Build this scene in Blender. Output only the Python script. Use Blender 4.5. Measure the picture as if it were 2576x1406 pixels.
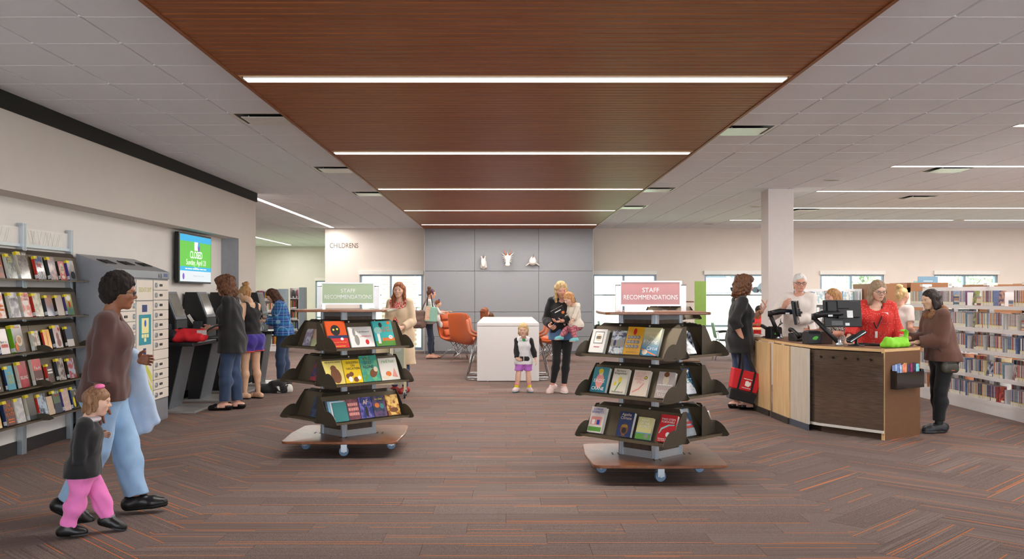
import bpy, math, random
import numpy as np
from mathutils import Vector, Matrix, Euler

# ---------------------------------------------------------------- scene, camera, light
for _o in list(bpy.data.objects):
    bpy.data.objects.remove(_o)
SC = bpy.context.scene
COL = SC.collection
PI = math.pi
FPX = 2300.0            # focal length in pixels of the 2576 x 1406 frame
CAM_H = 1.5             # lens height; metres; +Y is into the room

cam_data = bpy.data.cameras.new('camera')
cam_data.sensor_width = 36.0
cam_data.lens = 36.0 * FPX / 2576.0
cam_data.shift_x = 15.0 / 2576.0
cam_data.shift_y = 37.0 / 2576.0
cam_data.clip_start = 0.05
cam_data.clip_end = 400
camera = bpy.data.objects.new('camera', cam_data)
camera.location = (0, 0, CAM_H)
camera.rotation_euler = (PI / 2, 0, 0)
COL.objects.link(camera)
SC.camera = camera

world = bpy.data.worlds.new('sky')
SC.world = world
world.use_nodes = True
_nt = world.node_tree
_bg = _nt.nodes['Background']
_bg.inputs['Color'].default_value = (0.86, 0.94, 1.0, 1)
_bg.inputs['Strength'].default_value = 4.2

sun_data = bpy.data.lights.new('sun', 'SUN')
sun_data.energy = 16.0
sun_data.angle = 0.01
sun_data.color = (1.0, 0.96, 0.9)
sun = bpy.data.objects.new('sun', sun_data)
sun.rotation_euler = (math.radians(38), 0, math.radians(18))
COL.objects.link(sun)

SC.view_settings.view_transform = 'Standard'
SC.view_settings.look = 'None'
SC.view_settings.gamma = 1.0
SC.view_settings.exposure = 0.64
SC.view_settings.use_curve_mapping = False
LAMP = 1.1              # common factor on the ceiling lamps
SC.cycles.use_denoising = True
SC.cycles.max_bounces = 5
SC.cycles.diffuse_bounces = 3
SC.cycles.adaptive_threshold = 0.04
SC.cycles.glossy_bounces = 2
SC.cycles.transmission_bounces = 2
SC.cycles.light_sampling_threshold = 0.03
SC.cycles.transparent_max_bounces = 8
SC.cycles.sample_clamp_indirect = 6.0
SC.cycles.caustics_reflective = False
SC.cycles.caustics_refractive = False

random.seed(7)

# ---------------------------------------------------------------- helpers
def lin(c):
    c = c / 255.0
    return c / 12.92 if c <= 0.04045 else ((c + 0.055) / 1.055) ** 2.4

def rgb(c):
    if isinstance(c, str):
        c = [int(c[i:i + 2], 16) for i in (0, 2, 4)]
    return (lin(c[0]), lin(c[1]), lin(c[2]), 1.0)

MATS = {}

def nodes_of(m):
    m.use_nodes = True
    nt = m.node_tree
    return nt, nt.nodes['Principled BSDF']

def mat(name, col, rough=0.55, metal=0.0, var=0.06, vs=12.0, bump=0.0, bs=150.0, spec=0.5,
        coat=0.0, sheen=0.0, stretch=None, trans=0.0, alpha=1.0, ior=1.45):
    """a plain surface with procedural colour variation and optional fine relief"""
    if name in MATS:
        return MATS[name]
    m = bpy.data.materials.new(name)
    MATS[name] = m
    nt, p = nodes_of(m)
    N, L = nt.nodes, nt.links
    c = rgb(col)
    p.inputs['Roughness'].default_value = rough
    p.inputs['Metallic'].default_value = metal
    p.inputs['Specular IOR Level'].default_value = spec
    p.inputs['Coat Weight'].default_value = coat
    p.inputs['Coat Roughness'].default_value = 0.12
    p.inputs['Sheen Weight'].default_value = sheen
    p.inputs['Transmission Weight'].default_value = trans
    p.inputs['Alpha'].default_value = alpha
    p.inputs['IOR'].default_value = ior
    tc = N.new('ShaderNodeTexCoord')
    src = tc.outputs['Object']
    if stretch:
        mp = N.new('ShaderNodeMapping')
        mp.inputs['Scale'].default_value = stretch
        L.new(src, mp.inputs['Vector'])
        src = mp.outputs['Vector']
    nz = N.new('ShaderNodeTexNoise')
    nz.inputs['Scale'].default_value = vs
    nz.inputs['Detail'].default_value = 4.2
    L.new(src, nz.inputs['Vector'])
    mr = N.new('ShaderNodeMapRange')
    mr.inputs['From Min'].default_value = 0.25
    mr.inputs['From Max'].default_value = 0.75
    mr.inputs['To Min'].default_value = 1 - var
    mr.inputs['To Max'].default_value = 1 + var
    L.new(nz.outputs['Fac'], mr.inputs['Value'])
    mx = N.new('ShaderNodeVectorMath')
    mx.operation = 'SCALE'
    mx.inputs[0].default_value = c[:3]
    L.new(mr.outputs['Result'], mx.inputs['Scale'])
    L.new(mx.outputs['Vector'], p.inputs['Base Color'])
    if bump > 0:
        nb = N.new('ShaderNodeTexNoise')
        nb.inputs['Scale'].default_value = bs
        nb.inputs['Detail'].default_value = 2.0
        L.new(src, nb.inputs['Vector'])
        b = N.new('ShaderNodeBump')
        b.inputs['Strength'].default_value = bump
        b.inputs['Distance'].default_value = 0.01
        L.new(nb.outputs['Fac'], b.inputs['Height'])
        L.new(b.outputs['Normal'], p.inputs['Normal'])
    return m

def emit_mat(name, col, strength):
    if name in MATS:
        return MATS[name]
    m = bpy.data.materials.new(name)
    MATS[name] = m
    nt, p = nodes_of(m)
    p.inputs['Base Color'].default_value = rgb(col)
    p.inputs['Emission Color'].default_value = rgb(col)
    p.inputs['Emission Strength'].default_value = strength
    m.cycles.emission_sampling = 'NONE'
    return m

def glass_mat(name, tint=(235, 245, 248), rough=0.0, mixf=0.12):
    """thin pane: mostly see-through with a weak mirror"""
    if name in MATS:
        return MATS[name]
    m = bpy.data.materials.new(name)
    MATS[name] = m
    m.use_nodes = True
    nt = m.node_tree
    N, L = nt.nodes, nt.links
    N.clear()
    out = N.new('ShaderNodeOutputMaterial')
    t = N.new('ShaderNodeBsdfTransparent')
    t.inputs['Color'].default_value = rgb(tint)
    g = N.new('ShaderNodeBsdfGlossy')
    g.inputs['Roughness'].default_value = rough
    fr = N.new('ShaderNodeFresnel')
    fr.inputs['IOR'].default_value = 1.35
    mx = N.new('ShaderNodeMixShader')
    L.new(fr.outputs['Fac'], mx.inputs['Fac'])
    L.new(t.outputs['BSDF'], mx.inputs[1])
    L.new(g.outputs['BSDF'], mx.inputs[2])
    L.new(mx.outputs['Shader'], out.inputs['Surface'])
    return m

def link(o, parent=None):
    COL.objects.link(o)
    if parent is not None:
        o.parent = parent
    return o

def tag(o, label, cat=None, group=None, kind=None):
    if label:
        o['label'] = label
    if cat:
        o['category'] = cat
    if group:
        o['group'] = group
    if kind:
        o['kind'] = kind
    return o

def thing(name, label, cat, loc=(0, 0, 0), rz=0.0, group=None, kind=None):
    o = bpy.data.objects.new(name, None)
    o.empty_display_size = 0.1
    link(o)
    o.location = loc
    o.rotation_euler = (0, 0, rz)
    return tag(o, label, cat, group, kind)

def struct(name, parent=None):
    o = bpy.data.objects.new(name, None)
    link(o, parent)
    o['kind'] = 'structure'
    return o

def copy_tree(o, parent=None):
    c = o.copy()
    COL.objects.link(c)
    c.parent = parent
    for ch in o.children:
        copy_tree(ch, c)
    return c

def mesh_from_arrays(name, V, Q):
    """fast quad mesh from numpy arrays"""
    me = bpy.data.meshes.new(name)
    V = np.asarray(V, dtype=np.float32)
    Q = np.asarray(Q, dtype=np.int32)
    me.vertices.add(len(V))
    me.vertices.foreach_set('co', V.ravel())
    me.loops.add(Q.size)
    me.loops.foreach_set('vertex_index', Q.ravel())
    me.polygons.add(len(Q))
    me.polygons.foreach_set('loop_start', np.arange(0, Q.size, Q.shape[1], dtype=np.int32))
    me.update(calc_edges=True)
    return me

class MB:
    """collects shapes that become ONE mesh object"""
    def __init__(self):
        self.v = []
        self.f = []

    def add(self, vs, fs, m=None):
        n = len(self.v)
        for p in vs:
            p = Vector(p)
            self.v.append(m @ p if m is not None else p)
        for q in fs:
            self.f.append([i + n for i in q])
        return self

    def box(self, x0, x1, y0, y1, z0, z1, m=None):
        vs = [(x, y, z) for z in (z0, z1) for y in (y0, y1) for x in (x0, x1)]
        return self.add(vs, [(0, 2, 3, 1), (4, 5, 7, 6), (0, 1, 5, 4), (2, 6, 7, 3), (0, 4, 6, 2), (1, 3, 7, 5)], m)

    def prism(self, pts, ax, a0, a1, m=None):
        """2D outline extruded along axis ax ('x': pts are (y,z), 'y': (x,z), 'z': (x,y))"""
        def mk(p, a):
            return {'x': (a, p[0], p[1]), 'y': (p[0], a, p[1]), 'z': (p[0], p[1], a)}[ax]
        n = len(pts)
        vs = [mk(p, a0) for p in pts] + [mk(p, a1) for p in pts]
        fs = [list(range(n))[::-1], list(range(n, 2 * n))]
        fs += [(i, (i + 1) % n, n + (i + 1) % n, n + i) for i in range(n)]
        return self.add(vs, fs, m)

    def cyl(self, p0, p1, r0, r1=None, n=12, m=None):
        r1 = r0 if r1 is None else r1
        p0, p1 = Vector(p0), Vector(p1)
        d = (p1 - p0).normalized()
        a = d.cross(Vector((0, 0, 1)) if abs(d.z) < 0.9 else Vector((1, 0, 0))).normalized()
        b = d.cross(a)
        vs = []
        for p, r in ((p0, r0), (p1, r1)):
            for i in range(n):
                t = 2 * PI * i / n
                vs.append(p + (a * math.cos(t) + b * math.sin(t)) * r)
        fs = [list(range(n))[::-1], list(range(n, 2 * n))]
        fs += [(i, (i + 1) % n, n + (i + 1) % n, n + i) for i in range(n)]
        return self.add(vs, fs, m)

    def tube(self, pts, r, n=8, m=None):
        pts = [Vector(p) for p in pts]
        rr = r if isinstance(r, (list, tuple)) else [r] * len(pts)
        vs, fs = [], []
        a = None
        for i, p in enumerate(pts):
            d = (pts[min(i + 1, len(pts) - 1)] - pts[max(i - 1, 0)]).normalized()
            if a is None:
                a = d.cross(Vector((0, 0, 1)) if abs(d.z) < 0.9 else Vector((1, 0, 0))).normalized()
            a = (a - d * a.dot(d)).normalized()
            b = d.cross(a)
            for k in range(n):
                t = 2 * PI * k / n
                vs.append(p + (a * math.cos(t) + b * math.sin(t)) * rr[i])
        for i in range(len(pts) - 1):
            for k in range(n):
                fs.append((i * n + k, i * n + (k + 1) % n, (i + 1) * n + (k + 1) % n, (i + 1) * n + k))
        fs.append(list(range(n))[::-1])
        fs.append([(len(pts) - 1) * n + k for k in range(n)])
        return self.add(vs, fs, m)

    def ball(self, c, r, nu=14, nv=9, m=None):
        r = (r, r, r) if not isinstance(r, (tuple, list)) else r
        vs = [(c[0], c[1], c[2] - r[2])]
        for j in range(1, nv):
            ph = -PI / 2 + PI * j / nv
            for i in range(nu):
                t = 2 * PI * i / nu
                vs.append((c[0] + r[0] * math.cos(ph) * math.cos(t), c[1] + r[1] * math.cos(ph) * math.sin(t), c[2] + r[2] * math.sin(ph)))
        vs.append((c[0], c[1], c[2] + r[2]))
        fs = [(0, 1 + (i + 1) % nu, 1 + i) for i in range(nu)]
        for j in range(nv - 2):
            for i in range(nu):
                a, b = 1 + j * nu + i, 1 + j * nu + (i + 1) % nu
                fs.append((a, b, b + nu, a + nu))
        t0 = 1 + (nv - 2) * nu
        fs += [(t0 + i, t0 + (i + 1) % nu, len(vs) - 1) for i in range(nu)]
        return self.add(vs, fs, m)

    def lathe(self, prof, n=20, c=(0, 0, 0), m=None):
        vs, fs = [], []
        for (r, z) in prof:
            for i in range(n):
                t = 2 * PI * i / n
                vs.append((c[0] + r * math.cos(t), c[1] + r * math.sin(t), c[2] + z))
        for j in range(len(prof) - 1):
            for i in range(n):
                fs.append((j * n + i, j * n + (i + 1) % n, (j + 1) * n + (i + 1) % n, (j + 1) * n + i))
        fs.append(list(range(n))[::-1])
        fs.append([(len(prof) - 1) * n + i for i in range(n)])
        return self.add(vs, fs, m)

    def grid(self, rows, thick=None, m=None, closed=False):
        """rows: list of equal-length point lists"""
        nr, nc = len(rows), len(rows[0])
        vs = [p for r in rows for p in r]
        fs = [(i * nc + j, i * nc + j + 1, (i + 1) * nc + j + 1, (i + 1) * nc + j) for i in range(nr - 1) for j in range(nc - 1)]
        return self.add(vs, fs, m)

    def mesh(self, name):
        me = bpy.data.meshes.new(name)
        me.from_pydata([tuple(p) for p in self.v], [], self.f)
        return me

    def build(self, name, m, parent=None, smooth=False, bevel=0.0, solid=0.0, subs=0, loc=None):
        me = self.mesh(name)
        if m is not None:
            me.materials.append(m)
        o = bpy.data.objects.new(name, me)
        link(o, parent)
        if loc is not None:
            o.location = loc
        if solid:
            s = o.modifiers.new('solid', 'SOLIDIFY')
            s.thickness = solid
            s.offset = 0
        if bevel:
            b = o.modifiers.new('bevel', 'BEVEL')
            b.width = bevel
            b.segments = 2
            b.limit_method = 'ANGLE'
        if subs:
            s = o.modifiers.new('subs', 'SUBSURF')
            s.levels = s.render_levels = subs
        if smooth or subs:
            me.polygons.foreach_set('use_smooth', [True] * len(me.polygons))
        return o

def box(name, m, parent, x0, x1, y0, y1, z0, z1, bevel=0.0):
    return MB().box(x0, x1, y0, y1, z0, z1).build(name, m, parent, bevel=bevel)

TXT = {}

def text_geo(s, bold=0.0):
    k = (s, bold)
    if k not in TXT:
        cu = bpy.data.curves.new('lettering', 'FONT')
        cu.body = s
        cu.resolution_u = 3
        cu.offset = bold
        cu.align_x = 'CENTER'
        cu.space_line = 0.9
        ob = bpy.data.objects.new('lettering', cu)
        me = bpy.data.meshes.new_from_object(ob)
        V = np.zeros(len(me.vertices) * 3, dtype=np.float32)
        me.vertices.foreach_get('co', V)
        V = V.reshape(-1, 3)
        F = [list(p.vertices) for p in me.polygons]
        bpy.data.objects.remove(ob)
        bpy.data.curves.remove(cu)
        bpy.data.meshes.remove(me)
        TXT[k] = (V, F)
    return TXT[k]

def text(name, s, m, parent, c, right, up, w=None, h=None, bold=0.0):
    """flat lettering centred on c, fitted to width w and/or height h"""
    if s.startswith('~'):
        # print too small to read in the photograph: short strokes only
        rows, r_, u_ = s.split('/'), Vector(right).normalized(), Vector(up).normalized()
        h = h or w * 0.15
        w = w or h * 5
        b = MB()
        rg = random.Random(len(s))
        n = len(rows)
        for i in range(n):
            x = -w / 2
            y = h / 2 - h * (i + 0.5) / n
            while x < w / 2 - 0.02 * w:
                l = min(rg.uniform(0.08, 0.2) * w, w / 2 - x)
                q = [Vector(c) + r_ * (x + a * l) + u_ * (y + e * 0.3 * h / n) for a, e in ((0, -1), (1, -1), (1, 1), (0, 1))]
                b.add(q, [(0, 1, 2, 3)])
                x += l + 0.03 * w
        return b.build(name, m, parent)
    V, F = text_geo(s, bold)
    if len(V) == 0:
        return None
    lo, hi = V.min(0), V.max(0)
    sx = w / (hi[0] - lo[0]) if w else None
    sy = h / (hi[1] - lo[1]) if h else None
    sx = sx or sy
    sy = sy or sx
    right, up, c = Vector(right).normalized(), Vector(up).normalized(), Vector(c)
    mid = (lo + hi) / 2
    vs = [c + right * float((p[0] - mid[0]) * sx) + up * float((p[1] - mid[1]) * sy) for p in V]
    return MB().add(vs, F).build(name, m, parent)

def patch(name, m, parent, pts, o, right, up, d=0.0006):
    """thin flat printed shape; pts in the plane (right, up) from o"""
    right, up, o = Vector(right), Vector(up), Vector(o)
    n = right.cross(up).normalized()
    vs = [o + right * p[0] + up * p[1] for p in pts]
    k = len(vs)
    allv = vs + [v + n * d for v in vs]
    fs = [list(range(k))[::-1], list(range(k, 2 * k))] + [(i, (i + 1) % k, k + (i + 1) % k, k + i) for i in range(k)]
    return MB().add(allv, fs).build(name, m, parent)

def oval(cx, cy, rx, ry, n=14, a=0.0):
    out = []
    for i in range(n):
        t = 2 * PI * i / n
        x, y = rx * math.cos(t), ry * math.sin(t)
        out.append((cx + x * math.cos(a) - y * math.sin(a), cy + x * math.sin(a) + y * math.cos(a)))
    return out

def rect(x0, x1, y0, y1):
    return [(x0, y0), (x1, y0), (x1, y1), (x0, y1)]
# ================================================================ people (implicit surfaces, meshed per garment)
def v3(*a):
    return np.array(a, dtype=np.float64)

def nrm(a):
    return a / (np.linalg.norm(a) + 1e-9)

def cap(a, b, ra, rb=None, k=0.02, cuts=None, sub=False):
    return dict(t='c', a=np.array(a, float), b=np.array(b, float), ra=ra, rb=ra if rb is None else rb, k=k, cuts=cuts or [], sub=sub)

def ell(c, r, R=None, k=0.02, cuts=None, sub=False):
    return dict(t='e', c=np.array(c, float), r=np.array(r, float), R=np.eye(3) if R is None else R, k=k, cuts=cuts or [], sub=sub)

def pbox(p, pad):
    if p['t'] == 'c':
        r = max(p['ra'], p['rb']) + pad
        return np.minimum(p['a'], p['b']) - r, np.maximum(p['a'], p['b']) + r
    r = p['r'].max() + pad
    return p['c'] - r, p['c'] + r

def sdf_mesh(prims, h, infl=0.0, wr=None, cuts=()):
    """union of primitives -> (verts, quads) by naive surface nets"""
    lo = np.min([pbox(p, infl + 3 * h)[0] for p in prims if not p['sub']], axis=0)
    hi = np.max([pbox(p, infl + 3 * h)[1] for p in prims if not p['sub']], axis=0)
    n = np.ceil((hi - lo) / h).astype(int) + 1
    xs = [(lo[i] + h * np.arange(n[i])).astype(np.float32) for i in range(3)]
    F = np.full(n, 0.5, dtype=np.float32)
    for p in prims:
        k = p['k']
        blo, bhi = pbox(p, infl + k + 2.5 * h)
        i0 = np.clip(np.floor((blo - lo) / h).astype(int), 0, n)
        i1 = np.clip(np.ceil((bhi - lo) / h).astype(int) + 1, 0, n)
        if np.any(i1 <= i0):
            continue
        sl = tuple(slice(i0[j], i1[j]) for j in range(3))
        X = xs[0][sl[0]][:, None, None]
        Y = xs[1][sl[1]][None, :, None]
        Z = xs[2][sl[2]][None, None, :]
        if p['t'] == 'c':
            a, ba = p['a'], p['b'] - p['a']
            L2 = float(ba @ ba) + 1e-9
            px, py, pz = X - a[0], Y - a[1], Z - a[2]
            t = np.clip((px * ba[0] + py * ba[1] + pz * ba[2]) / L2, 0, 1)
            d = np.sqrt((px - t * ba[0]) ** 2 + (py - t * ba[1]) ** 2 + (pz - t * ba[2]) ** 2) - (p['ra'] + (p['rb'] - p['ra']) * t)
        else:
            q = [X - p['c'][0], Y - p['c'][1], Z - p['c'][2]]
            R, r = p['R'], p['r']
            k0 = 0
            k1 = 0
            for j in range(3):
                e = q[0] * R[j, 0] + q[1] * R[j, 1] + q[2] * R[j, 2]
                k0 = k0 + (e / r[j]) ** 2
                k1 = k1 + (e / r[j] ** 2) ** 2
            k0 = np.sqrt(k0)
            d = k0 * (k0 - 1) / (np.sqrt(k1) + 1e-6)
        d = d - infl if not p['sub'] else d
        for (cp, cn) in p['cuts']:
            d = np.maximum(d, (X - cp[0]) * cn[0] + (Y - cp[1]) * cn[1] + (Z - cp[2]) * cn[2])
        f = F[sl]
        if p['sub']:
            d = -d
            m = np.clip(k - np.abs(f - d), 0, None)
            F[sl] = np.maximum(f, d) + m * m / (4 * k)
        else:
            m = np.clip(k - np.abs(f - d), 0, None)
            F[sl] = np.minimum(f, d) - m * m / (4 * k)
    X, Y, Z = xs[0][:, None, None], xs[1][None, :, None], xs[2][None, None, :]
    if wr:
        amp, fr, sd = wr
        w = np.sin(fr * (X * 1.1 + 0.35 * Z) + sd + 1.7 * np.sin(fr * 0.43 * Y + sd * 2)) * np.sin(fr * 0.8 * (Y + 0.5 * Z) + 2.1 * sd + 1.3 * np.sin(fr * 0.5 * X)) + \
            0.7 * np.sin(fr * 0.9 * (Z + 0.3 * X) + sd * 3 + 1.9 * np.sin(fr * 0.37 * (X - Y)))
        F += (amp * w).astype(np.float32)
    for (cp, cn) in cuts:
        F = np.maximum(F, ((X - cp[0]) * cn[0] + (Y - cp[1]) * cn[1] + (Z - cp[2]) * cn[2]).astype(np.float32))
    S = F < 0
    c = S[:-1, :-1, :-1].astype(np.int8)
    tot = np.zeros(c.shape, np.int8)
    offs = [(i, j, l) for i in (0, 1) for j in (0, 1) for l in (0, 1)]
    nx, ny, nz = F.shape
    for (i, j, l) in offs:
        tot += S[i:nx - 1 + i, j:ny - 1 + j, l:nz - 1 + l]
    act = np.argwhere((tot > 0) & (tot < 8))
    if len(act) == 0:
        return np.zeros((0, 3)), np.zeros((0, 4), int)
    vals = np.stack([F[act[:, 0] + o[0], act[:, 1] + o[1], act[:, 2] + o[2]] for o in offs], 1)
    oarr = np.array(offs, dtype=np.float32)
    acc = np.zeros((len(act), 3), np.float32)
    cnt = np.zeros(len(act), np.float32)
    for ia in range(8):
        for ib in range(ia + 1, 8):
            if np.abs(oarr[ia] - oarr[ib]).sum() != 1:
                continue
            va, vb = vals[:, ia], vals[:, ib]
            m = (va < 0) != (vb < 0)
            t = np.where(m, va / (va - vb + 1e-12), 0)
            pt = oarr[ia][None] + t[:, None] * (oarr[ib] - oarr[ia])[None]
            acc += np.where(m[:, None], pt, 0)
            cnt += m
    V = (act + acc / cnt[:, None]) * h + lo
    idx = -np.ones(c.shape, np.int32)
    idx[act[:, 0], act[:, 1], act[:, 2]] = np.arange(len(act))
    Q = []
    for ax in range(3):
        s0 = [slice(None)] * 3
        s1 = [slice(None)] * 3
        s0[ax] = slice(0, -1)
        s1[ax] = slice(1, None)
        A, B = S[tuple(s0)], S[tuple(s1)]
        e = np.argwhere(A != B)
        u, w = (ax + 1) % 3, (ax + 2) % 3
        ok = (e[:, u] > 0) & (e[:, w] > 0) & (e[:, u] < F.shape[u] - 1) & (e[:, w] < F.shape[w] - 1)
        e = e[ok]
        flip = A[e[:, 0], e[:, 1], e[:, 2]]
        def at(du, dw):
            q = e.copy()
            q[:, u] -= du
            q[:, w] -= dw
            return idx[q[:, 0], q[:, 1], q[:, 2]]
        q = np.stack([at(1, 1), at(0, 1), at(0, 0), at(1, 0)], 1)
        q[~flip] = q[~flip][:, ::-1]
        Q.append(q)
    Q = np.concatenate(Q)
    Q = Q[(Q >= 0).all(1)]
    return V, Q

def sdf_obj(name, m, parent, prims, h, infl=0.0, wr=None, cuts=(), extra=None):
    parts = [sdf_mesh(prims, h, infl, wr, cuts)] + (extra or [])
    Vs, Qs, n = [], [], 0
    for (V, Q) in parts:
        if len(V):
            Vs.append(V)
            Qs.append(Q + n)
            n += len(V)
    if not Vs:
        return None
    me = mesh_from_arrays(name, np.concatenate(Vs), np.concatenate(Qs))
    me.polygons.foreach_set('use_smooth', np.ones(len(me.polygons), bool))
    me.materials.append(m)
    o = bpy.data.objects.new(name, me)
    return link(o, parent)

def ik(a, t, l1, l2, pole):
    d = t - a
    D = np.linalg.norm(d)
    dn = d / (D + 1e-9)
    D = min(D, (l1 + l2) * 0.998)
    t = a + dn * D
    x = (l1 * l1 - l2 * l2 + D * D) / (2 * D)
    hgt = math.sqrt(max(l1 * l1 - x * x, 1e-8))
    pp = pole - dn * (pole @ dn)
    return a + dn * x + nrm(pp) * hgt, t

def rotm(axis, deg):
    return np.array(Matrix.Rotation(math.radians(deg), 3, Vector(axis)))

def hair_mat(name, c1, c2, rough=0.45):
    if name in MATS:
        return MATS[name]
    m = mat(name, c1, rough=rough, spec=0.35)
    nt = m.node_tree
    N, L = nt.nodes, nt.links
    p = N['Principled BSDF']
    tc = N.new('ShaderNodeTexCoord')
    mp = N.new('ShaderNodeMapping')
    mp.inputs['Scale'].default_value = (1, 1, 0.12)
    L.new(tc.outputs['Object'], mp.inputs['Vector'])
    nz = N.new('ShaderNodeTexNoise')
    nz.inputs['Scale'].default_value = 95
    nz.inputs['Detail'].default_value = 4
    nz.inputs['Distortion'].default_value = 0.6
    L.new(mp.outputs['Vector'], nz.inputs['Vector'])
    cr = N.new('ShaderNodeValToRGB')
    cr.color_ramp.elements[0].position = 0.35
    cr.color_ramp.elements[0].color = rgb(c1)
    cr.color_ramp.elements[1].position = 0.66
    cr.color_ramp.elements[1].color = rgb(c2)
    L.new(nz.outputs['Fac'], cr.inputs['Fac'])
    L.new(cr.outputs['Color'], p.inputs['Base Color'])
    b = N.new('ShaderNodeBump')
    b.inputs['Strength'].default_value = 0.7
    b.inputs['Distance'].default_value = 0.012
    L.new(nz.outputs['Fac'], b.inputs['Height'])
    L.new(b.outputs['Normal'], p.inputs['Normal'])
    return m

def skin_mat(name, c):
    m = mat(name, c, rough=0.5, var=0.05, vs=25, bump=0.05, bs=300)
    p = m.node_tree.nodes['Principled BSDF']
    p.inputs['Subsurface Weight'].default_value = 0.0
    return m

ADULT = dict(hip=0.52, knee=0.285, ank=0.045, neck=0.845, hh=0.138, ua=0.172, fa=0.15, sw=0.09, hw=0.05, foot=0.15, r=1.0, hand=1.0)
CHILD = dict(hip=0.43, knee=0.235, ank=0.05, neck=0.775, hh=0.19, ua=0.15, fa=0.125, sw=0.098, hw=0.055, foot=0.15, r=1.12, hand=0.95)
BABY = dict(hip=0.38, knee=0.2, ank=0.05, neck=0.74, hh=0.22, ua=0.14, fa=0.12, sw=0.105, hw=0.06, foot=0.14, r=1.3, hand=0.95)

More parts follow.
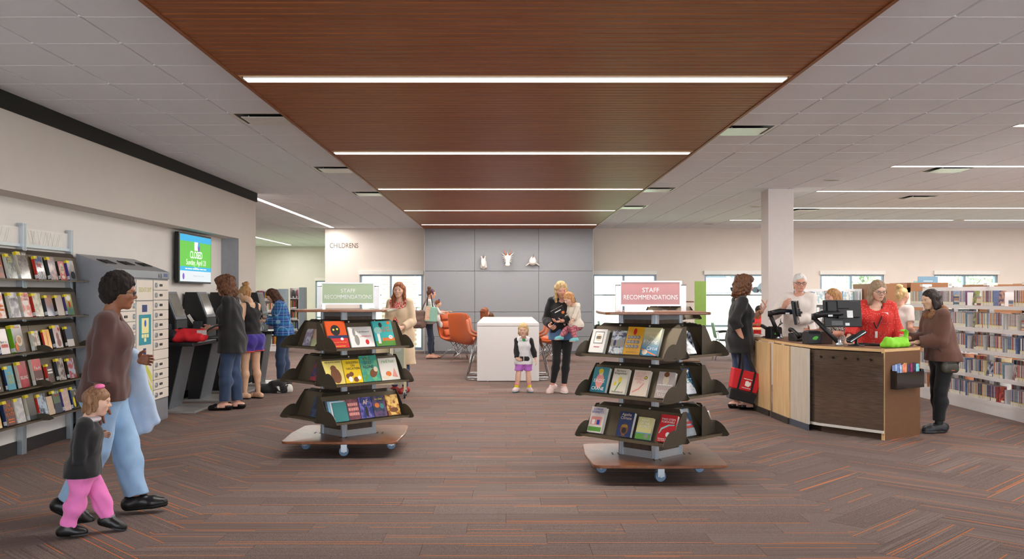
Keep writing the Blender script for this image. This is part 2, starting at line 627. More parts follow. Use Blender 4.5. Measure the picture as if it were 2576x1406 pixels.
class Person:
    def __init__(self, label, loc, yaw, H, skin, pr=ADULT, pel=(0, 0, 0), lean=(0, 0), twist=0, head=(0, 0, 0), aL=None, aR=None,
                 fL=0, fR=0, wL=None, wR=None, eL=None, eR=None, kL=None, kR=None, hL=None, hR=None, stout=1.0, bust=0.0, fine=1.0,
                 seat=None, toeL=0, toeR=0, face=True, group=None):
        self.H, self.pr, self.fine = H, pr, fine
        self.root = thing('person', label, 'person', loc, math.radians(yaw), group)
        self.skin = skin
        R = H * pr['r']
        self.R = R
        P = v3(pel[0], pel[1], (seat if seat is not None else pr['hip'] * H) + pel[2])
        tl = (pr['neck'] - pr['hip']) * H
        ly, lx = math.radians(lean[1]), math.radians(lean[0])      # lean: (sideways, forward) degrees
        s = nrm(v3(math.sin(lx), math.sin(ly), math.cos(ly) * math.cos(lx)))
        N = P + s * tl
        rt = nrm(np.cross(v3(math.sin(math.radians(-twist)), math.cos(math.radians(twist)), 0), s))
        fw = np.cross(s, rt)
        self.P, self.N, self.s, self.rt, self.fw = P, N, s, rt, fw
        r0 = v3(1, 0, 0)
        w = stout
        def lv(f, hl, rad, off=0.0, ax=None):
            c = P + s * tl * f + fw * off * R
            a = rt if ax is None else ax
            return [c - a * hl * R * w, c + a * hl * R * w, rad * R * w]
        T = []
        hi = lv(0.04, 0.046, 0.06, -0.006, r0)
        wa = lv(0.36, 0.034, 0.05)
        ch = lv(0.68, 0.04, 0.056, 0.004)
        sh = lv(0.915, 0.06, 0.031, -0.004)
        self.hips = [cap(hi[0], hi[1], hi[2], k=0.05)]
        self.hips += [ell(P + r0 * sx * 0.042 * R + v3(0, -0.03 * R, -0.012 * H), (0.05 * R * w,) * 3, k=0.04) for sx in (-1, 1)]
        self.tors = [cap(wa[0], wa[1], wa[2], k=0.07), cap(ch[0], ch[1], ch[2], k=0.07), cap(sh[0], sh[1], sh[2], k=0.03 * H)]
        self.tors.append(cap((hi[0] + hi[1]) / 2, (ch[0] + ch[1]) / 2, wa[2] * 0.98, ch[2] * 0.95, k=0.05))
        if bust:
            for sx in (-1, 1):
                self.tors.append(ell(P + s * tl * 0.64 + rt * sx * 0.04 * R * w + fw * (0.038 + 0.008 * bust) * R * w, (0.034 * R * bust ** 0.5,) * 3, k=0.04))
        # head frame
        hy, hp, hr = head
        Rm = np.stack([rt, fw, s], 1)                      # columns: right, forward, up
        Rm = Rm @ rotm((0, 0, 1), hy) @ rotm((1, 0, 0), hp) @ rotm((0, 1, 0), hr)
        hh = pr['hh'] * H
        self.hh = hh
        nk = N + (Rm @ v3(0, 0.10, 0.16)) * hh
        self.HC = nk + (Rm @ v3(0, 0.10, 0.52)) * hh
        self.Rm = Rm
        self.neck = [cap(N - s * 0.02 * H, self.HC + (Rm @ v3(0, -0.10, -0.20)) * hh, 0.245 * hh if pr is ADULT else 0.19 * hh, 0.225 * hh if pr is ADULT else 0.19 * hh, k=0.03)]
        # arms
        self.arm = {}
        self.leg = {}
        hs = H / 1.7 * pr['hand']
        for S_, wt, ep, hd in ((-1, wL, eL, hL), (1, wR, eR, hR)):
            J = P + s * tl * 0.915 + rt * S_ * pr['sw'] * H * (0.6 + 0.4 * w)
            if wt is None:
                wt = J + v3(S_ * 0.05 * H, 0.03 * H, -(pr['ua'] + pr['fa']) * H * 0.985)
            pole = v3(S_ * 0.35, -1, -0.2) if ep is None else np.array(ep, float)
            E, W = ik(J, np.array(wt, float), pr['ua'] * H, pr['fa'] * H, pole)
            ru, re, rw = 0.0265 * R * (0.5 + 0.5 * w), 0.0225 * R * (0.5 + 0.5 * w), 0.0155 * R
            hd = hd or {}
            fd = nrm(np.array(hd['dir'], float)) if 'dir' in hd else nrm(W - E)
            pn = np.array(hd.get('palm', (-S_, 0, 0)), float)
            pn = nrm(pn - fd * (pn @ fd))
            self.arm[S_] = dict(J=J, E=E, W=W, ru=ru, re=re, rw=rw, fd=fd, pn=pn, hd=hd, hs=hs)
        for S_, an, fy, kp, toe in ((-1, aL, fL, kL, toeL), (1, aR, fR, kR, toeR)):
            Hj = P + v3(S_ * pr['hw'] * H, 0, -0.01 * H)
            if an is None:
                an = (S_ * 0.055 * H, 0, pr['ank'] * H)
            pole = v3(S_ * 0.08, 1, 0) if kp is None else np.array(kp, float)
            K, A = ik(Hj, np.array(an, float), (pr['hip'] - 0.01 - pr['knee']) * H, (pr['knee'] - pr['ank']) * H, pole)
            fa = math.radians(fy)
            fdir = v3(-math.sin(fa), math.cos(fa), math.tan(math.radians(-toe)))
            fdir = nrm(fdir)
            self.leg[S_] = dict(Hj=Hj, K=K, A=A, fd=fdir, rt=0.05 * R * (0.4 + 0.6 * w), rk=0.032 * R * (0.6 + 0.4 * w), ra=0.0205 * R, toe=toe)
        self._body(face)

    # ---- limb primitive lists; t runs 0..2 over both segments
    def arm_prims(self, S_, t0=0.0, t1=2.0, k=0.02, add=0.0, flare=0.0):
        a = self.arm[S_]
        out = []
        if t0 < 1:
            e = min(t1, 1.0)
            p1 = a['J'] + (a['E'] - a['J']) * e
            cuts = [] if t1 >= 1 else [(p1, nrm(a['E'] - a['J']))]
            out.append(cap(a['J'], p1, a['ru'] + add, a['ru'] + (a['re'] - a['ru']) * e + add + (flare if t1 <= 1 else 0), k=k, cuts=cuts))
        if t1 > 1:
            e = t1 - 1
            p1 = a['E'] + (a['W'] - a['E']) * e
            mid = a['E'] + (a['W'] - a['E']) * min(0.3, e)
            cuts = [(p1, nrm(a['W'] - a['E']))]
            out.append(cap(a['E'], mid, a['re'] + add, a['re'] * 1.06 + add, k=k, cuts=cuts))
            out.append(cap(mid, p1, a['re'] * 1.06 + add, a['re'] * 1.06 + (a['rw'] - a['re'] * 1.06) * max(0, (e - 0.3) / 0.7) + add + flare, k=k, cuts=cuts))
        return out

    def leg_prims(self, S_, t0=0.0, t1=2.0, k=0.03, add=0.0, addb=None, knee=None):
        l = self.leg[S_]
        addb = add if addb is None else addb
        out = []
        e = min(t1, 1.0)
        p1 = l['Hj'] + (l['K'] - l['Hj']) * e
        am = add + (addb - add) * 0.5
        cuts = [] if t1 >= 1 else [(p1, nrm(l['K'] - l['Hj']))]
        out.append(cap(l['Hj'], p1, l['rt'] + add, l['rt'] + (l['rk'] - l['rt']) * e + (am if t1 >= 1 else addb), k=k, cuts=cuts))
        if t1 > 1:
            e = t1 - 1
            d = l['A'] - l['K']
            p1 = l['K'] + d * e
            cuts = [(p1, nrm(d))]
            back = nrm(np.cross(np.cross(nrm(d), l['fd']), nrm(d)))
            cm = l['K'] + d * 0.3 - back * 0.006 * self.R
            rc = l['rk'] * 1.06
            out.append(cap(l['K'], cm, l['rk'] + am, rc + am, k=k, cuts=cuts))
            out.append(cap(cm, p1, rc + am, max(l['ra'], rc + (l['ra'] - rc) * max(0, (e - 0.3) / 0.7)) + addb, k=k, cuts=cuts))
        return out

    def _hand(self, S_):
        a = self.arm[S_]
        hs, fd, pn, hd = a['hs'], a['fd'], a['pn'], a['hd']
        th = np.cross(fd, pn) * (1 if S_ > 0 else -1)
        W = a['W']
        curl = hd.get('curl', 0.35)
        pr = []
        kn = []
        for i, off in enumerate((0.03, 0.01, -0.010, -0.029)):
            b = W + fd * (0.092 - 0.004 * abs(i - 1.2)) * hs + th * off * hs
            kn.append(b)
            pr.append(cap(W + th * off * 0.55 * hs + fd * 0.005 * hs, b, 0.0135 * hs, 0.0115 * hs, k=0.012 * hs))
        lens = ((0.040, 0.024, 0.020), (0.045, 0.028, 0.021), (0.041, 0.026, 0.021), (0.032, 0.020, 0.018))
        point = hd.get('point', False)
        for i in range(4):
            c = curl if not (point and i == 0) else 0.03
            if point and i > 0:
                c = 1.15
            p, d = kn[i], fd
            spread = (1.5 - i) * 0.05
            d = nrm(d + th * spread)
            r = 0.0092 if i < 3 else 0.008
            for j, L in enumerate(lens[i]):
                ang = c * (0.75, 0.95, 0.6)[j] + 0.05
                d = nrm(d * math.cos(ang) + pn * math.sin(ang))
                q = p + d * L * hs
                pr.append(cap(p, q, (r - 0.0006 * j) * hs, (r - 0.0006 * (j + 1)) * hs, k=0.003 * hs))
                p = q
        # thumb leaves the side of the palm
        t0 = W + fd * 0.022 * hs + th * 0.020 * hs + pn * 0.006 * hs
        d = nrm(th * 0.75 + fd * 0.65 + pn * (0.25 + 0.5 * curl))
        p = t0
        for j, L in enumerate((0.042, 0.032, 0.026)):
            q = p + d * L * hs
            pr.append(cap(p, q, (0.0135 - 0.0018 * j) * hs, (0.0118 - 0.0018 * j) * hs, k=0.006 * hs))
            p = q
            d = nrm(d + fd * 0.25 + pn * 0.3 * curl - th * 0.28 * curl)
        e = a['E']
        pr.append(cap(e + (W - e) * 0.86, W, a['rw'] * 1.02, a['rw'] * 1.0, k=0.012))
        a['tip'] = W + fd * 0.1 * hs + pn * 0.03 * hs
        return pr

    def _face(self):
        hh, HC, Rm = self.hh, self.HC, self.Rm
        def q(x, y, z):
            return HC + (Rm @ v3(x, y, z)) * hh
        RT = Rm.T
        ch = self.pr is not ADULT
        jw = 0.27 if not ch else 0.30
        pr = [ell(q(0, -0.05, 0.11), np.array((0.345, 0.41, 0.385)) * hh, RT, k=0.02),
              ell(q(0, 0.10, -0.16), np.array((jw, 0.28, 0.335)) * hh, RT, k=0.05 * hh * 4),
              cap(q(-0.05, 0.26, -0.40), q(0.05, 0.26, -0.40), 0.085 * hh, k=0.10 * hh),
              cap(q(-0.13, 0.315, 0.09), q(0.13, 0.315, 0.09), 0.06 * hh, k=0.08 * hh),
              cap(q(0, 0.36, 0.03), q(0, 0.445, -0.10), 0.028 * hh, 0.05 * hh, k=0.045 * hh),
              cap(q(-0.045, 0.395, -0.125), q(0.045, 0.395, -0.125), 0.035 * hh, k=0.03 * hh),
              cap(q(-0.075, 0.345, -0.255), q(0.075, 0.345, -0.255), 0.04 * hh, k=0.05 * hh),
              ell(q(-0.19, 0.24, -0.10), np.array((0.10, 0.10, 0.10)) * hh, RT, k=0.08 * hh),
              ell(q(0.19, 0.24, -0.10), np.array((0.10, 0.10, 0.10)) * hh, RT, k=0.08 * hh)]
        for sx in (-1, 1):
            pr.append(ell(q(sx * 0.335, -0.03, -0.04), np.array((0.035, 0.085, 0.135)) * hh, RT, k=0.03 * hh))
        for sx in (-1, 1):
            pr.append(ell(q(sx * 0.145, 0.425, 0.0), np.array((0.085, 0.07, 0.055)) * hh, RT, k=0.06 * hh, sub=True))
        pr.append(cap(q(0, -0.08, -0.22), self.N + self.s * 0.01 * self.H, self.neck[0]['rb'] * 0.99, k=0.10 * hh))
        return pr

    def _body(self, face):
        f = self.fine
        B = list(self.hips) + list(self.tors) + list(self.neck)
        for S_ in (-1, 1):
            B += self.arm_prims(S_, 0, 1.97)
            B += self.leg_prims(S_, 0, 1.98)
        hp = self._face()
        ex = [sdf_mesh(hp, 0.0055 * f * (self.hh / 0.22))]
        for S_ in (-1, 1):
            if not self.arm[S_]['hd'].get('hide'):
                ex.append(sdf_mesh(self._hand(S_), 0.0038 * f * max(0.6, self.arm[S_]['hs'])))
        self.body = sdf_obj('body', self.skin, self.root, B, 0.012 * f, infl=-0.003, extra=ex)
        if face:
            self._features()

    def _features(self):
        hh, HC, Rm = self.hh, self.HC, self.Rm
        M4 = Matrix(((*Rm[0], HC[0]), (*Rm[1], HC[1]), (*Rm[2], HC[2]), (0, 0, 0, 1))) @ Matrix.Scale(hh, 4)
        for sx in (-1, 1):
            e = MB().ball((sx * 0.145, 0.318, 0.0), (0.062, 0.05, 0.036), 12, 8, M4).build('eye', mat('eye_white', (225, 220, 215), 0.2), self.root, True)
            MB().ball((sx * 0.145, 0.358, -0.002), (0.028, 0.014, 0.028), 10, 6, M4).build('iris', mat('iris', (50, 38, 30), 0.15), e, True)
            MB().tube([(sx * 0.07, 0.372, 0.085), (sx * 0.15, 0.368, 0.105), (sx * 0.225, 0.325, 0.085)], [0.012, 0.015, 0.007], 6, M4).build('eyebrow', getattr(self, 'brow', mat('brow', (88, 66, 48), 0.7)), self.root, True)
        MB().tube([(-0.125, 0.325, -0.252), (-0.045, 0.382, -0.246), (0, 0.386, -0.252), (0.045, 0.382, -0.246), (0.125, 0.325, -0.252)], [0.006, 0.02, 0.021, 0.02, 0.006], 8, M4).build('lips', mat('lips', (176, 98, 90), 0.4), self.root, True)

    # ---- garments
    def top(self, name, m, sleeve=1.95, hem=0.48, add=0.012, neck=1.25, wr=(0.0035, 42, 1.0), loose=0.0, flare=0.0, scoop=0.0, h=0.0095, cut=None, armadd=None, shoulders=True, parent=None):
        pr = []
        H, R = self.H, self.R
        hz = hem * H
        add = add * H / 1.7
        aa = add if armadd is None else armadd * H / 1.7
        loose = loose * H / 1.7
        for p in self.tors + self.hips:
            q = dict(p)
            q['k'] = p['k']
            if q['t'] == 'c':
                q['ra'] = p['ra'] + add
                q['rb'] = p['rb'] + add
            else:
                q['r'] = p['r'] + add
            pr.append(q)
        if loose:
            ch = self.tors[1]
            hp = self.hips[0]
            for u in (0.1, 0.5, 0.9):
                a = ch['a'] * (1 - u) + ch['b'] * u
                b = hp['a'] * (1 - u) + hp['b'] * u
                pr.append(cap(a, b, ch['ra'] * 0.92 + add, hp['ra'] * 0.9 + add + loose, k=0.05))
        hp = self.hips[0]
        if hz < hp['a'][2] - 0.02:
            for u in (0, 0.5, 1):
                a = hp['a'] * (1 - u) + hp['b'] * u
                b = a.copy()
                b[2] = hz - 0.05
                b += (a - (hp['a'] + hp['b']) / 2) * 0.15
                pr.append(cap(a, b, hp['ra'] + add, hp['ra'] + add + loose, k=0.05))
        for S_ in (-1, 1):
            if sleeve > 0:
                sp = self.arm_prims(S_, 0, sleeve, k=0.012 * H, add=aa, flare=flare)
                if sleeve < 1:
                    for q in sp:
                        q['k'] = 0.03
                pr += sp
        nk = self.neck[0]
        pr.append(dict(nk, ra=nk['ra'] * neck, rb=nk['rb'] * neck, sub=True, k=0.012, cuts=[]))
        if scoop:
            c = self.N + self.fw * 0.055 * R + self.s * 0.012 * H
            pr.append(ell(c, (0.045 * R * scoop, 0.05 * R, 0.06 * H * scoop), k=0.012, sub=True))
        if sleeve == 0:
            for S_ in (-1, 1):
                J = self.arm[S_]['J']
                pr.append(cap(J + v3(0, 0, 0.03) + self.rt * S_ * 0.03, J + self.rt * S_ * 0.035 - self.s * 0.06 * H, 0.052 * R, 0.05 * R, k=0.015, sub=True))
        cuts = [((0, 0, hz), (0, 0, -1))] + (cut or [])
        return sdf_obj(name, m, parent or self.root, pr, h * self.fine, wr=wr, cuts=cuts)

    def bottom(self, name, m, length=1.93, waist=0.575, add=0.01, addb=None, wr=(0.003, 40, 2.0), h=0.0095, parent=None):
        pr = []
        add = add * self.H / 1.7
        addb = None if addb is None else addb * self.H / 1.7
        for p in self.hips:
            q = dict(p)
            if q['t'] == 'c':
                q['ra'] += add
                q['rb'] += add
            else:
                q['r'] = p['r'] + add
            pr.append(q)
        w = self.tors[0]
        pr.append(cap((w['a'] + w['b']) / 2, (self.hips[0]['a'] + self.hips[0]['b']) / 2, w['ra'] + add * 0.5, self.hips[0]['ra'] + add, k=0.04))
        for S_ in (-1, 1):
            pr += self.leg_prims(S_, 0, length, add=add, addb=addb)
        z = waist * self.H if self.P[2] > 0.45 * self.H or self.pr is not ADULT else self.P[2] + 0.08
        if self.pr is not ADULT:
            z = self.P[2] + (waist - 0.52) * self.H
        return sdf_obj(name, m, parent or self.root, pr, h * self.fine, wr=wr, cuts=[((0, 0, z), (0, 0, 1))])

    def foot_prims(self, S_, fat=1.0):
        l = self.leg[S_]
        H = self.H
        fl = self.pr['foot'] * H
        f = l['fd']
        up = nrm(np.cross(np.cross(f, v3(0, 0, 1)), f))
        if up[2] < 0:
            up = -up
        sd = np.cross(f, up)
        A = l['A']
        so = A - up * (self.pr['ank'] * H)           # under the ankle at sole level
        r = 0.026 * H * fat
        heel = so - f * 0.22 * fl + up * r * 0.95
        ball = so + f * 0.42 * fl + up * r * 0.75
        toe = so + f * 0.66 * fl + up * r * 0.62
        pr = [cap(heel, ball, r * 0.92, r * 0.95, k=0.02), cap(ball - sd * r * 0.35, toe - sd * r * 0.25, r * 0.85, r * 0.62, k=0.02), cap(ball + sd * r * 0.35, toe + sd * r * 0.1, r * 0.85, r * 0.62, k=0.02),
              cap(A, (heel + ball) / 2 + up * 0.012 * H, l['ra'] * 1.05, r, k=0.03), cap(A - up * 0.01 * H, heel, l['ra'] * 1.05, r * 0.9, k=0.02)]
        return pr, so, f, up

    def shoes(self, m, kind='shoe', sole=None, fat=1.0, bare=False, high=0.0):
        """kind shoe: whole foot; flat: low cut with the instep bare; boot: reaches up the ankle"""
        for S_ in (-1, 1):
            pr, so, f, up = self.foot_prims(S_, fat)
            l = self.leg[S_]
            sc = [(so, -up)]
            if kind in ('flat', 'sandal'):
                ft = sdf_obj('foot', self.skin, self.root, pr, 0.007 * self.fine, infl=-0.003, cuts=[(so + up * 0.008, -up)])
                if kind == 'flat':
                    nm = nrm(up * 0.85 - f * 0.55)
                    sh = sdf_obj('shoe', m, self.root, pr[:3], 0.006 * self.fine, infl=0.004, cuts=sc + [(so + up * 0.034 * self.H / 1.7, up)], extra=[sdf_mesh(pr[:3], 0.006 * self.fine, 0.0045, None, sc + [(so + f * 0.085 * self.H / 1.7, -f)]), sdf_mesh(pr, 0.006 * self.fine, 0.004, None, sc + [(so - f * 0.012, f), (so + up * 0.06 * self.H / 1.7, up)])])
                else:
                    sh = sdf_obj('sandal', sole or m, self.root, pr, 0.007 * self.fine, infl=0.004, cuts=sc + [(so + up * 0.016, up)])
                    for u in (0.1, 0.36, 0.52):
                        fl = self.pr['foot'] * self.H
                        c = so + f * fl * u
                        sd = np.cross(f, up)
                        pts = []
                        for i in range(9):
                            t = PI * i / 8
                            pts.append(c + sd * math.cos(t) * 0.032 * self.H / 1.7 * 1.25 + up * (0.012 + math.sin(t) * (0.085 - 0.08 * u) * self.H / 1.7))
                        MB().tube(pts, 0.005, 6).build('strap', m, sh, True)
                continue
            if kind == 'boot' or high:
                d = nrm(l['K'] - l['A'])
                pr = pr + [cap(l['A'] - up * 0.01, l['A'] + d * (high or 0.05) * self.H, l['ra'] * 1.35, l['ra'] * 1.45, k=0.02, cuts=[(l['A'] + d * (high or 0.05) * self.H, d)])]
            else:
                pr = pr[:3] + [cap(pr[3]['a'], pr[3]['b'], pr[3]['ra'] * 1.1, pr[3]['rb'], k=0.025, cuts=[(l['A'] + up * 0.012 * self.H, up)]), pr[4]]
            sh = sdf_obj('shoe', m, self.root, pr, 0.007 * self.fine, infl=0.004, cuts=sc)
            if sole is not None:
                sdf_obj('sole', sole, sh, pr[:3], 0.007 * self.fine, infl=0.008, cuts=[(so, -up), (so + up * 0.024 * self.H / 1.7, up)])

    def socks(self, m, m2=None, top=0.12):
        for S_ in (-1, 1):
            l = self.leg[S_]
            d = nrm(l['K'] - l['A'])
            s = sdf_obj('sock', m, self.root, [cap(l['A'] - d * 0.02, l['A'] + d * top * self.H, l['ra'] + 0.006, l['ra'] * 1.15 + 0.006, cuts=[(l['A'] + d * top * self.H, d)])], 0.006)
            if m2:
                sdf_obj('cuff', m2, s, [cap(l['A'] + d * top * self.H * 0.72, l['A'] + d * top * self.H * 1.12, l['ra'] * 1.1 + 0.008, l['ra'] * 1.2 + 0.008, cuts=[(l['A'] + d * top * self.H * 1.12, d), (l['A'] + d * top * self.H * 0.72, -d)])], 0.006)

    def q(self, x, y, z):
        return self.HC + (self.Rm @ v3(x, y, z)) * self.hh

    def hair(self, style, m, h=0.0075, seed=1.0):
        hh, RT = self.hh, self.Rm.T
        q = self.q
        s = lambda *a: np.array(a) * hh
        pr = [ell(q(0, -0.06, 0.13), s(0.375, 0.44, 0.41), RT, k=0.02)]
        face = [ell(q(0, 0.62, -0.14), s(0.36, 0.40, 0.47), RT, k=0.03, sub=True)]
        wr = (0.003, 90, seed)
        down = np.array((0, 0, -1.0))
        def lock(x, y, z, x2, y2, z2, r, r2):
            return cap(q(x, y, z), q(x2, y2, z2), r * hh, r2 * hh, k=0.05 * hh * 2)
        if style == 'short':
            face = [ell(q(0, 0.55, -0.20), s(0.42, 0.42, 0.50), RT, k=0.03, sub=True), ell(q(0, 0.12, -0.42), s(0.45, 0.38, 0.36), RT, k=0.03, sub=True)]
        elif style == 'afro':
            pr = [ell(q(0, -0.10, 0.19), s(0.46, 0.50, 0.47), RT, k=0.02), ell(q(0, -0.25, -0.08), s(0.36, 0.30, 0.36), RT, k=0.06)]
            face = [ell(q(0, 0.58, -0.16), s(0.5, 0.42, 0.48), RT, k=0.02, sub=True), ell(q(0, 0.2, -0.36), s(0.5, 0.36, 0.34), RT, k=0.03, sub=True)]
            wr = (0.004, 150, seed)
        elif style == 'curly':
            pr = [ell(q(0, -0.08, 0.18), s(0.46, 0.50, 0.46), RT, k=0.03), ell(q(0, -0.24, -0.12), s(0.46, 0.36, 0.42), RT, k=0.06), ell(q(0, -0.30, -0.46), s(0.40, 0.26, 0.30), RT, k=0.08),
                  ell(q(0.28, 0.06, -0.14), s(0.16, 0.22, 0.30), RT, k=0.06), ell(q(-0.28, 0.06, -0.14), s(0.16, 0.22, 0.30), RT, k=0.06), ell(q(0, 0.20, 0.40), s(0.34, 0.26, 0.16), RT, k=0.05)]
            rg = random.Random(int(seed * 10))
            for i in range(70):
                t, u = rg.uniform(0, 2 * PI), rg.uniform(-0.75, 0.62)
                ry = -0.14
                x, y = 0.47 * math.cos(t), ry + 0.47 * math.sin(t)
                if y > 0.14 and u < 0.30:
                    continue
                f = math.sqrt(max(0.05, 1 - max(0, u - 0.05) ** 2 / 0.36))
                pr.append(ell(q(x * f, ry + (y - ry) * f, u), s(*[rg.uniform(0.055, 0.095)] * 3), RT, k=0.02))
            wr = (0.004, 120, seed)
        elif style in ('bob', 'longbob'):
            L = -0.42 if style == 'bob' else -0.66
            for x in (-1, 1):
                pr += [lock(x * 0.30, 0.02, 0.1, x * 0.36, 0.03, L, 0.12, 0.12), lock(x * 0.26, -0.2, 0.1, x * 0.33, -0.17, L, 0.16, 0.15), lock(x * 0.12, -0.36, 0.1, x * 0.15, -0.36, L - 0.03, 0.16, 0.16)]
            pr += [lock(0, -0.38, 0.1, 0, -0.40, L - 0.03, 0.16, 0.15)]
        elif style == 'long':
            L = -1.15
            for x in (-1, 1):
                pr += [lock(x * 0.31, 0.02, 0.1, x * 0.39, 0.06, -0.5, 0.085, 0.085), lock(x * 0.39, 0.06, -0.5, x * 0.40, 0.13, L, 0.09, 0.075), lock(x * 0.26, -0.2, 0.1, x * 0.34, -0.14, L, 0.16, 0.12), lock(x * 0.12, -0.36, 0.1, x * 0.15, -0.32, L, 0.16, 0.13)]
            pr += [lock(0, -0.38, 0.1, 0, -0.36, L, 0.16, 0.13)]
        elif style == 'bun':
            pr[0] = ell(q(0, -0.07, 0.12), s(0.365, 0.425, 0.40), RT, k=0.02)
            pr += [ell(q(0, -0.34, 0.56), s(0.20, 0.20, 0.17), RT, k=0.03), lock(0, -0.40, 0.1, 0, -0.26, -0.34, 0.16, 0.10), lock(0, -0.3, 0.3, 0, -0.33, 0.5, 0.16, 0.12)]
            for i in range(7):
                t = 2 * PI * i / 7
                pr.append(ell(q(0.15 * math.cos(t), -0.34 + 0.15 * math.sin(t), 0.56 + 0.05 * math.sin(3 * t)), s(0.08, 0.08, 0.08), RT, k=0.01))
            face.append(ell(q(0, 0.22, -0.36), s(0.5, 0.34, 0.36), RT, k=0.03, sub=True))
        elif style == 'tot':
            for x in (-1, 1):
                pr += [lock(x * 0.32, 0.0, 0.1, x * 0.36, 0.02, -0.30, 0.09, 0.07), lock(x * 0.26, -0.2, 0.1, x * 0.28, -0.18, -0.40, 0.13, 0.09)]
            pr += [lock(0, -0.36, 0.1, 0, -0.34, -0.42, 0.15, 0.10)]
            face = [ell(q(0, 0.60, -0.22), s(0.34, 0.38, 0.43), RT, k=0.03, sub=True)]
        o = sdf_obj('hair', m, self.root, pr + face, h * self.fine, wr=wr)
        return o

    def glasses(self, m):
        hh, HC, Rm = self.hh, self.HC, self.Rm
        M4 = Matrix(((*Rm[0], HC[0]), (*Rm[1], HC[1]), (*Rm[2], HC[2]), (0, 0, 0, 1))) @ Matrix.Scale(hh, 4)
        b = MB()
        for sx in (-1, 1):
            pts = [(sx * 0.15 + 0.105 * math.cos(2 * PI * i / 14), 0.42 - 0.04 * abs(math.cos(2 * PI * i / 14) * 0.5), -0.005 + 0.072 * math.sin(2 * PI * i / 14)) for i in range(15)]
            b.tube(pts, 0.012, 6, M4)
            b.tube([(sx * 0.25, 0.40, 0.01), (sx * 0.345, 0.15, 0.02), (sx * 0.365, -0.06, 0.02)], 0.011, 6, M4)
        b.tube([(-0.05, 0.425, 0.01), (0.05, 0.425, 0.01)], 0.012, 6, M4)
        return b.build('glasses', m, self.root, True)

    def world(self, p):
        return self.root.matrix_basis @ Vector(p)
# ================================================================ the room
CEIL = 3.238            # tile ceiling
WOODZ = 3.15            # underside of the wood ceiling
XL, XW0, XW1 = -4.30, -2.06, 2.20   # left wall face, wood ceiling edges
YB, YBLUE = 24.1, 23.0  # back wall, grey accent wall
XR, YFRONT, YFAR, XFAR = 16.0, -4.0, 33.2, -11.0

def in_view(x, y, z, m=40):
    if y < 0.5:
        return False
    px = 1273 + FPX * x / y
    py = 740 - FPX * (z - CAM_H) / y
    return -m < px < 2576 + m and -m < py < 1406 + m

WALL = mat('wall_paint', (232, 221, 211), 0.75, var=0.02, vs=3, bump=0.04, bs=400)
WALLG = mat('wall_paint_sage', (226, 222, 214), 0.75, var=0.02, vs=3, bump=0.04, bs=400)
WALLL = mat('wall_paint_grey', (214, 206, 199), 0.75, var=0.02, vs=3, bump=0.04, bs=400)
ALU = mat('brushed_aluminium', (190, 196, 203), 0.35, metal=0.75, var=0.04, vs=60, stretch=(1, 1, 0.05))
BLACK = mat('black_paint', (26, 25, 25), 0.6, var=0.1)
WHITE = mat('white_paint', (236, 233, 228), 0.45, var=0.02)

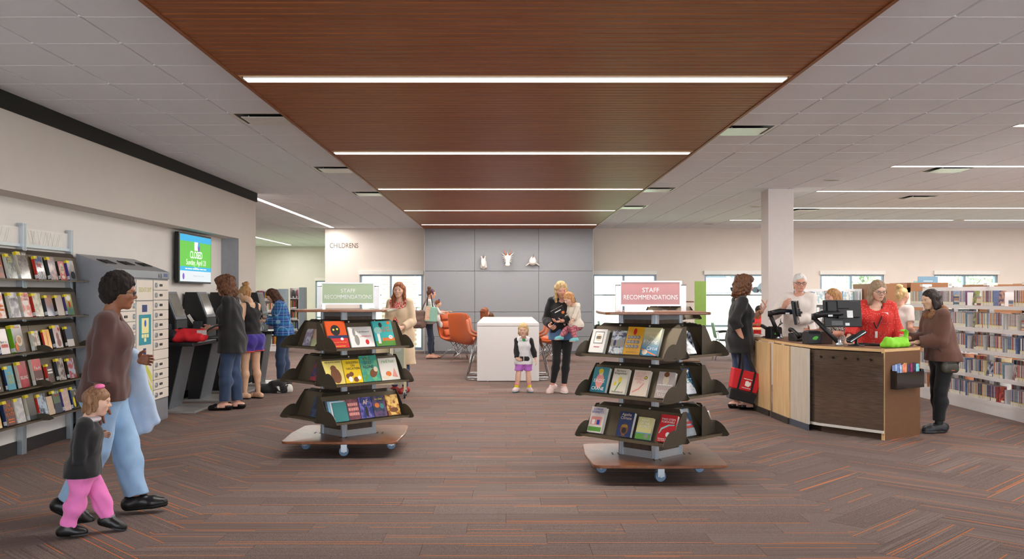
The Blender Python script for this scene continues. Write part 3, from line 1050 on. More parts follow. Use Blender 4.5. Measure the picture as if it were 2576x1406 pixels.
# ---- carpet
def carpet_mat():
    m = bpy.data.materials.new('carpet')
    nt, p = nodes_of(m)
    N, L = nt.nodes, nt.links
    p.inputs['Roughness'].default_value = 0.95
    p.inputs['Specular IOR Level'].default_value = 0.1
    uv = N.new('ShaderNodeUVMap')
    sep = N.new('ShaderNodeSeparateXYZ')
    L.new(uv.outputs['UV'], sep.inputs['Vector'])
    oi = N.new('ShaderNodeObjectInfo')
    ge = N.new('ShaderNodeNewGeometry')
    def mth(op, a, b=None, c=None):
        n = N.new('ShaderNodeMath')
        n.operation = op
        for i, q in enumerate((a, b, c)):
            if q is None:
                continue
            if isinstance(q, (int, float)):
                n.inputs[i].default_value = q
            else:
                L.new(q, n.inputs[i])
        return n.outputs[0]
    rnd = mth('FRACT', mth('ADD', oi.outputs['Random'], ge.outputs['Random Per Island']))
    # woven streaks along the plank
    cmb = N.new('ShaderNodeCombineXYZ')
    L.new(mth('MULTIPLY', sep.outputs['X'], 0.9), cmb.inputs['X'])
    L.new(mth('MULTIPLY', sep.outputs['Y'], 105.0), cmb.inputs['Y'])
    L.new(mth('MULTIPLY', rnd, 300.0), cmb.inputs['Z'])
    n1 = N.new('ShaderNodeTexNoise')
    n1.inputs['Scale'].default_value = 1.0
    n1.inputs['Detail'].default_value = 2.0
    L.new(cmb.outputs['Vector'], n1.inputs['Vector'])
    cmb2 = N.new('ShaderNodeCombineXYZ')
    L.new(mth('MULTIPLY', sep.outputs['X'], 330.0), cmb2.inputs['X'])
    L.new(mth('MULTIPLY', sep.outputs['Y'], 330.0), cmb2.inputs['Y'])
    L.new(mth('MULTIPLY', rnd, 90.0), cmb2.inputs['Z'])
    n2 = N.new('ShaderNodeTexNoise')
    n2.inputs['Scale'].default_value = 1.0
    n2.inputs['Detail'].default_value = 1.0
    L.new(cmb2.outputs['Vector'], n2.inputs['Vector'])
    strk = mth('MULTIPLY_ADD', mth('GREATER_THAN', mth('FRACT', mth('MULTIPLY', rnd, 5.3)), 0.55), 0.38, 0.2)
    mixv = mth('ADD', mth('MULTIPLY', mth('SUBTRACT', n1.outputs['Fac'], 0.5), strk), mth('MULTIPLY_ADD', n2.outputs['Fac'], 0.95, 0.2))
    mixv = mth('ADD', mixv, mth('MULTIPLY', mth('SUBTRACT', rnd, 0.5), 0.07))
    cr = N.new('ShaderNodeValToRGB')
    e = cr.color_ramp.elements
    e[0].position, e[0].color = 0.42, rgb((78, 66, 63))
    e[1].position, e[1].color = 1.0, rgb((158, 145, 139))
    e2 = e.new(0.68)
    e2.color = rgb((115, 99, 94))
    L.new(mixv, cr.inputs['Fac'])
    # thin orange yarn lines: two per plank and one near an edge
    c1 = mth('MULTIPLY_ADD', rnd, 0.22, 0.015)
    c2 = mth('MULTIPLY_ADD', mth('FRACT', mth('MULTIPLY', rnd, 7.31)), 0.22, 0.015)
    w = 0.0032
    def line(c):
        return mth('LESS_THAN', mth('ABSOLUTE', mth('SUBTRACT', sep.outputs['Y'], c)), w)
    n3 = N.new('ShaderNodeTexNoise')
    n3.inputs['Scale'].default_value = 1.0
    n3.inputs['Detail'].default_value = 0.0
    cmb3 = N.new('ShaderNodeCombineXYZ')
    L.new(mth('MULTIPLY', sep.outputs['X'], 1.3), cmb3.inputs['X'])
    L.new(mth('MULTIPLY', rnd, 50.0), cmb3.inputs['Y'])
    L.new(cmb3.outputs['Vector'], n3.inputs['Vector'])
    gate = mth('GREATER_THAN', n3.outputs['Fac'], 0.57)
    ln = mth('MAXIMUM', mth('MAXIMUM', mth('MULTIPLY', line(c1), mth('GREATER_THAN', mth('FRACT', mth('MULTIPLY', rnd, 11.7)), 0.5)), mth('MULTIPLY', line(c2), gate)),
             mth('MULTIPLY', line(0.004), mth('GREATER_THAN', mth('FRACT', mth('MULTIPLY', rnd, 3.7)), 0.55)))
    mx = N.new('ShaderNodeMix')
    mx.data_type = 'RGBA'
    L.new(mth('MULTIPLY', ln, 0.85), mx.inputs['Factor'])
    L.new(cr.outputs['Color'], mx.inputs['A'])
    mx.inputs['B'].default_value = rgb((228, 124, 44))
    L.new(mx.outputs['Result'], p.inputs['Base Color'])
    b = N.new('ShaderNodeBump')
    b.inputs['Strength'].default_value = 0.35
    b.inputs['Distance'].default_value = 0.004
    L.new(mixv, b.inputs['Height'])
    L.new(b.outputs['Normal'], p.inputs['Normal'])
    return m

CARPET = carpet_mat()

def plank_mesh(Ls, name='carpet_plank'):
    """Ls: list of (Matrix, length, width); top face at local z 0; UV in metres"""
    vs, fs, uv = [], [], []
    for (M_, l, w) in Ls:
        n = len(vs)
        g, b = 0.0002, 0.0012
        for (x, y, z) in ((g, g, -0.006), (l - g, g, -0.006), (l - g, w - g, -0.006), (g, w - g, -0.006),
                          (g + b, g + b, 0), (l - g - b, g + b, 0), (l - g - b, w - g - b, 0), (g + b, w - g - b, 0)):
            vs.append(M_ @ Vector((x, y, z)))
            uv.append((x, y))
        fs += [tuple(n + i for i in q) for q in ((4, 5, 6, 7), (0, 1, 5, 4), (1, 2, 6, 5), (2, 3, 7, 6), (3, 0, 4, 7))]
    me = bpy.data.meshes.new(name)
    me.from_pydata([tuple(v) for v in vs], [], fs)
    ul = me.uv_layers.new(name='UVMap')
    for i, lp in enumerate(me.loops):
        ul.data[i].uv = uv[lp.vertex_index]
    me.materials.append(CARPET)
    return me

def build_floor():
    fl = struct('floor')
    MB().box(XFAR, -4.7, YFRONT, YFAR, -0.12, -0.0075).box(-4.7, XR, YFRONT, YB + 0.1, -0.12, -0.0075).build('floor_slab', mat('subfloor', (86, 72, 66), 0.9), fl)
    W, LL, n = 0.25, 1.0, 4
    items = []
    # straight rows under the wood ceiling
    r = 0
    y = -3.0
    while y < 24:
        off = (0.0, 0.5, 0.25, 0.75)[r % 4] * 1.0
        x = -4.0 + off
        while x < 3.6:
            if x > -3.4:
                items.append((Matrix.Translation((x, y, -0.0012)), LL, W, x + 0.5, y + 0.12))
            x += LL
        y += W
        r += 1
    # herringbone on both sides
    for (x0, x1, ox, sgn) in ((XFAR, -2.06, -2.06, 1), (2.3, XR, 2.3, -1)):
        Rz = Matrix.Rotation(math.radians(45), 4, 'Z')
        for i in range(-95, 96):
            for j in range(-9, 10):
                bx, by = (i + 2 * n * j) * W, i * W
                for (px, py, rot) in ((bx, by, 0), (bx + n * W, by + W - LL, 1)):
                    M0 = Matrix.Translation((px, py, 0))
                    if rot:
                        M0 = M0 @ Matrix(((0, -1, 0, W), (1, 0, 0, 0), (0, 0, 1, 0), (0, 0, 0, 1)))
                    M_ = Matrix.Translation((ox, 14, 0)) @ Rz @ M0
                    c = M_ @ Vector((LL / 2, W / 2, 0))
                    if x0 < c.x < x1 and -3 < c.y < (32.5 if c.x < -5.2 else 23.7):
                        items.append((M_, LL, W, c.x, c.y))
    vis = [it for it in items if in_view(it[3], it[4], 0, 150)]
    vis.sort(key=lambda it: it[4])
    near = vis[:300]
    ids = set(id(it) for it in near)
    rest = [it for it in items if id(it) not in ids]
    pm = plank_mesh([(Matrix.Identity(4), LL, W)])
    for it in near:
        o = bpy.data.objects.new('carpet_plank', pm)
        link(o, fl)
        o.matrix_local = it[0]
    o = bpy.data.objects.new('carpet_plank_field', plank_mesh([(it[0], it[1], it[2]) for it in rest], 'carpet_plank_field'))
    link(o, fl)
    o['kind'] = 'stuff'
build_floor()

# ---- tile ceiling
TILE = mat('ceiling_tile', (233, 237, 244), 0.9, var=0.05, vs=160, bump=0.25, bs=500)
VENT_SPOTS = {}

def build_ceiling():
    ce = struct('ceiling')
    slab = mat('ceiling_grid', (96, 94, 95), 0.8)
    b = MB()
    b.box(XFAR, -4.7, YFRONT, YFAR, CEIL + 0.012, CEIL + 0.2)
    b.box(-4.7, XW0 + 0.0, YFRONT, YB + 0.25, CEIL + 0.012, CEIL + 0.2)
    b.box(XW1, XR, YFRONT, YB + 0.25, CEIL + 0.012, CEIL + 0.2)
    b.box(XW0, XW1, YFRONT, YB + 0.25, CEIL + 0.012, CEIL + 0.2)
    b.build('ceiling_slab', slab, ce)
    t = 0.6096
    tiles = []
    y0 = 6.338 - 17 * t
    def col(xa, xb):
        k = 0
        while True:
            ya = y0 + k * t
            if ya > YFAR:
                break
            tiles.append((xa, xb, ya, ya + t))
            k += 1
    k = 0
    while XW0 - (k + 1) * t > XFAR - t:
        col(XW0 - (k + 1) * t, XW0 - k * t)
        k += 1
    k = 0
    while XW1 + k * t < XR:
        col(XW1 + k * t, XW1 + (k + 1) * t)
        k += 1
    vents = []
    for (cx, cy) in VENTS:
        vents.append((cx, cy))
    keep = []
    for q in tiles:
        cx, cy = (q[0] + q[1]) / 2, (q[2] + q[3]) / 2
        if any(abs(cx - vx) < 0.3 and abs(cy - vy) < 0.3 for vx, vy in vents):
            continue
        if q[2] > YB and q[0] > -5.0:
            continue
        keep.append(q)
    def shape(bm, q):
        g, e = 0.009, 0.006
        x0, x1, ya, yb = q[0] + g * 0.6, q[1] - g * 0.6, q[2] + 0.006, q[3] - 0.006
        bm.add([(x0 + e, ya + 0.003, CEIL), (x1 - e, ya + 0.003, CEIL), (x1 - e, yb - 0.003, CEIL), (x0 + e, yb - 0.003, CEIL), (x0, ya, CEIL + 0.011), (x1, ya, CEIL + 0.011), (x1, yb, CEIL + 0.011), (x0, yb, CEIL + 0.011)],
               [(3, 2, 1, 0), (0, 1, 5, 4), (1, 2, 6, 5), (2, 3, 7, 6), (3, 0, 4, 7)])
    gb = MB()
    k = 0
    while y0 + k * t < YFAR:
        yy = y0 + k * t
        gb.box(XFAR, XW0, yy - 0.006, yy + 0.006, CEIL + 0.001, CEIL + 0.012) if yy < YB else gb.box(XFAR, -4.8, yy - 0.006, yy + 0.006, CEIL + 0.001, CEIL + 0.012)
        if yy < YB:
            gb.box(XW1, XR, yy - 0.006, yy + 0.006, CEIL + 0.001, CEIL + 0.012)
        k += 1
    gb.build('grid_bar_field', mat('grid_white', (240, 244, 250), 0.35), ce)['kind'] = 'stuff'
    vis = [q for q in keep if in_view((q[0] + q[1]) / 2, (q[2] + q[3]) / 2, CEIL, 90) and not (q[0] < XL - 0.6 and q[2] < 15.6)]
    vis.sort(key=lambda q: q[2])
    near = vis[:300]
    ids = set(near)
    bm = MB()
    shape(bm, (-t / 2, t / 2, -t / 2, t / 2))
    me = bm.mesh('ceiling_tile')
    me.materials.append(TILE)
    for q in near:
        o = bpy.data.objects.new('ceiling_tile', me)
        link(o, ce)
        o.location = ((q[0] + q[1]) / 2, (q[2] + q[3]) / 2, 0)
    bm = MB()
    for q in keep:
        if q not in ids:
            shape(bm, q)
    o = bm.build('ceiling_tile_field', TILE, ce)
    o['kind'] = 'stuff'

def tl(i):   # tile row centre
    return 6.338 + (i + 0.5) * 0.6096
def tx(k):   # tile column centre: negative counts left from the wood edge, positive right
    return XW0 + (k + 0.5) * 0.6096 if k < 0 else XW1 + (k + 0.5) * 0.6096
# air diffusers (tile column, tile row)
VENTS = [(tx(-1), tl(4)), (tx(-1), tl(10)), (tx(-1), tl(16 - 1)), (tx(0), tl(5)), (tx(0), tl(14)), (tx(0), tl(19)), (tx(6), tl(10)), (tx(8), tl(16)), (tx(6), tl(20))]
build_ceiling()

def wood_mat(name, c1, c2, rough=0.35, sc=(0.6, 14, 14), coat=0.0, bump=0.1, vary=0.0):
    if name in MATS:
        return MATS[name]
    m = bpy.data.materials.new(name)
    MATS[name] = m
    nt, p = nodes_of(m)
    N, L = nt.nodes, nt.links
    p.inputs['Roughness'].default_value = rough
    p.inputs['Coat Weight'].default_value = coat
    tc = N.new('ShaderNodeTexCoord')
    mp = N.new('ShaderNodeMapping')
    mp.inputs['Scale'].default_value = sc
    L.new(tc.outputs['Object'], mp.inputs['Vector'])
    oi = N.new('ShaderNodeObjectInfo')
    ad = N.new('ShaderNodeVectorMath')
    ad.operation = 'MULTIPLY_ADD'
    L.new(oi.outputs['Random'], ad.inputs[0])
    ad.inputs[1].default_value = (37, 11, 23)
    L.new(mp.outputs['Vector'], ad.inputs[2])
    nz = N.new('ShaderNodeTexNoise')
    nz.inputs['Scale'].default_value = 3.0
    nz.inputs['Detail'].default_value = 5
    nz.inputs['Distortion'].default_value = 0.8
    L.new(ad.outputs['Vector'], nz.inputs['Vector'])
    cr = N.new('ShaderNodeValToRGB')
    cr.color_ramp.elements[0].position = 0.3
    cr.color_ramp.elements[0].color = rgb(c1)
    cr.color_ramp.elements[1].position = 0.7
    cr.color_ramp.elements[1].color = rgb(c2)
    L.new(nz.outputs['Fac'], cr.inputs['Fac'])
    L.new(cr.outputs['Color'], p.inputs['Base Color'])
    b = N.new('ShaderNodeBump')
    b.inputs['Strength'].default_value = bump
    b.inputs['Distance'].default_value = 0.003
    L.new(nz.outputs['Fac'], b.inputs['Height'])
    L.new(b.outputs['Normal'], p.inputs['Normal'])
    return m

CEILWOOD = wood_mat('ceiling_wood', (122, 62, 22), (156, 88, 40), 0.5, (0.5, 16, 16))
CEILWOOD.node_tree.nodes['Principled BSDF'].inputs['Specular IOR Level'].default_value = 0.3
TANREV = mat('wood_reveal', (240, 206, 156), 0.7)
LIGHTY = [7.03 + 3.66 * i for i in range(5)]

def build_wood_ceiling():
    wc = struct('ceiling_wood')
    box('backing_board', TANREV, wc, XW0 + 0.02, XW1 - 0.02, YFRONT, YBLUE + 1.2, WOODZ + 0.005, CEIL - 0.002)
    pitch, gap = 0.1015, 0.017
    me = MB().prism([(0, 0.016), (0, 0.002), (0.002, 0), (pitch - gap - 0.002, 0), (pitch - gap, 0.002), (pitch - gap, 0.016)], 'x', XW0 + 0.03, XW1 - 0.03).mesh('wood_slat')
    me.materials.append(CEILWOOD)
    y = YBLUE + 0.35
    far = MB()
    while y > YFRONT:
        if not any(abs(y + pitch / 2 - ly) < 0.09 for ly in LIGHTY):
            if y > 4.6:
                o = bpy.data.objects.new('wood_slat', me)
                link(o, wc)
                o.location = (0, y, WOODZ)
            else:
                far.box(XW0 + 0.03, XW1 - 0.03, y, y + pitch - gap, WOODZ, WOODZ + 0.016)
        y -= pitch
    far.build('wood_slat_field', CEILWOOD, wc)['kind'] = 'stuff'
    for xa, xb in ((XW0, XW0 + 0.028), (XW1 - 0.028, XW1)):
        box('edge_trim', CEILWOOD, wc, xa, xb, YFRONT, YBLUE + 1.0, WOODZ - 0.006, CEIL + 0.004)
build_wood_ceiling()

# ---- linear lamps: a recessed glowing diffuser plus the light it gives
def lamp_strip(label, x0, x1, y0, y1, z, watts, group, frame=True):
    long_x = (x1 - x0) > (y1 - y0)
    o = thing('linear_ceiling_lamp', label, 'ceiling lamp', ((x0 + x1) / 2, (y0 + y1) / 2, z), 0, group)
    hx, hy = (x1 - x0) / 2, (y1 - y0) / 2
    box('diffuser', emit_mat('lamp_diffuser', (255, 243, 230), 5.0), o, -hx + 0.008, hx - 0.008, -hy + 0.008, hy - 0.008, 0.004, 0.014)
    b = MB()
    b.box(-hx, hx, -hy, -hy + 0.008, 0, 0.02).box(-hx, hx, hy - 0.008, hy, 0, 0.02)
    b.box(-hx, -hx + 0.008, -hy, hy, 0, 0.02).box(hx - 0.008, hx, -hy, hy, 0, 0.02)
    b.build('housing', mat('lamp_housing', (225, 220, 214), 0.5), o)
    ld = bpy.data.lights.new('lamp_light', 'AREA')
    ld.shape = 'RECTANGLE'
    ld.size, ld.size_y = 2 * hx, 2 * hy
    ld.energy = watts * LAMP
    ld.color = (1.0, 0.955, 0.905)
    lo = bpy.data.objects.new('lamp_light', ld)
    link(lo, o)
    lo.location = (0, 0, -0.01)
    return o

ORD = ['first', 'second', 'third', 'fourth', 'fifth', 'sixth', 'seventh', 'eighth', 'ninth']
for i, y in enumerate(LIGHTY):
    lamp_strip('glowing linear lamp across the slatted wood ceiling, %s counted from the grey animal-head wall' % ORD[4 - i], XW0 + 0.05, XW1 - 0.05, y - 0.075, y + 0.075, WOODZ - 0.006, 62, 'linear lamps in the wood ceiling')
for i in ():
    y = LIGHTY[0] - 3.66 * i
    lamp_strip('glowing linear lamp across the slatted wood ceiling, %s counted from the grey animal-head wall' % ORD[4 + i], XW0 + 0.05, XW1 - 0.05, y - 0.075, y + 0.075, WOODZ - 0.006, 62, 'linear lamps in the wood ceiling')
for i in range(6):
    y = 21.4 - 3.0 * i
    lamp_strip('long glowing lamp in the white tile ceiling, %s counted from the window wall' % ORD[i], 5.23, 15.0, y - 0.06, y + 0.06, CEIL - 0.008, 130, 'linear lamps over the shelves')
lamp_strip('glowing linear lamp running lengthwise beside the white CHILDRENS wall', -4.58, -4.46, 15.9, 23.8, CEIL - 0.008, 105, None)
lamp_strip('glowing linear lamp in the far ceiling above the distant childrens shelves', -7.66, -7.54, 24.5, 32.2, CEIL - 0.008, 105, None)

# ---- walls
def wall_left():
    w = struct('wall_left')
    b = MB()
    b.box(XL - 0.45, XL, YFRONT, 15.7, 2.395, 3.09)             # soffit over the recess
    b.box(XL - 0.45, XL, 14.7, 15.7, 0, 2.395)                  # pier at the end
    b.build('plaster', WALLL, w)
    box('recess_back', mat('wall_paint_white', (244, 240, 235), 0.7, var=0.02, vs=3), w, XL - 0.45, XL - 0.28, YFRONT, 14.7, 0, 2.395)
    box('cove_band', mat('black_cove', (18, 17, 17), 0.7), w, XL - 0.5, XL + 0.02, YFRONT, 15.74, 3.085, CEIL + 0.01)
    box('jamb_panel', mat('jamb_grey', (158, 160, 166), 0.7), w, XL - 0.282, XL + 0.002, 14.692, 14.70, 0.0, 2.395)
    bb = struct('baseboard_left')
    b = MB()
    b.box(XL - 0.28, XL - 0.268, YFRONT, 14.69, 0, 0.125).box(XL - 0.0, XL + 0.012, 14.7, 15.712, 0, 0.125)
    b.build('skirting', mat('baseboard_black', (44, 40, 40), 0.6), bb)
wall_left()

WINS = [(-3.86, -2.19), (2.28, 3.96), (5.23, 6.91), (8.28, 9.96), (11.28, 12.96), (14.3, 15.9)]
WTOP = 2.03

def wall_with_windows(name, m, x0, x1, y0, y1, wins, top):
    w = struct(name)
    b = MB()
    xs = x0
    for (a, c) in wins:
        b.box(xs, a, y0, y1, 0, CEIL + 0.01)
        b.box(a, c, y0, y1, top, CEIL + 0.01)
        b.box(a, c, y0, y1, -0.1, 0.03)
        xs = c
    b.box(xs, x1, y0, y1, 0, CEIL + 0.01)
    b.build('plaster', m, w)
    return w

wall_with_windows('wall_back', WALL, -4.77, XR, YB, YB + 0.25, WINS, WTOP)
box('wall_return', WALL, None, -4.77, -4.6, YB + 0.25, YFAR, 0, CEIL + 0.01)['kind'] = 'structure'
wall_with_windows('wall_far', WALLG, XFAR, -4.6, YFAR, YFAR + 0.2, [(-6.92, -5.3)], 2.0)
box('wall_side', WALLG, None, XFAR, XFAR + 0.2, 15.7, YFAR, 0, CEIL + 0.01)['kind'] = 'structure'
box('wall_right', WALL, None, XR, XR + 0.2, YFRONT, YB + 0.2, 0, CEIL + 0.01)['kind'] = 'structure'
box('wall_partition', WALLL, None, XFAR, XL - 0.45, 15.5, 15.7, 0, CEIL + 0.01)['kind'] = 'structure'
# unseen wall behind the lens, added with open bays for soft frontal daylight
wf = struct('wall_front')
b = MB()
b.box(XL - 0.5, XR, YFRONT - 0.2, YFRONT, 2.75, CEIL + 0.2)
b.box(XL - 0.5, XR, YFRONT - 0.2, YFRONT, -0.1, 0.12)
for i in range(9):
    x = XL - 0.5 + i * 2.6
    b.box(x - 0.06, x + 0.06, YFRONT - 0.2, YFRONT, 0, 2.8)
b.build('frame', ALU, wf)

FRAME = mat('window_frame', (150, 165, 182), 0.4, metal=0.4)
GLASS = glass_mat('window_glass')

def window(i, x0, x1, y, top, low=True):
    w = struct('window_%d' % i)
    f = 0.055
    b = MB()
    b.box(x0, x0 + f, y, y + 0.12, 0.03, top).box(x1 - f, x1, y, y + 0.12, 0.03, top)
    b.box(x0 + f, x1 - f, y, y + 0.12, 0.03, 0.1).box(x0 + f, x1 - f, y, y + 0.12, top - f, top)
    b.build('window_frame', FRAME, w, bevel=0.004)
    xm = x0 + (x1 - x0) * 0.49
    box('mullion', FRAME, w, xm - 0.03, xm + 0.03, y + 0.002, y + 0.118, 0.1, top - f)
    box('transom', FRAME, w, x0 + f, x1 - f, y + 0.004, y + 0.116, 0.63, 0.69)
    for (a, c) in ((x0 + f, xm - 0.03), (xm + 0.03, x1 - f)):
        for (p, q) in ((0.1, 0.63), (0.69, top - f)):
            box('pane', GLASS, w, a, c, y + 0.055, y + 0.061, p, q)
    box('blind_box', WHITE, w, x0 - 0.02, x1 + 0.02, y - 0.1, y - 0.002, top - 0.015, top + 0.09, bevel=0.006)
for i, (a, c) in enumerate(WINS):
    window(i + 1, a, c, YB + 0.03, WTOP)
window(len(WINS) + 1, -6.92, -5.3, YFAR + 0.02, 2.0)

# ---- upholstered accent wall with the joints between its panels
def accent_wall():
    w = struct('wall_accent')
    box('wall_core', mat('accent_core', (120, 122, 125), 0.8), w, XW0 + 0.02, XW1 - 0.02, YBLUE + 0.03, YB - 0.02, 0, WOODZ + 0.05)
    m = mat('accent_fabric', (143, 145, 149), 0.9, var=0.06, vs=40, bump=0.2, bs=600, sheen=0.2)
    xs = [XW0 + 0.02, -0.79, 0.82, XW1 - 0.02]
    zs = [0.06, 0.45, 0.98 - 0.02, 2.07, WOODZ + 0.05]
    zs = [0.06, 0.43, 0.78, 1.05, 2.08, WOODZ + 0.05]
    for i in range(3):
        for j in range(len(zs) - 1):
            g = 0.004
            box('wall_panel', m, w, xs[i] + g, xs[i + 1] - g, YBLUE, YBLUE + 0.03, zs[j] + g, zs[j + 1] - g, bevel=0.006)
    for sx in (XW0 + 0.008, XW1 - 0.02):
        box('side_trim', mat('accent_trim', (196, 196, 194), 0.6), w, sx, sx + 0.012, YBLUE - 0.004, YB - 0.03, 0, WOODZ + 0.05)
    bb = struct('baseboard_accent')
    box('skirting', mat('baseboard_grey', (98, 96, 98), 0.6), bb, XW0 + 0.02, XW1 - 0.02, YBLUE - 0.012, YBLUE + 0.02, 0, 0.06)
accent_wall()

# square column
b = MB()
b.box(4.33, 4.75, 15.1, 15.52, 0, CEIL + 0.01)
b.build('column', mat('column_paint', (226, 218, 214), 0.7, var=0.02), None, bevel=0.008)['kind'] = 'structure'

# ---- diffusers, ceiling speakers
def vents():
    rows = [('left', 0)]
    lab = {0: 'square air diffuser beside the wood ceiling over the checkout alcove', 1: 'small louvred air diffuser beside the wood ceiling, middle of the alcove side',
           2: 'white air diffuser beside the wood ceiling close to the white CHILDRENS wall', 3: 'open square air diffuser beside the wood ceiling on the service desk side',
           4: 'pale air diffuser beside the wood ceiling on the desk side, between its neighbours', 5: 'air diffuser beside the wood ceiling close to the window wall',
           6: 'dark slotted air diffuser between two long lamps over the media shelves', 7: 'white square air diffuser in the tiles behind the square column', 8: 'flat air diffuser in the ceiling near the far windows'}
    for i, (cx, cy) in enumerate(VENTS):
        o = thing('air_diffuser', lab[i], 'air vent', (cx, cy, CEIL), 0, 'ceiling air diffusers')
        s = 0.30
        b = MB()
        for (x0, x1, y0, y1) in ((-s, s, -s, -s + 0.03), (-s, s, s - 0.03, s), (-s, -s + 0.03, -s + 0.03, s - 0.03), (s - 0.03, s, -s + 0.03, s - 0.03)):
            b.box(x0, x1, y0, y1, 0, 0.012)
        b.build('vent_frame', WHITE, o)
        box('duct_throat', mat('duct_dark', (60, 58, 58), 0.6, metal=0.5), o, -s + 0.03, s - 0.03, -s + 0.03, s - 0.03, 0.006, 0.0115)
        box('face_plate', mat('vent_plate', (222, 222, 220), 0.35), o, -0.21, 0.21, -0.21, 0.21, -0.022, -0.014, bevel=0.004)
        for (hx, hy) in ((-0.15, -0.15), (0.15, 0.15)):
            MB().cyl((hx, hy, -0.014), (hx, hy, 0.007), 0.008, n=8).build('hanger', ALU, o)
    for i, (px, py) in enumerate(((2092, 452), (1900, 519), (1785, 563), (2412, 553))):
        y = FPX * (CEIL - 1.5) / (740 - py)
        x = (px - 1273) * y / FPX
        l = ['round ceiling speaker between the wood ceiling and the lamp over the desk', 'round ceiling speaker just ahead of the square column', 'round ceiling speaker close to the window wall beside the wood ceiling', 'round ceiling speaker close to the window wall above the shelving']
        o = thing('ceiling_speaker', l[i], 'speaker', (x, y, CEIL), 0, 'round ceiling speakers')
        MB().lathe([(0.13, -0.001), (0.13, -0.008), (0.12, -0.012), (0.115, -0.012), (0.115, -0.001)], 24).build('bezel', WHITE, o, True)
        MB().lathe([(0.113, -0.002), (0.113, -0.007), (0.06, -0.01), (0.001, -0.0105)], 24).build('grille', mat('speaker_grille', (190, 188, 186), 0.7, bump=0.5, bs=900), o, True)
vents()

# wall lettering
text('wall_lettering', 'CHILDRENS', mat('letter_bronze', (112, 90, 74), 0.5), None, ((865.5 - 1273) * YB / FPX, YB - 0.008, CAM_H + (740 - 617.5) * YB / FPX), (1, 0, 0), (0, 0, 1), w=0.75, h=0.13)
tag(bpy.data.objects['wall_lettering'], 'thin bronze CHILDRENS lettering on the white wall above the window', 'sign')
# ================================================================ books and media
def cover_mat(c1, c2=None, style='plain', seed=0.0, gloss=0.25):
    key = 'cover_%s_%s_%s_%.2f' % (c1, c2, style, seed)
    if key in MATS:
        return MATS[key]
    if c2 is None or style == 'plain':
        return mat(key, c1, gloss, var=0.05, vs=8, coat=0.5)
    m = bpy.data.materials.new(key)
    MATS[key] = m
    nt, p = nodes_of(m)
    N, L = nt.nodes, nt.links
    p.inputs['Roughness'].default_value = gloss
    p.inputs['Coat Weight'].default_value = 0.5
    p.inputs['Coat Roughness'].default_value = 0.1
    tc = N.new('ShaderNodeTexCoord')
    cr = N.new('ShaderNodeValToRGB')
    cr.color_ramp.elements[0].color = rgb(c1)
    cr.color_ramp.elements[1].color = rgb(c2)
    if style == 'grad':
        sp = N.new('ShaderNodeSeparateXYZ')
        L.new(tc.outputs['Generated'], sp.inputs['Vector'])
        L.new(sp.outputs['Z'], cr.inputs['Fac'])
        cr.color_ramp.elements[0].position = 0.25
        cr.color_ramp.elements[1].position = 0.75
    elif style == 'band':
        sp = N.new('ShaderNodeSeparateXYZ')
        L.new(tc.outputs['Generated'], sp.inputs['Vector'])
        L.new(sp.outputs['Z'], cr.inputs['Fac'])
        cr.color_ramp.interpolation = 'CONSTANT'
        cr.color_ramp.elements[1].position = 0.3 + 0.4 * (seed % 1)
    else:
        mp = N.new('ShaderNodeMapping')
        mp.inputs['Location'].default_value = (seed * 3.1, seed, seed * 7.7)
        L.new(tc.outputs['Object'], mp.inputs['Vector'])
        nz = N.new('ShaderNodeTexNoise')
        nz.inputs['Scale'].default_value = 22
        nz.inputs['Detail'].default_value = 3
        L.new(mp.outputs['Vector'], nz.inputs['Vector'])
        L.new(nz.outputs['Fac'], cr.inputs['Fac'])
        cr.color_ramp.elements[0].position = 0.42
        cr.color_ramp.elements[1].position = 0.58
    L.new(cr.outputs['Color'], p.inputs['Base Color'])
    return m

PAGES = mat('paper_edges', (232, 226, 212), 0.8, var=0.05, vs=400, stretch=(0.02, 1, 0.02))
YTAPE = mat('yellow_label', (236, 214, 40), 0.4)
WLABEL = mat('white_label', (232, 234, 236), 0.4)

def book(label, group, mtx, w, h, t, cover, spine=None, art=(), words=(), sticker=None, tape=False, name='book'):
    """cover boards + page block; x across (spine at x=0), front cover faces -y, z up"""
    b = MB()
    bt = 0.0022
    b.box(0, w, 0, bt, 0, h).box(0, w, t - bt, t, 0, h)
    if spine is None:
        b.box(-0.001, bt, 0, t, 0, h)
    o = b.build(name, cover)
    o.matrix_world = mtx
    tag(o, label, 'book', group)
    if spine is not None:
        box('spine', spine, o, -0.0015, bt, 0, t, 0, h)
    box('page_block', PAGES, o, bt, w - 0.003, bt + 0.0001, t - bt - 0.0001, 0.002, h - 0.003)
    R_, U_ = (1, 0, 0), (0, 0, 1)
    for k, (pts, m) in enumerate(art):
        patch('cover_art', m, o, [(p[0] * w, p[1] * h) for p in pts], (0, -0.0003 - 0.0004 * k, 0), R_, U_, 0.0003)
    for (s, m, cx, cz, ww, hh_) in words:
        text('cover_title', s, m, o, (cx * w, -0.0022 - 0.0004 * len(art), cz * h), R_, U_, w=ww * w, h=hh_ * h)
    if tape:
        b = MB()
        z1 = h - 0.001
        b.box(-0.0032, w * 0.36, -0.0012, t * 0.9, z1 - h * 0.12, z1)
        b.build('spine_tape', YTAPE, o)
    if sticker:
        box('spine_label', sticker, o, -0.0032, 0.0, 0.001, t - 0.001, 0.01, 0.045)
    return o

# ================================================================ wall rack of face-out books (alcove)
OLIVE = mat('bronze_powdercoat', (104, 92, 74), 0.42, metal=0.35, var=0.05)
OLIVED = mat('bronze_dark', (78, 70, 58), 0.38, metal=0.35, var=0.05)

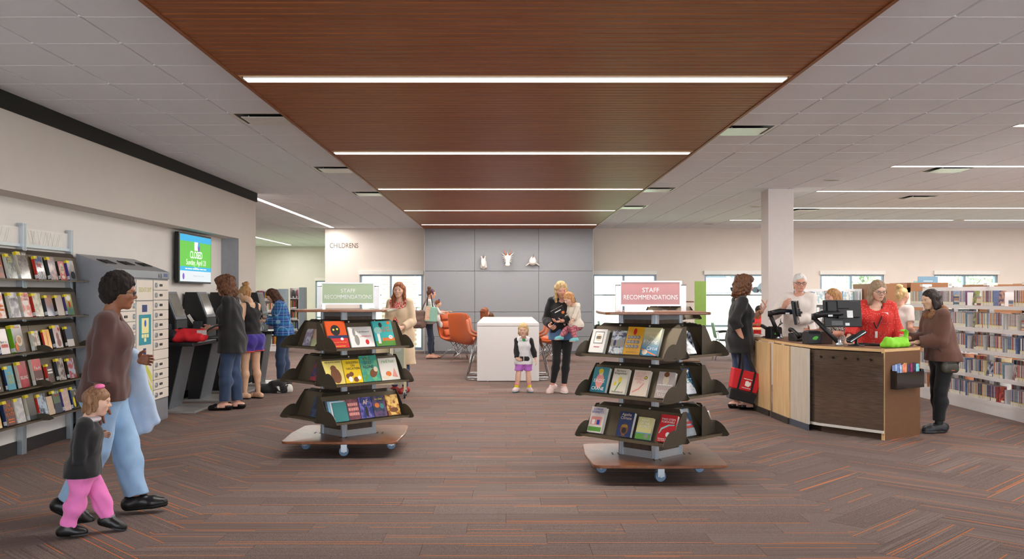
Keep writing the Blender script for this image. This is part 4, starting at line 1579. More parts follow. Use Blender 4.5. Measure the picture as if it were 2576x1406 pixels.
def leaf_end(bm, x, t, sc=1.0, m=None):
    """pointed end panel seen from the side: profile in (outward d, z)"""
    pts = [(0, 0.27), (0.05, 0.27), (0.11, 0.195), (0.152, 0.133), (0.163, 0.116), (0.19, 0.124), (0.225, 0.121), (0.265, 0.104), (0.305, 0.074), (0.34, 0.032), (0.358, 0.004), (0.335, -0.014), (0.28, -0.022), (0.20, -0.022), (0.0, 0.0)]
    bm.prism([(-p[0] * sc, p[1] * sc) for p in pts], 'x', x, x + t, m)

def wall_rack():
    yA, yB, yC = 7.62, 8.58, 9.52
    xw = XL - 0.275
    o = thing('book_rack', 'wall rack of aluminium posts and bronze shelves holding face-out books', 'book rack', (xw, yB, 0), 0)
    for y, w in ((yA, 0.05), (yB, 0.075), (yC, 0.045)):
        b = MB()
        b.box(0.0, 0.055, y - yB - w / 2, y - yB + w / 2, 0, 2.165)
        n = 3 if w > 0.06 else 2
        for i in range(n):
            yy = y - yB - w / 2 + (i + 0.5) * w / n
            b.box(0.055, 0.060, yy - 0.007, yy + 0.007, 0, 2.165)
        b.build('post', ALU, o)
    for ya, yb in ((yA, yB), (yB, yC)):
        box('rail', ALU, o, 0.006, 0.036, ya - yB + 0.03, yb - yB - 0.02, 1.945, 1.975)
        p = box('header_panel', mat('frosted_panel', (238, 234, 228), 0.3, coat=0.3), o, 0.016, 0.022, ya - yB + 0.035, yb - yB - 0.022, 1.975, 2.13)
        b = MB()
        rg = random.Random(3)
        for i in range(16):
            u = ya - yB + 0.05 + rg.random() * 0.75
            d = rg.choice((-1, 1)) * 0.055
            b.cyl((0.0228, u, 1.98), (0.0228, u + d, 2.11), 0.0009, n=4)
        b.build('line_pattern', mat('panel_lines', (196, 197, 188), 0.6), p)
    zs = [1.632, 1.281, 0.965, 0.64, 0.325]
    Mr = Matrix.Rotation(PI / 2, 4, 'Z')          # local -y (front) -> +X into the room; local x -> +Y
    for si, z in enumerate(zs):
        for ya, yb in ((yA, yB), (yB, yC)):
            L_ = yb - ya - 0.008
            M_ = Matrix.Translation((0.055, ya - yB + 0.004, z)) @ Mr
            s = MB()
            # slanted back plate, lip shelf and folded top flange
            s.add([(0, -0.03, 0.24), (L_, -0.03, 0.24), (L_, -0.085, 0.0), (0, -0.085, 0.0), (0, -0.026, 0.24), (L_, -0.026, 0.24), (L_, -0.081, 0.0), (0, -0.081, 0.0)],
                  [(0, 3, 2, 1), (4, 5, 6, 7), (0, 1, 5, 4), (3, 7, 6, 2), (0, 4, 7, 3), (1, 2, 6, 5)], M_)
            s.box(0, L_, -0.175, -0.081, -0.006, 0.0, M_)
            s.box(0, L_, -0.178, -0.172, -0.008, 0.006, M_)
            sh = s.build('shelf', OLIVE, o)
            f = MB()
            f.add([(0, -0.03, 0.24), (L_, -0.03, 0.24), (L_, 0.0, 0.285), (0, 0.0, 0.285), (0, -0.026, 0.238), (L_, -0.026, 0.238), (L_, 0.004, 0.283), (0, 0.004, 0.283)],
                  [(0, 1, 2, 3), (7, 6, 5, 4), (0, 4, 5, 1), (2, 6, 7, 3), (0, 3, 7, 4), (1, 5, 6, 2)], M_)
            f.build('top_flange', OLIVED, sh)
            if si >= 2:
                e = MB()
                pts = [(0.08, 0.0), (0.08, 0.03), (0.13, 0.055), (0.19, 0.06), (0.24, 0.045), (0.285, 0.01), (0.24, -0.006), (0.178, -0.008)]
                e.prism([(-p[0], p[1]) for p in pts], 'x', L_ - 0.004, L_, M_)
                e.build('end_leaf', OLIVED, sh)
            else:
                e = MB()
                e.cyl((L_, -0.13, 0.0), (L_ + 0.06, -0.13, 0.002), 0.012, 0.006, n=8, m=M_)
                e.build('end_leaf', OLIVED, sh)
    # books: (shelf, px of lower spine corner, width m, height m, thickness, cover colours, label, words)
    W_, K_ = mat('print_white', (240, 238, 232), 0.5), mat('print_black', (28, 26, 26), 0.5)
    Yl, Rd, Or = mat('print_yellow', (232, 205, 60), 0.5), mat('print_red', (196, 40, 36), 0.5), mat('print_orange', (222, 118, 52), 0.5)
    Bl = mat('print_blue', (40, 70, 160), 0.5)
    B = [
        (0, -18, .15, .225, .03, ((96, 72, 60), (150, 60, 44), 'noise'), 'brown and red cooking hardcover, top shelf of the wall rack beside the green soup book', [('~', Or, .5, .5, .7, .1)]),
        (0, 19, .13, .225, .03, ((58, 66, 56), (130, 140, 126), 'noise'), 'dark green book with yellow words on the top shelf of the wall rack', [('DOWN\nDOGS\nSPIKES', Yl, .4, .78, .5, .26)]),
        (0, 48, .17, .255, .035, ((58, 50, 44), (110, 100, 88), 'noise'), 'tall dark brown JOE BEEF cookbook on the top shelf of the wall rack', [('JOE BEEF', W_, .5, .9, .85, .1)]),
        (0, 91, .15, .225, .03, ((36, 44, 72), (70, 70, 86), 'noise'), 'book titled HOW WE WIN in blue, red and white capitals', [('HOW', Bl, .5, .86, .75, .18), ('WE', Rd, .42, .6, .55, .18), ('WIN', W_, .5, .2, .95, .28)]),
        (0, 123, .14, .225, .03, ((168, 128, 116), (96, 74, 84), 'noise'), 'purple-spined biography with a shiny wrapper on the top rack shelf', []),
        (0, 148, .12, .19, .02, ((184, 36, 34), None, 'plain'), 'red book with a cream medallion on the top rack shelf', [('ANNA\nKITCHEN', K_, .5, .6, .5, .25)]),
        (0, 171, .14, .205, .03, ((92, 94, 98), (190, 188, 184), 'grad'), 'grey portrait biography last on the top rack shelf beside the locker cabinet', []),
        (1, -14, .15, .23, .025, ((232, 220, 210), (220, 120, 90), 'noise'), 'white book with red and yellow lettering, second rack shelf', [('~/~', Or, .5, .4, .8, .3)]),
        (1, 25, .15, .23, .03, ((190, 186, 190), (120, 114, 124), 'noise'), 'silver-wrapped book titled AFTER on the second rack shelf', [('AFTER', K_, .5, .72, .85, .12)]),
        (1, 56, .14, .23, .03, ((228, 218, 206), (206, 92, 74), 'noise'), 'cream and coral creative-thinking book on the second rack shelf', [('CREATIVE\nCALLING', Rd, .5, .8, .8, .25)]),
        (1, 85, .15, .225, .03, ((205, 200, 170), (150, 146, 120), 'noise'), 'olive book in crinkled clear wrapper on the second rack shelf', []),
        (1, 115, .14, .205, .03, ((86, 84, 108), (150, 96, 60), 'grad'), 'book with dusk-blue and brown cover photo on the second rack shelf', []),
        (1, 141, .14, .205, .03, ((206, 190, 176), (190, 172, 158), 'grad'), 'pale beige book with black spine on the second rack shelf', []),
        (1, 166, .14, .215, .025, ((76, 112, 62), (206, 186, 98), 'grad'), 'green picture cover with a red-shirted figure, second rack shelf', []),
        (2, -2, .14, .225, .03, ((225, 214, 212), None, 'plain'), 'white BACK TO HUMAN book with a red label block on the third rack shelf', [('Back to', K_, .45, .48, .7, .1), ('HUMAN', Rd, .5, .32, .7, .1)]),
        (2, 34, .17, .255, .045, ((66, 50, 40), None, 'plain'), 'big brown cookbook with bright green spine and a soup bowl on its cover', [('COOKING', Or, .5, .9, .6, .06)]),
        (2, 82, .12, .185, .03, ((188, 182, 160), (90, 84, 70), 'noise'), 'small clear-wrapped book between the soup cookbook and the yellow book', []),
        (2, 110, .125, .19, .02, ((232, 168, 34), None, 'plain'), 'bright yellow book on the third rack shelf', []),
        (2, 136, .14, .225, .03, ((226, 214, 208), (206, 180, 172), 'grad'), 'white book with a sepia portrait and red diamond on the third rack shelf', []),
        (2, 166, .14, .205, .025, ((214, 206, 198), (80, 88, 98), 'band'), 'grey and white seascape book last on the third rack shelf', []),
        (3, -22, .15, .235, .03, ((52, 44, 42), (80, 70, 62), 'noise'), 'black cooking book with a small pale flower on the fourth rack shelf', []),
        (3, 15, .13, .215, .02, ((58, 158, 182), None, 'plain'), 'turquoise CUSTOMER CONTACTS PLAYBOOK paperback on the fourth rack shelf', [('THE\nCUSTOMER\nCONTACTS\nPLAYBOOK', Yl, .5, .5, .8, .5)]),
        (3, 48, .15, .24, .03, ((186, 38, 56), (150, 26, 40), 'noise'), 'crimson book with SELLING in white on the fourth rack shelf', [('SELLING', W_, .5, .38, .85, .12)]),
        (3, 85, .16, .245, .03, ((92, 44, 44), (196, 46, 52), 'band'), 'dark red novel titled Fault Lines on the fourth rack shelf', [('Fault', W_, .5, .66, .7, .12), ('Lines', W_, .5, .2, .7, .12)]),
        (3, 118, .11, .18, .03, ((60, 46, 42), (98, 62, 54), 'noise'), 'small dark novel with white capitals on the fourth rack shelf', [('~/~', W_, .5, .6, .8, .3)]),
        (3, 145, .14, .22, .03, ((178, 166, 152), (96, 72, 60), 'noise'), 'shiny crowd-scene book on the fourth rack shelf', []),
        (3, 171, .14, .205, .025, ((176, 178, 190), (170, 70, 60), 'noise'), 'pale grey-blue book with red figure at the end of the fourth rack shelf', []),
        (4, -25, .15, .22, .03, ((214, 160, 90), (240, 214, 160), 'noise'), 'yellow-orange illustrated book on the bottom rack shelf', []),
        (4, 12, .16, .225, .03, ((74, 46, 52), (96, 60, 66), 'noise'), 'maroon book with bold orange capitals on the bottom rack shelf', [('THE\nPOWER\nHUNTER', Or, .5, .62, .85, .5), ('~/~', Or, .5, .18, .6, .2)]),
        (4, 40, .14, .225, .03, ((206, 204, 204), (176, 176, 178), 'noise'), 'silvery white book with dancing legs on the bottom rack shelf', []),
        (4, 70, .14, .24, .03, ((70, 76, 78), (104, 104, 98), 'grad'), 'slate book with ornate gold spine on the bottom rack shelf', []),
        (4, 97, .15, .22, .025, ((54, 64, 88), (170, 190, 206), 'noise'), 'shiny blue-black book in crinkled wrapper on the bottom rack shelf', []),
        (4, 118, .12, .18, .02, ((202, 176, 150), None, 'plain'), 'small tan paperback leaning on the bottom rack shelf', []),
        (4, 135, .14, .225, .03, ((52, 56, 66), (90, 110, 78), 'band'), 'navy BACK IN THE GAME book with red capitals on the bottom rack shelf', [('BACK IN', W_, .5, .9, .8, .1), ('THE GAME', Rd, .5, .78, .8, .1)]),
        (4, 158, .14, .225, .02, ((214, 186, 172), (200, 170, 156), 'noise'), 'blush pink book on the bottom rack shelf', []),
        (4, 180, .14, .225, .03, ((62, 70, 58), (96, 92, 74), 'noise'), 'dark green romance with a couple in yellow and black, bottom rack shelf end', [('In Her Way', W_, .5, .85, .7, .1)]),
    ]
    spines = [(40, 60, 110), (60, 50, 46), (210, 60, 50), (230, 226, 214), (96, 78, 150), (60, 66, 72), (222, 214, 198)]
    rg = random.Random(5)
    for i, (si, px, w, h, t, c, lab, words) in enumerate(B):
        z = zs[si] + 0.003
        y = (4.42) * FPX / (1273 - px)
        tilt = math.radians(13)
        M_ = Matrix.Translation((xw + 0.055 + 0.125, y, z + 0.0065)) @ Mr @ Matrix.Rotation(-tilt, 4, 'X')
        if c[2] == 'plain':
            cm = cover_mat(c[0])
        else:
            cm = cover_mat(c[0], c[1], c[2], i * 0.37 + 0.1)
        sp = cover_mat((120, 190, 40)) if 'bright green spine' in lab else cover_mat(spines[(i * 3) % 7])
        art = []
        if 'soup bowl' in lab:
            art = [(oval(.55, .42, .3, .2), mat('print_cream', (224, 206, 178), 0.5)), (oval(.55, .44, .2, .12), mat('print_soup', (190, 150, 110), 0.5)), (oval(.2, .2, .14, .16), Or)]
        elif 'yellow book' in lab:
            art = [([(.45, .2), (.5, .2), (.55, .9), (.5, .9)], Rd)]
        elif 'red-shirted' in lab:
            art = [(oval(.5, .82, .36, .14), W_), (oval(.5, .5, .12, .16), Rd), (rect(.42, .58, .1, .36), mat('print_teal', (60, 130, 130), 0.5))]
        elif 'medallion' in lab:
            art = [(oval(.5, .6, .36, .3), mat('print_cream', (224, 206, 178), 0.5)), (oval(.5, .15, .3, .1), mat('print_cream', (224, 206, 178), 0.5))]
        elif 'portrait biography' in lab:
            art = [(oval(.6, .62, .24, .2), mat('print_skin_grey', (176, 168, 160), 0.5)), (oval(.6, .25, .34, .2), K_)]
        elif 'sepia portrait' in lab:
            art = [(oval(.5, .5, .2, .18), mat('print_sepia', (150, 110, 100), 0.5)), (oval(.55, .22, .3, .18), mat('print_sepia', (150, 110, 100), 0.5)), ([(.8, .72), (.92, .82), (.8, .92), (.68, .82)], Rd)]
        elif 'couple in yellow' in lab:
            art = [(oval(.32, .3, .16, .24), Yl), (oval(.64, .34, .2, .28), K_), (oval(.6, .66, .1, .08), mat('print_sepia2', (200, 160, 130), 0.5))]
        elif 'pale flower' in lab:
            art = [(oval(.55, .16, .2, .08), W_)]
        elif 'red label block' in lab:
            art = [(rect(.12, .9, .24, .4), mat('print_pinkblock', (236, 160, 150), 0.5))]
        book(lab, 'books on the wall rack', M_, w, h, t, cm, spine=sp, art=art, words=words, sticker=WLABEL, tape=(i % 9 != 5))
wall_rack()

# ================================================================ lending locker cabinet
def locker():
    x0, x1, y0, y1 = -4.50, -4.07, 9.56, 11.06
    GR = mat('cabinet_grey', (156, 160, 168), 0.4, metal=0.5, var=0.03)
    CR = mat('locker_cream', (233, 224, 212), 0.4, var=0.02)
    o = thing('locker_cabinet', 'grey steel lending locker cabinet with cream doors and sloping top', 'locker', (x0, y0, 0), 0)
    D, L_ = x1 - x0, y1 - y0
    b = MB()
    b.prism([(0, 0.0), (D - 0.02, 0.0), (D - 0.02, 1.68), (D, 1.68), (D, 1.765), (0, 1.925)], 'y', 0, L_)
    b.build('carcass', GR, o, bevel=0.004)
    # rivets on the side
    b = MB()
    for z in np.linspace(0.2, 1.6, 12):
        for x in (0.03, D - 0.05):
            b.cyl((x, -0.003, z), (x, 0.001, z), 0.006, n=8)
    b.build('rivet_line', ALU, o)
    sl = math.atan2(1.925 - 1.765, D)
    for k in range(3):
        yc = 0.25 + k * 0.5
        M_ = Matrix.Translation((D * 0.5, yc, 1.848)) @ Matrix.Rotation(sl, 4, 'Y')
        b = MB()
        for j in range(5):
            b.box(-0.05 + j * 0.02, -0.04 + j * 0.02, -0.11, 0.11, 0, 0.008, M_)
        b.box(-0.06, 0.06, -0.12, -0.11, 0, 0.008, M_).box(-0.06, 0.06, 0.11, 0.12, 0, 0.008, M_)
        b.build('vent_grille', BLACK, o)
    K_ = mat('print_black', (28, 26, 26), 0.5)
    F = D - 0.02
    cols = [(0.03, 0.49), (0.52, 0.98), (1.01, 1.47)]
    FR, FU = (0, 1, 0), (0, 0, 1)
    for ci in (0, 2):
        a, c = cols[ci]
        n = 12
        z = 1.66
        hgt = 0.116
        for k in range(n):
            z1 = z - k * hgt
            z0 = z1 - hgt + 0.006
            d = box('door', CR, o, F, F + 0.018, a, c, z0, z1, bevel=0.003)
            if ci == 2 and k == 7:
                continue
            ly = c - 0.05 if ci == 0 else a + 0.06
            ny = a + 0.2 if ci == 0 else a + 0.22
            MB().cyl((F + 0.016, ly, (z0 + z1) / 2), (F + 0.036, ly, (z0 + z1) / 2), 0.03, 0.026, n=16).build('lock', ALU, d, False)
            box('number_window', K_, d, F + 0.0165, F + 0.0195, ny - 0.045, ny + 0.045, (z0 + z1) / 2 - 0.014, (z0 + z1) / 2 + 0.014)
            text('number', str((k + 1) if ci == 2 else k + 13), mat('print_white', (240, 238, 232), 0.5), d, (F + 0.0202, ny, (z0 + z1) / 2), FR, FU, h=0.016)
        box('kick_plate', GR, o, F, F + 0.012, a, c, 0.02, 0.26)
        text('bay_letters', 'A A' if ci == 0 else 'A B', K_, o, (D + 0.002, a + (0.2 if ci == 0 else 0.18), 1.715), FR, FU, h=0.05)
        box('bay_sticker', mat('sticker_blue', (96, 110, 150), 0.5), o, D, D + 0.002, a + (0.03 if ci == 0 else 0.3), a + (0.13 if ci == 0 else 0.42), 1.705, 1.745)
    a, c = cols[1]
    d = box('door', CR, o, F, F + 0.018, a, c, 1.43, 1.66, bevel=0.003)
    text('door_lettering', 'TECH IT OUT', mat('print_lime', (190, 200, 70), 0.5), d, (F + 0.0195, (a + c) / 2, 1.55), FR, FU, w=0.36, h=0.05)
    d = box('door', CR, o, F, F + 0.018, a, c, 0.72, 1.42, bevel=0.003)
    s = box('touch_screen', emit_mat('screen_teal', (36, 116, 128), 0.35), d, F + 0.016, F + 0.021, a + 0.06, c - 0.06, 0.93, 1.27)
    patch('screen_card', emit_mat('screen_card', (196, 186, 130), 0.35), s, rect(-0.1, 0.1, -0.02, 0.15), (F + 0.0215, (a + c) / 2, 1.08), FR, FU)
    patch('screen_logo', emit_mat('screen_logo', (40, 80, 170), 0.35), s, oval(0, 0.09, 0.03, 0.04), (F + 0.0222, (a + c) / 2, 1.08), FR, FU)
    b = MB()
    for k, (u, z) in enumerate(((-0.07, 1.03), (0.0, 1.03), (0.07, 1.03), (0.0, 0.985))):
        b.box(F + 0.0212, F + 0.022, (a + c) / 2 + u - 0.03, (a + c) / 2 + u + 0.03, z - 0.02, z + 0.02)
    b.build('screen_button_row', MATS['screen_card'], s)
    box('info_sticker', mat('sticker_navy', (52, 66, 120), 0.5), d, F + 0.017, F + 0.02, a + 0.15, a + 0.29, 1.30, 1.38)
    box('info_sticker', MATS['sticker_navy'], d, F + 0.017, F + 0.02, a + 0.18, a + 0.26, 0.80, 0.89)
    box('card_slot', BLACK, d, F + 0.017, F + 0.021, a + 0.27, a + 0.36, 0.775, 0.79)
    d = box('door', CR, o, F, F + 0.018, a, c, 0.30, 0.71, bevel=0.003)
    for k in range(2):
        patch('diagonal_stripe', mat('stripe_lime', (206, 212, 92), 0.5), d, [(0.04 + 0.2 * k, 0.38), (0.12 + 0.2 * k, 0.38), (0.44, 0.06 + 0.12 * k + (0.2 if k else 0)), (0.44, -0.02 + (0.34 if k else 0) * 0.0 + 0.12 * k + 0.06)] if False else [(0.03 + 0.17 * k, 0.38), (0.11 + 0.17 * k, 0.38), (0.43, 0.12 + 0.14 * k), (0.43, 0.02 + 0.14 * k)], (F + 0.0185, a, 0.315), FR, FU)
    box('kick_plate', GR, o, F, F + 0.012, a, c, 0.02, 0.26)
locker()

# ================================================================ television
def tv():
    y0, y1, z0, z1 = 12.5, 13.86, 1.655, 2.36
    xw = XL - 0.28
    o = thing('television', 'wall-mounted television announcing CLOSED on a green and blue screen', 'television', (xw, (y0 + y1) / 2, (z0 + z1) / 2), 0)
    hy, hz = (y1 - y0) / 2, (z1 - z0) / 2
    box('casing', mat('tv_black', (14, 14, 16), 0.25), o, 0.05, 0.11, -hy, hy, -hz, hz, bevel=0.006)
    box('wall_bracket', BLACK, o, 0.0, 0.05, -0.2, 0.2, -0.2, 0.2)
    FR, FU = (0, 1, 0), (0, 0, 1)
    E = 0.55
    s = box('screen', emit_mat('tv_green', (88, 176, 60), E), o, 0.1105, 0.113, -hy + 0.025, hy - 0.025, -hz + 0.025, hz - 0.025)
    blue = emit_mat('tv_blue', (40, 158, 206), E)
    wht = emit_mat('tv_white', (240, 244, 240), E)
    hy2, hz2 = hy - 0.025, hz - 0.025
    patch('screen_band', blue, s, rect(-hy2, hy2, hz2 - 0.09, hz2), (0.1131, 0, 0), FR, FU)
    patch('screen_band', blue, s, rect(-hy2, hy2, -hz2 + 0.15, -hz2 + 0.21), (0.1131, 0, 0), FR, FU)
    patch('screen_band', emit_mat('tv_grey', (196, 206, 212), E), s, rect(-hy2, hy2, -hz2, -hz2 + 0.15), (0.1131, 0, 0), FR, FU)
    patch('screen_logo', wht, s, rect(-0.12, 0.03, 0.12, 0.24), (0.1131, 0.05, 0), FR, FU)
    patch('screen_logo', emit_mat('tv_purple', (110, 70, 170), E), s, oval(0.06, 0.17, 0.05, 0.07), (0.1136, 0.05, 0), FR, FU)
    patch('screen_logo', emit_mat('tv_purple', (110, 70, 170), E), s, oval(-0.52, -hz2 + 0.07, 0.04, 0.045), (0.1136, 0, 0), FR, FU)
    patch('screen_logo', blue, s, oval(0.06, 0.2, 0.03, 0.03), (0.1141, 0.05, 0), FR, FU)
    text('screen_text', 'CLOSED', wht, s, (0.1145, 0.0, 0.055), FR, FU, w=0.52, h=0.105, bold=0.008)
    text('screen_text', 'Sunday, April 21', wht, s, (0.1145, 0.0, -0.065), FR, FU, w=0.82, h=0.1)
    text('screen_text', 'Easter', wht, s, (0.1145, 0.0, -0.135), FR, FU, h=0.035)
    text('screen_text', '~', wht, s, (0.1145, 0.0, -hz2 + 0.18), FR, FU, w=0.9, h=0.022)
    text('screen_text', 'Monday: 10 am - 9 pm', emit_mat('tv_textgrey', (150, 160, 170), E), s, (0.1145, 0.1, -hz2 + 0.08), FR, FU, w=0.45, h=0.03)
tv()

# ================================================================ self-checkout kiosks
def kiosks():
    GF = mat('kiosk_grey', (110, 116, 124), 0.45, metal=0.4, var=0.15, vs=40)
    KB = mat('kiosk_black', (30, 30, 32), 0.35, var=0.1)
    BP = mat('kiosk_plate', (168, 166, 164), 0.4, metal=0.4)
    xw = XL - 0.27
    labs = ['self-checkout kiosk carrying the red bag, beside the locker cabinet', 'self-checkout kiosk with a pen holder, in front of the woman in the black blouse',
            'self-checkout kiosk hidden behind the woman in the purple shorts', 'self-checkout kiosk used by the person in the plaid shirt']
    for i, y in enumerate((11.9, 13.1, 14.2, 15.35)):
        xx = xw if i < 3 else XL + 0.03
        o = thing('self_checkout_kiosk', labs[i], 'kiosk', (xx, y, 0), 0, 'self-checkout kiosks')
        if i == 3:
            o.scale = (0.66, 0.85, 1)
        MB().prism([(0.0, 0.0), (0.66, 0.0), (0.66, 0.028), (0.0, 0.028)], 'y', -0.4, 0.4).build('base_plate', BP, o, bevel=0.004)
        MB().prism([(0.10, 0.028), (0.26, 0.028), (0.44, 0.86), (0.12, 0.86)], 'y', -0.25, 0.25).build('leg', KB, o)
        lo = MB()
        lo.add([(0.2605, -0.235, 0.03), (0.2605, 0.235, 0.03), (0.4405, 0.235, 0.85), (0.4405, -0.235, 0.85), (0.2675, -0.235, 0.03), (0.2675, 0.235, 0.03), (0.4475, 0.235, 0.85), (0.4475, -0.235, 0.85)],
               [(3, 2, 1, 0), (4, 5, 6, 7), (0, 1, 5, 4), (2, 3, 7, 6), (0, 4, 7, 3), (1, 2, 6, 5)])
        lo.build('leg_front', GF, o)
        MB().box(0.0, 0.66, -0.46, 0.46, 0.845, 0.895).build('counter', KB, o, bevel=0.012)
        hd = MB().prism([(0.02, 0.895), (0.34, 0.895), (0.34, 1.17), (0.20, 1.53), (0.04, 1.53), (0.0, 1.2)], 'y', -0.2, 0.2).build('head', KB, o, bevel=0.006)
        d = Vector((-0.14, 0, 0.36)).normalized()
        nx = Vector((0.36, 0, 0.14)).normalized()
        def onface(u0, u1, v0, v1, off, th):
            base = Vector((0.34, 0, 1.17)) + nx * off
            vs = []
            for t in (0, th):
                for (a, q) in ((u0, v0), (u1, v0), (u1, v1), (u0, v1)):
                    vs.append(base + Vector((0, a, 0)) + d * q + nx * t)
            return MB().add(vs, [(3, 2, 1, 0), (4, 5, 6, 7), (0, 1, 5, 4), (1, 2, 6, 5), (2, 3, 7, 6), (3, 0, 4, 7)])
        onface(-0.2, 0.2, 0, 0.386, 0.0005, 0.012).build('bezel', GF, hd, bevel=0.004)
        onface(-0.165, 0.165, 0.04, 0.36, 0.0125, 0.004).build('touch_screen', mat('kiosk_screen', (118, 120, 112), 0.12, coat=0.6, var=0.25, vs=4), hd)
        MB().box(0.341, 0.352, -0.2, 0.2, 0.9, 1.165).build('front_panel', mat('kiosk_dark_grey', (62, 64, 68), 0.45, metal=0.3), hd)
        MB().box(0.352, 0.356, -0.02, 0.06, 1.0, 1.012).build('status_light', emit_mat('status_blue', (40, 80, 220), 1.2), hd)
        sc = MB().prism([(0.2, 1.10), (0.29, 1.10), (0.30, 1.2), (0.24, 1.36), (0.19, 1.38), (0.16, 1.3)], 'y', 0.215, 0.30).build('card_reader', KB, o, bevel=0.01)
        MB().box(0.255, 0.285, 0.235, 0.285, 1.16, 1.30).build('reader_face', mat('reader_face', (150, 160, 180), 0.3), sc)
        MB().box(0.18, 0.30, -0.285, -0.205, 0.98, 1.12).build('pen_holder', mat('kiosk_dark_grey', (62, 64, 68), 0.45), o, bevel=0.005)
        if i == 1:
            MB().box(-0.02, 0.02, -0.004, 0.004, 0, 0.17, Matrix.Translation((0.2, -0.25, 1.07)) @ Matrix.Rotation(-0.6, 4, 'Y')).build('slip', WHITE, o)
            MB().prism([(0.0, 0.895), (0.0, 1.02), (0.10, 1.06), (0.16, 0.895)], 'y', -0.42, -0.26).build('receipt_printer', KB, o, bevel=0.005)
kiosks()

# red zip bag on the first kiosk counter
def red_bag():
    o = thing('zip_bag', 'red and black zip bag lying on the self-checkout counter', 'bag', (-4.02, 11.60, 0.896), 0.05)
    R_ = mat('bag_red', (206, 30, 42), 0.7, var=0.12, vs=14, bump=0.2, bs=300)
    sdf_obj('bag_body', R_, o, [cap((-0.14, 0, 0.075), (0.14, 0, 0.085), 0.095, 0.085, k=0.06), cap((-0.15, -0.08, 0.05), (0.16, -0.08, 0.05), 0.05, 0.045, k=0.05), cap((-0.15, 0.08, 0.05), (0.16, 0.09, 0.06), 0.05, 0.045, k=0.05)], 0.008, wr=(0.006, 38, 2.2), cuts=[((0, 0, 0.002), (0, 0, -1))])
    sdf_obj('bag_end', mat('bag_black', (24, 24, 26), 0.7), o, [cap((-0.2, -0.07, 0.075), (-0.2, 0.08, 0.08), 0.075, 0.07, k=0.04), cap((-0.18, 0, 0.13), (-0.12, 0, 0.155), 0.03, k=0.04)], 0.008, wr=(0.006, 40, 1.2), cuts=[((0, 0, 0.002), (0, 0, -1))])
    MB().tube([(0.2, -0.05, 0.1), (0.26, -0.04, 0.16), (0.33, 0.0, 0.2), (0.38, 0.06, 0.21)], 0.012, 8).build('handle', MATS['bag_black'], o, True)
    MB().tube([(-0.12, -0.02, 0.172), (0.0, -0.02, 0.176), (0.12, -0.02, 0.168)], 0.005, 6).build('zip', MATS['bag_black'], o, True)
    MB().box(0.12, 0.24, -0.09, -0.08, 0.09, 0.15).build('pocket_paper', mat('newsprint', (190, 180, 180), 0.7, var=0.4, vs=90), o)
red_bag()
# ================================================================ mobile display towers
P_ = dict(W=mat('print_white', (240, 238, 232), 0.5), K=mat('print_black', (28, 26, 26), 0.5), Y=mat('print_yellow', (232, 205, 60), 0.5), R=mat('print_red', (196, 40, 36), 0.5),
          O=mat('print_orange', (222, 118, 52), 0.5), B=mat('print_blue', (40, 70, 160), 0.5), G=mat('print_green', (92, 150, 60), 0.5), T=mat('print_teal', (60, 150, 150), 0.5),
          GR=mat('print_grey', (140, 136, 130), 0.5), BR=mat('print_brown', (120, 72, 40), 0.5), P=mat('print_pink', (226, 150, 140), 0.5), N=mat('print_navy', (34, 42, 84), 0.5), C=mat('print_cream', (224, 206, 178), 0.5), M=mat('print_mint', (150, 206, 196), 0.5))
DECK = wood_mat('deck_walnut', (108, 62, 36), (136, 84, 52), 0.38, (3, 3, 3), coat=0.15)
COLW = wood_mat('tower_panel', (62, 48, 40), (86, 66, 54), 0.5, (14, 14, 0.7))

def rsquare(hd, rot, bulge=0.045, rc=0.07, n=6):
    """rounded square outline, half diagonal hd, with softly bowed sides"""
    s = hd / math.sqrt(2) * 1.07
    pts = []
    for q in range(4):
        a0 = rot + q * PI / 2
        cx, cy = (s - rc), (s - rc)
        for i in range(n + 1):
            t = PI / 2 * i / n
            x, y = cx + rc * math.cos(t), cy + rc * math.sin(t)
            pts.append((x * math.cos(a0) - y * math.sin(a0), x * math.sin(a0) + y * math.cos(a0)))
        # bowed middle of the next side
        mx, my = 0, s + bulge * s
        pts.append((mx * math.cos(a0) - my * math.sin(a0), mx * math.sin(a0) + my * math.cos(a0)))
    return pts

SHZ = [1.0, 0.672, 0.33]

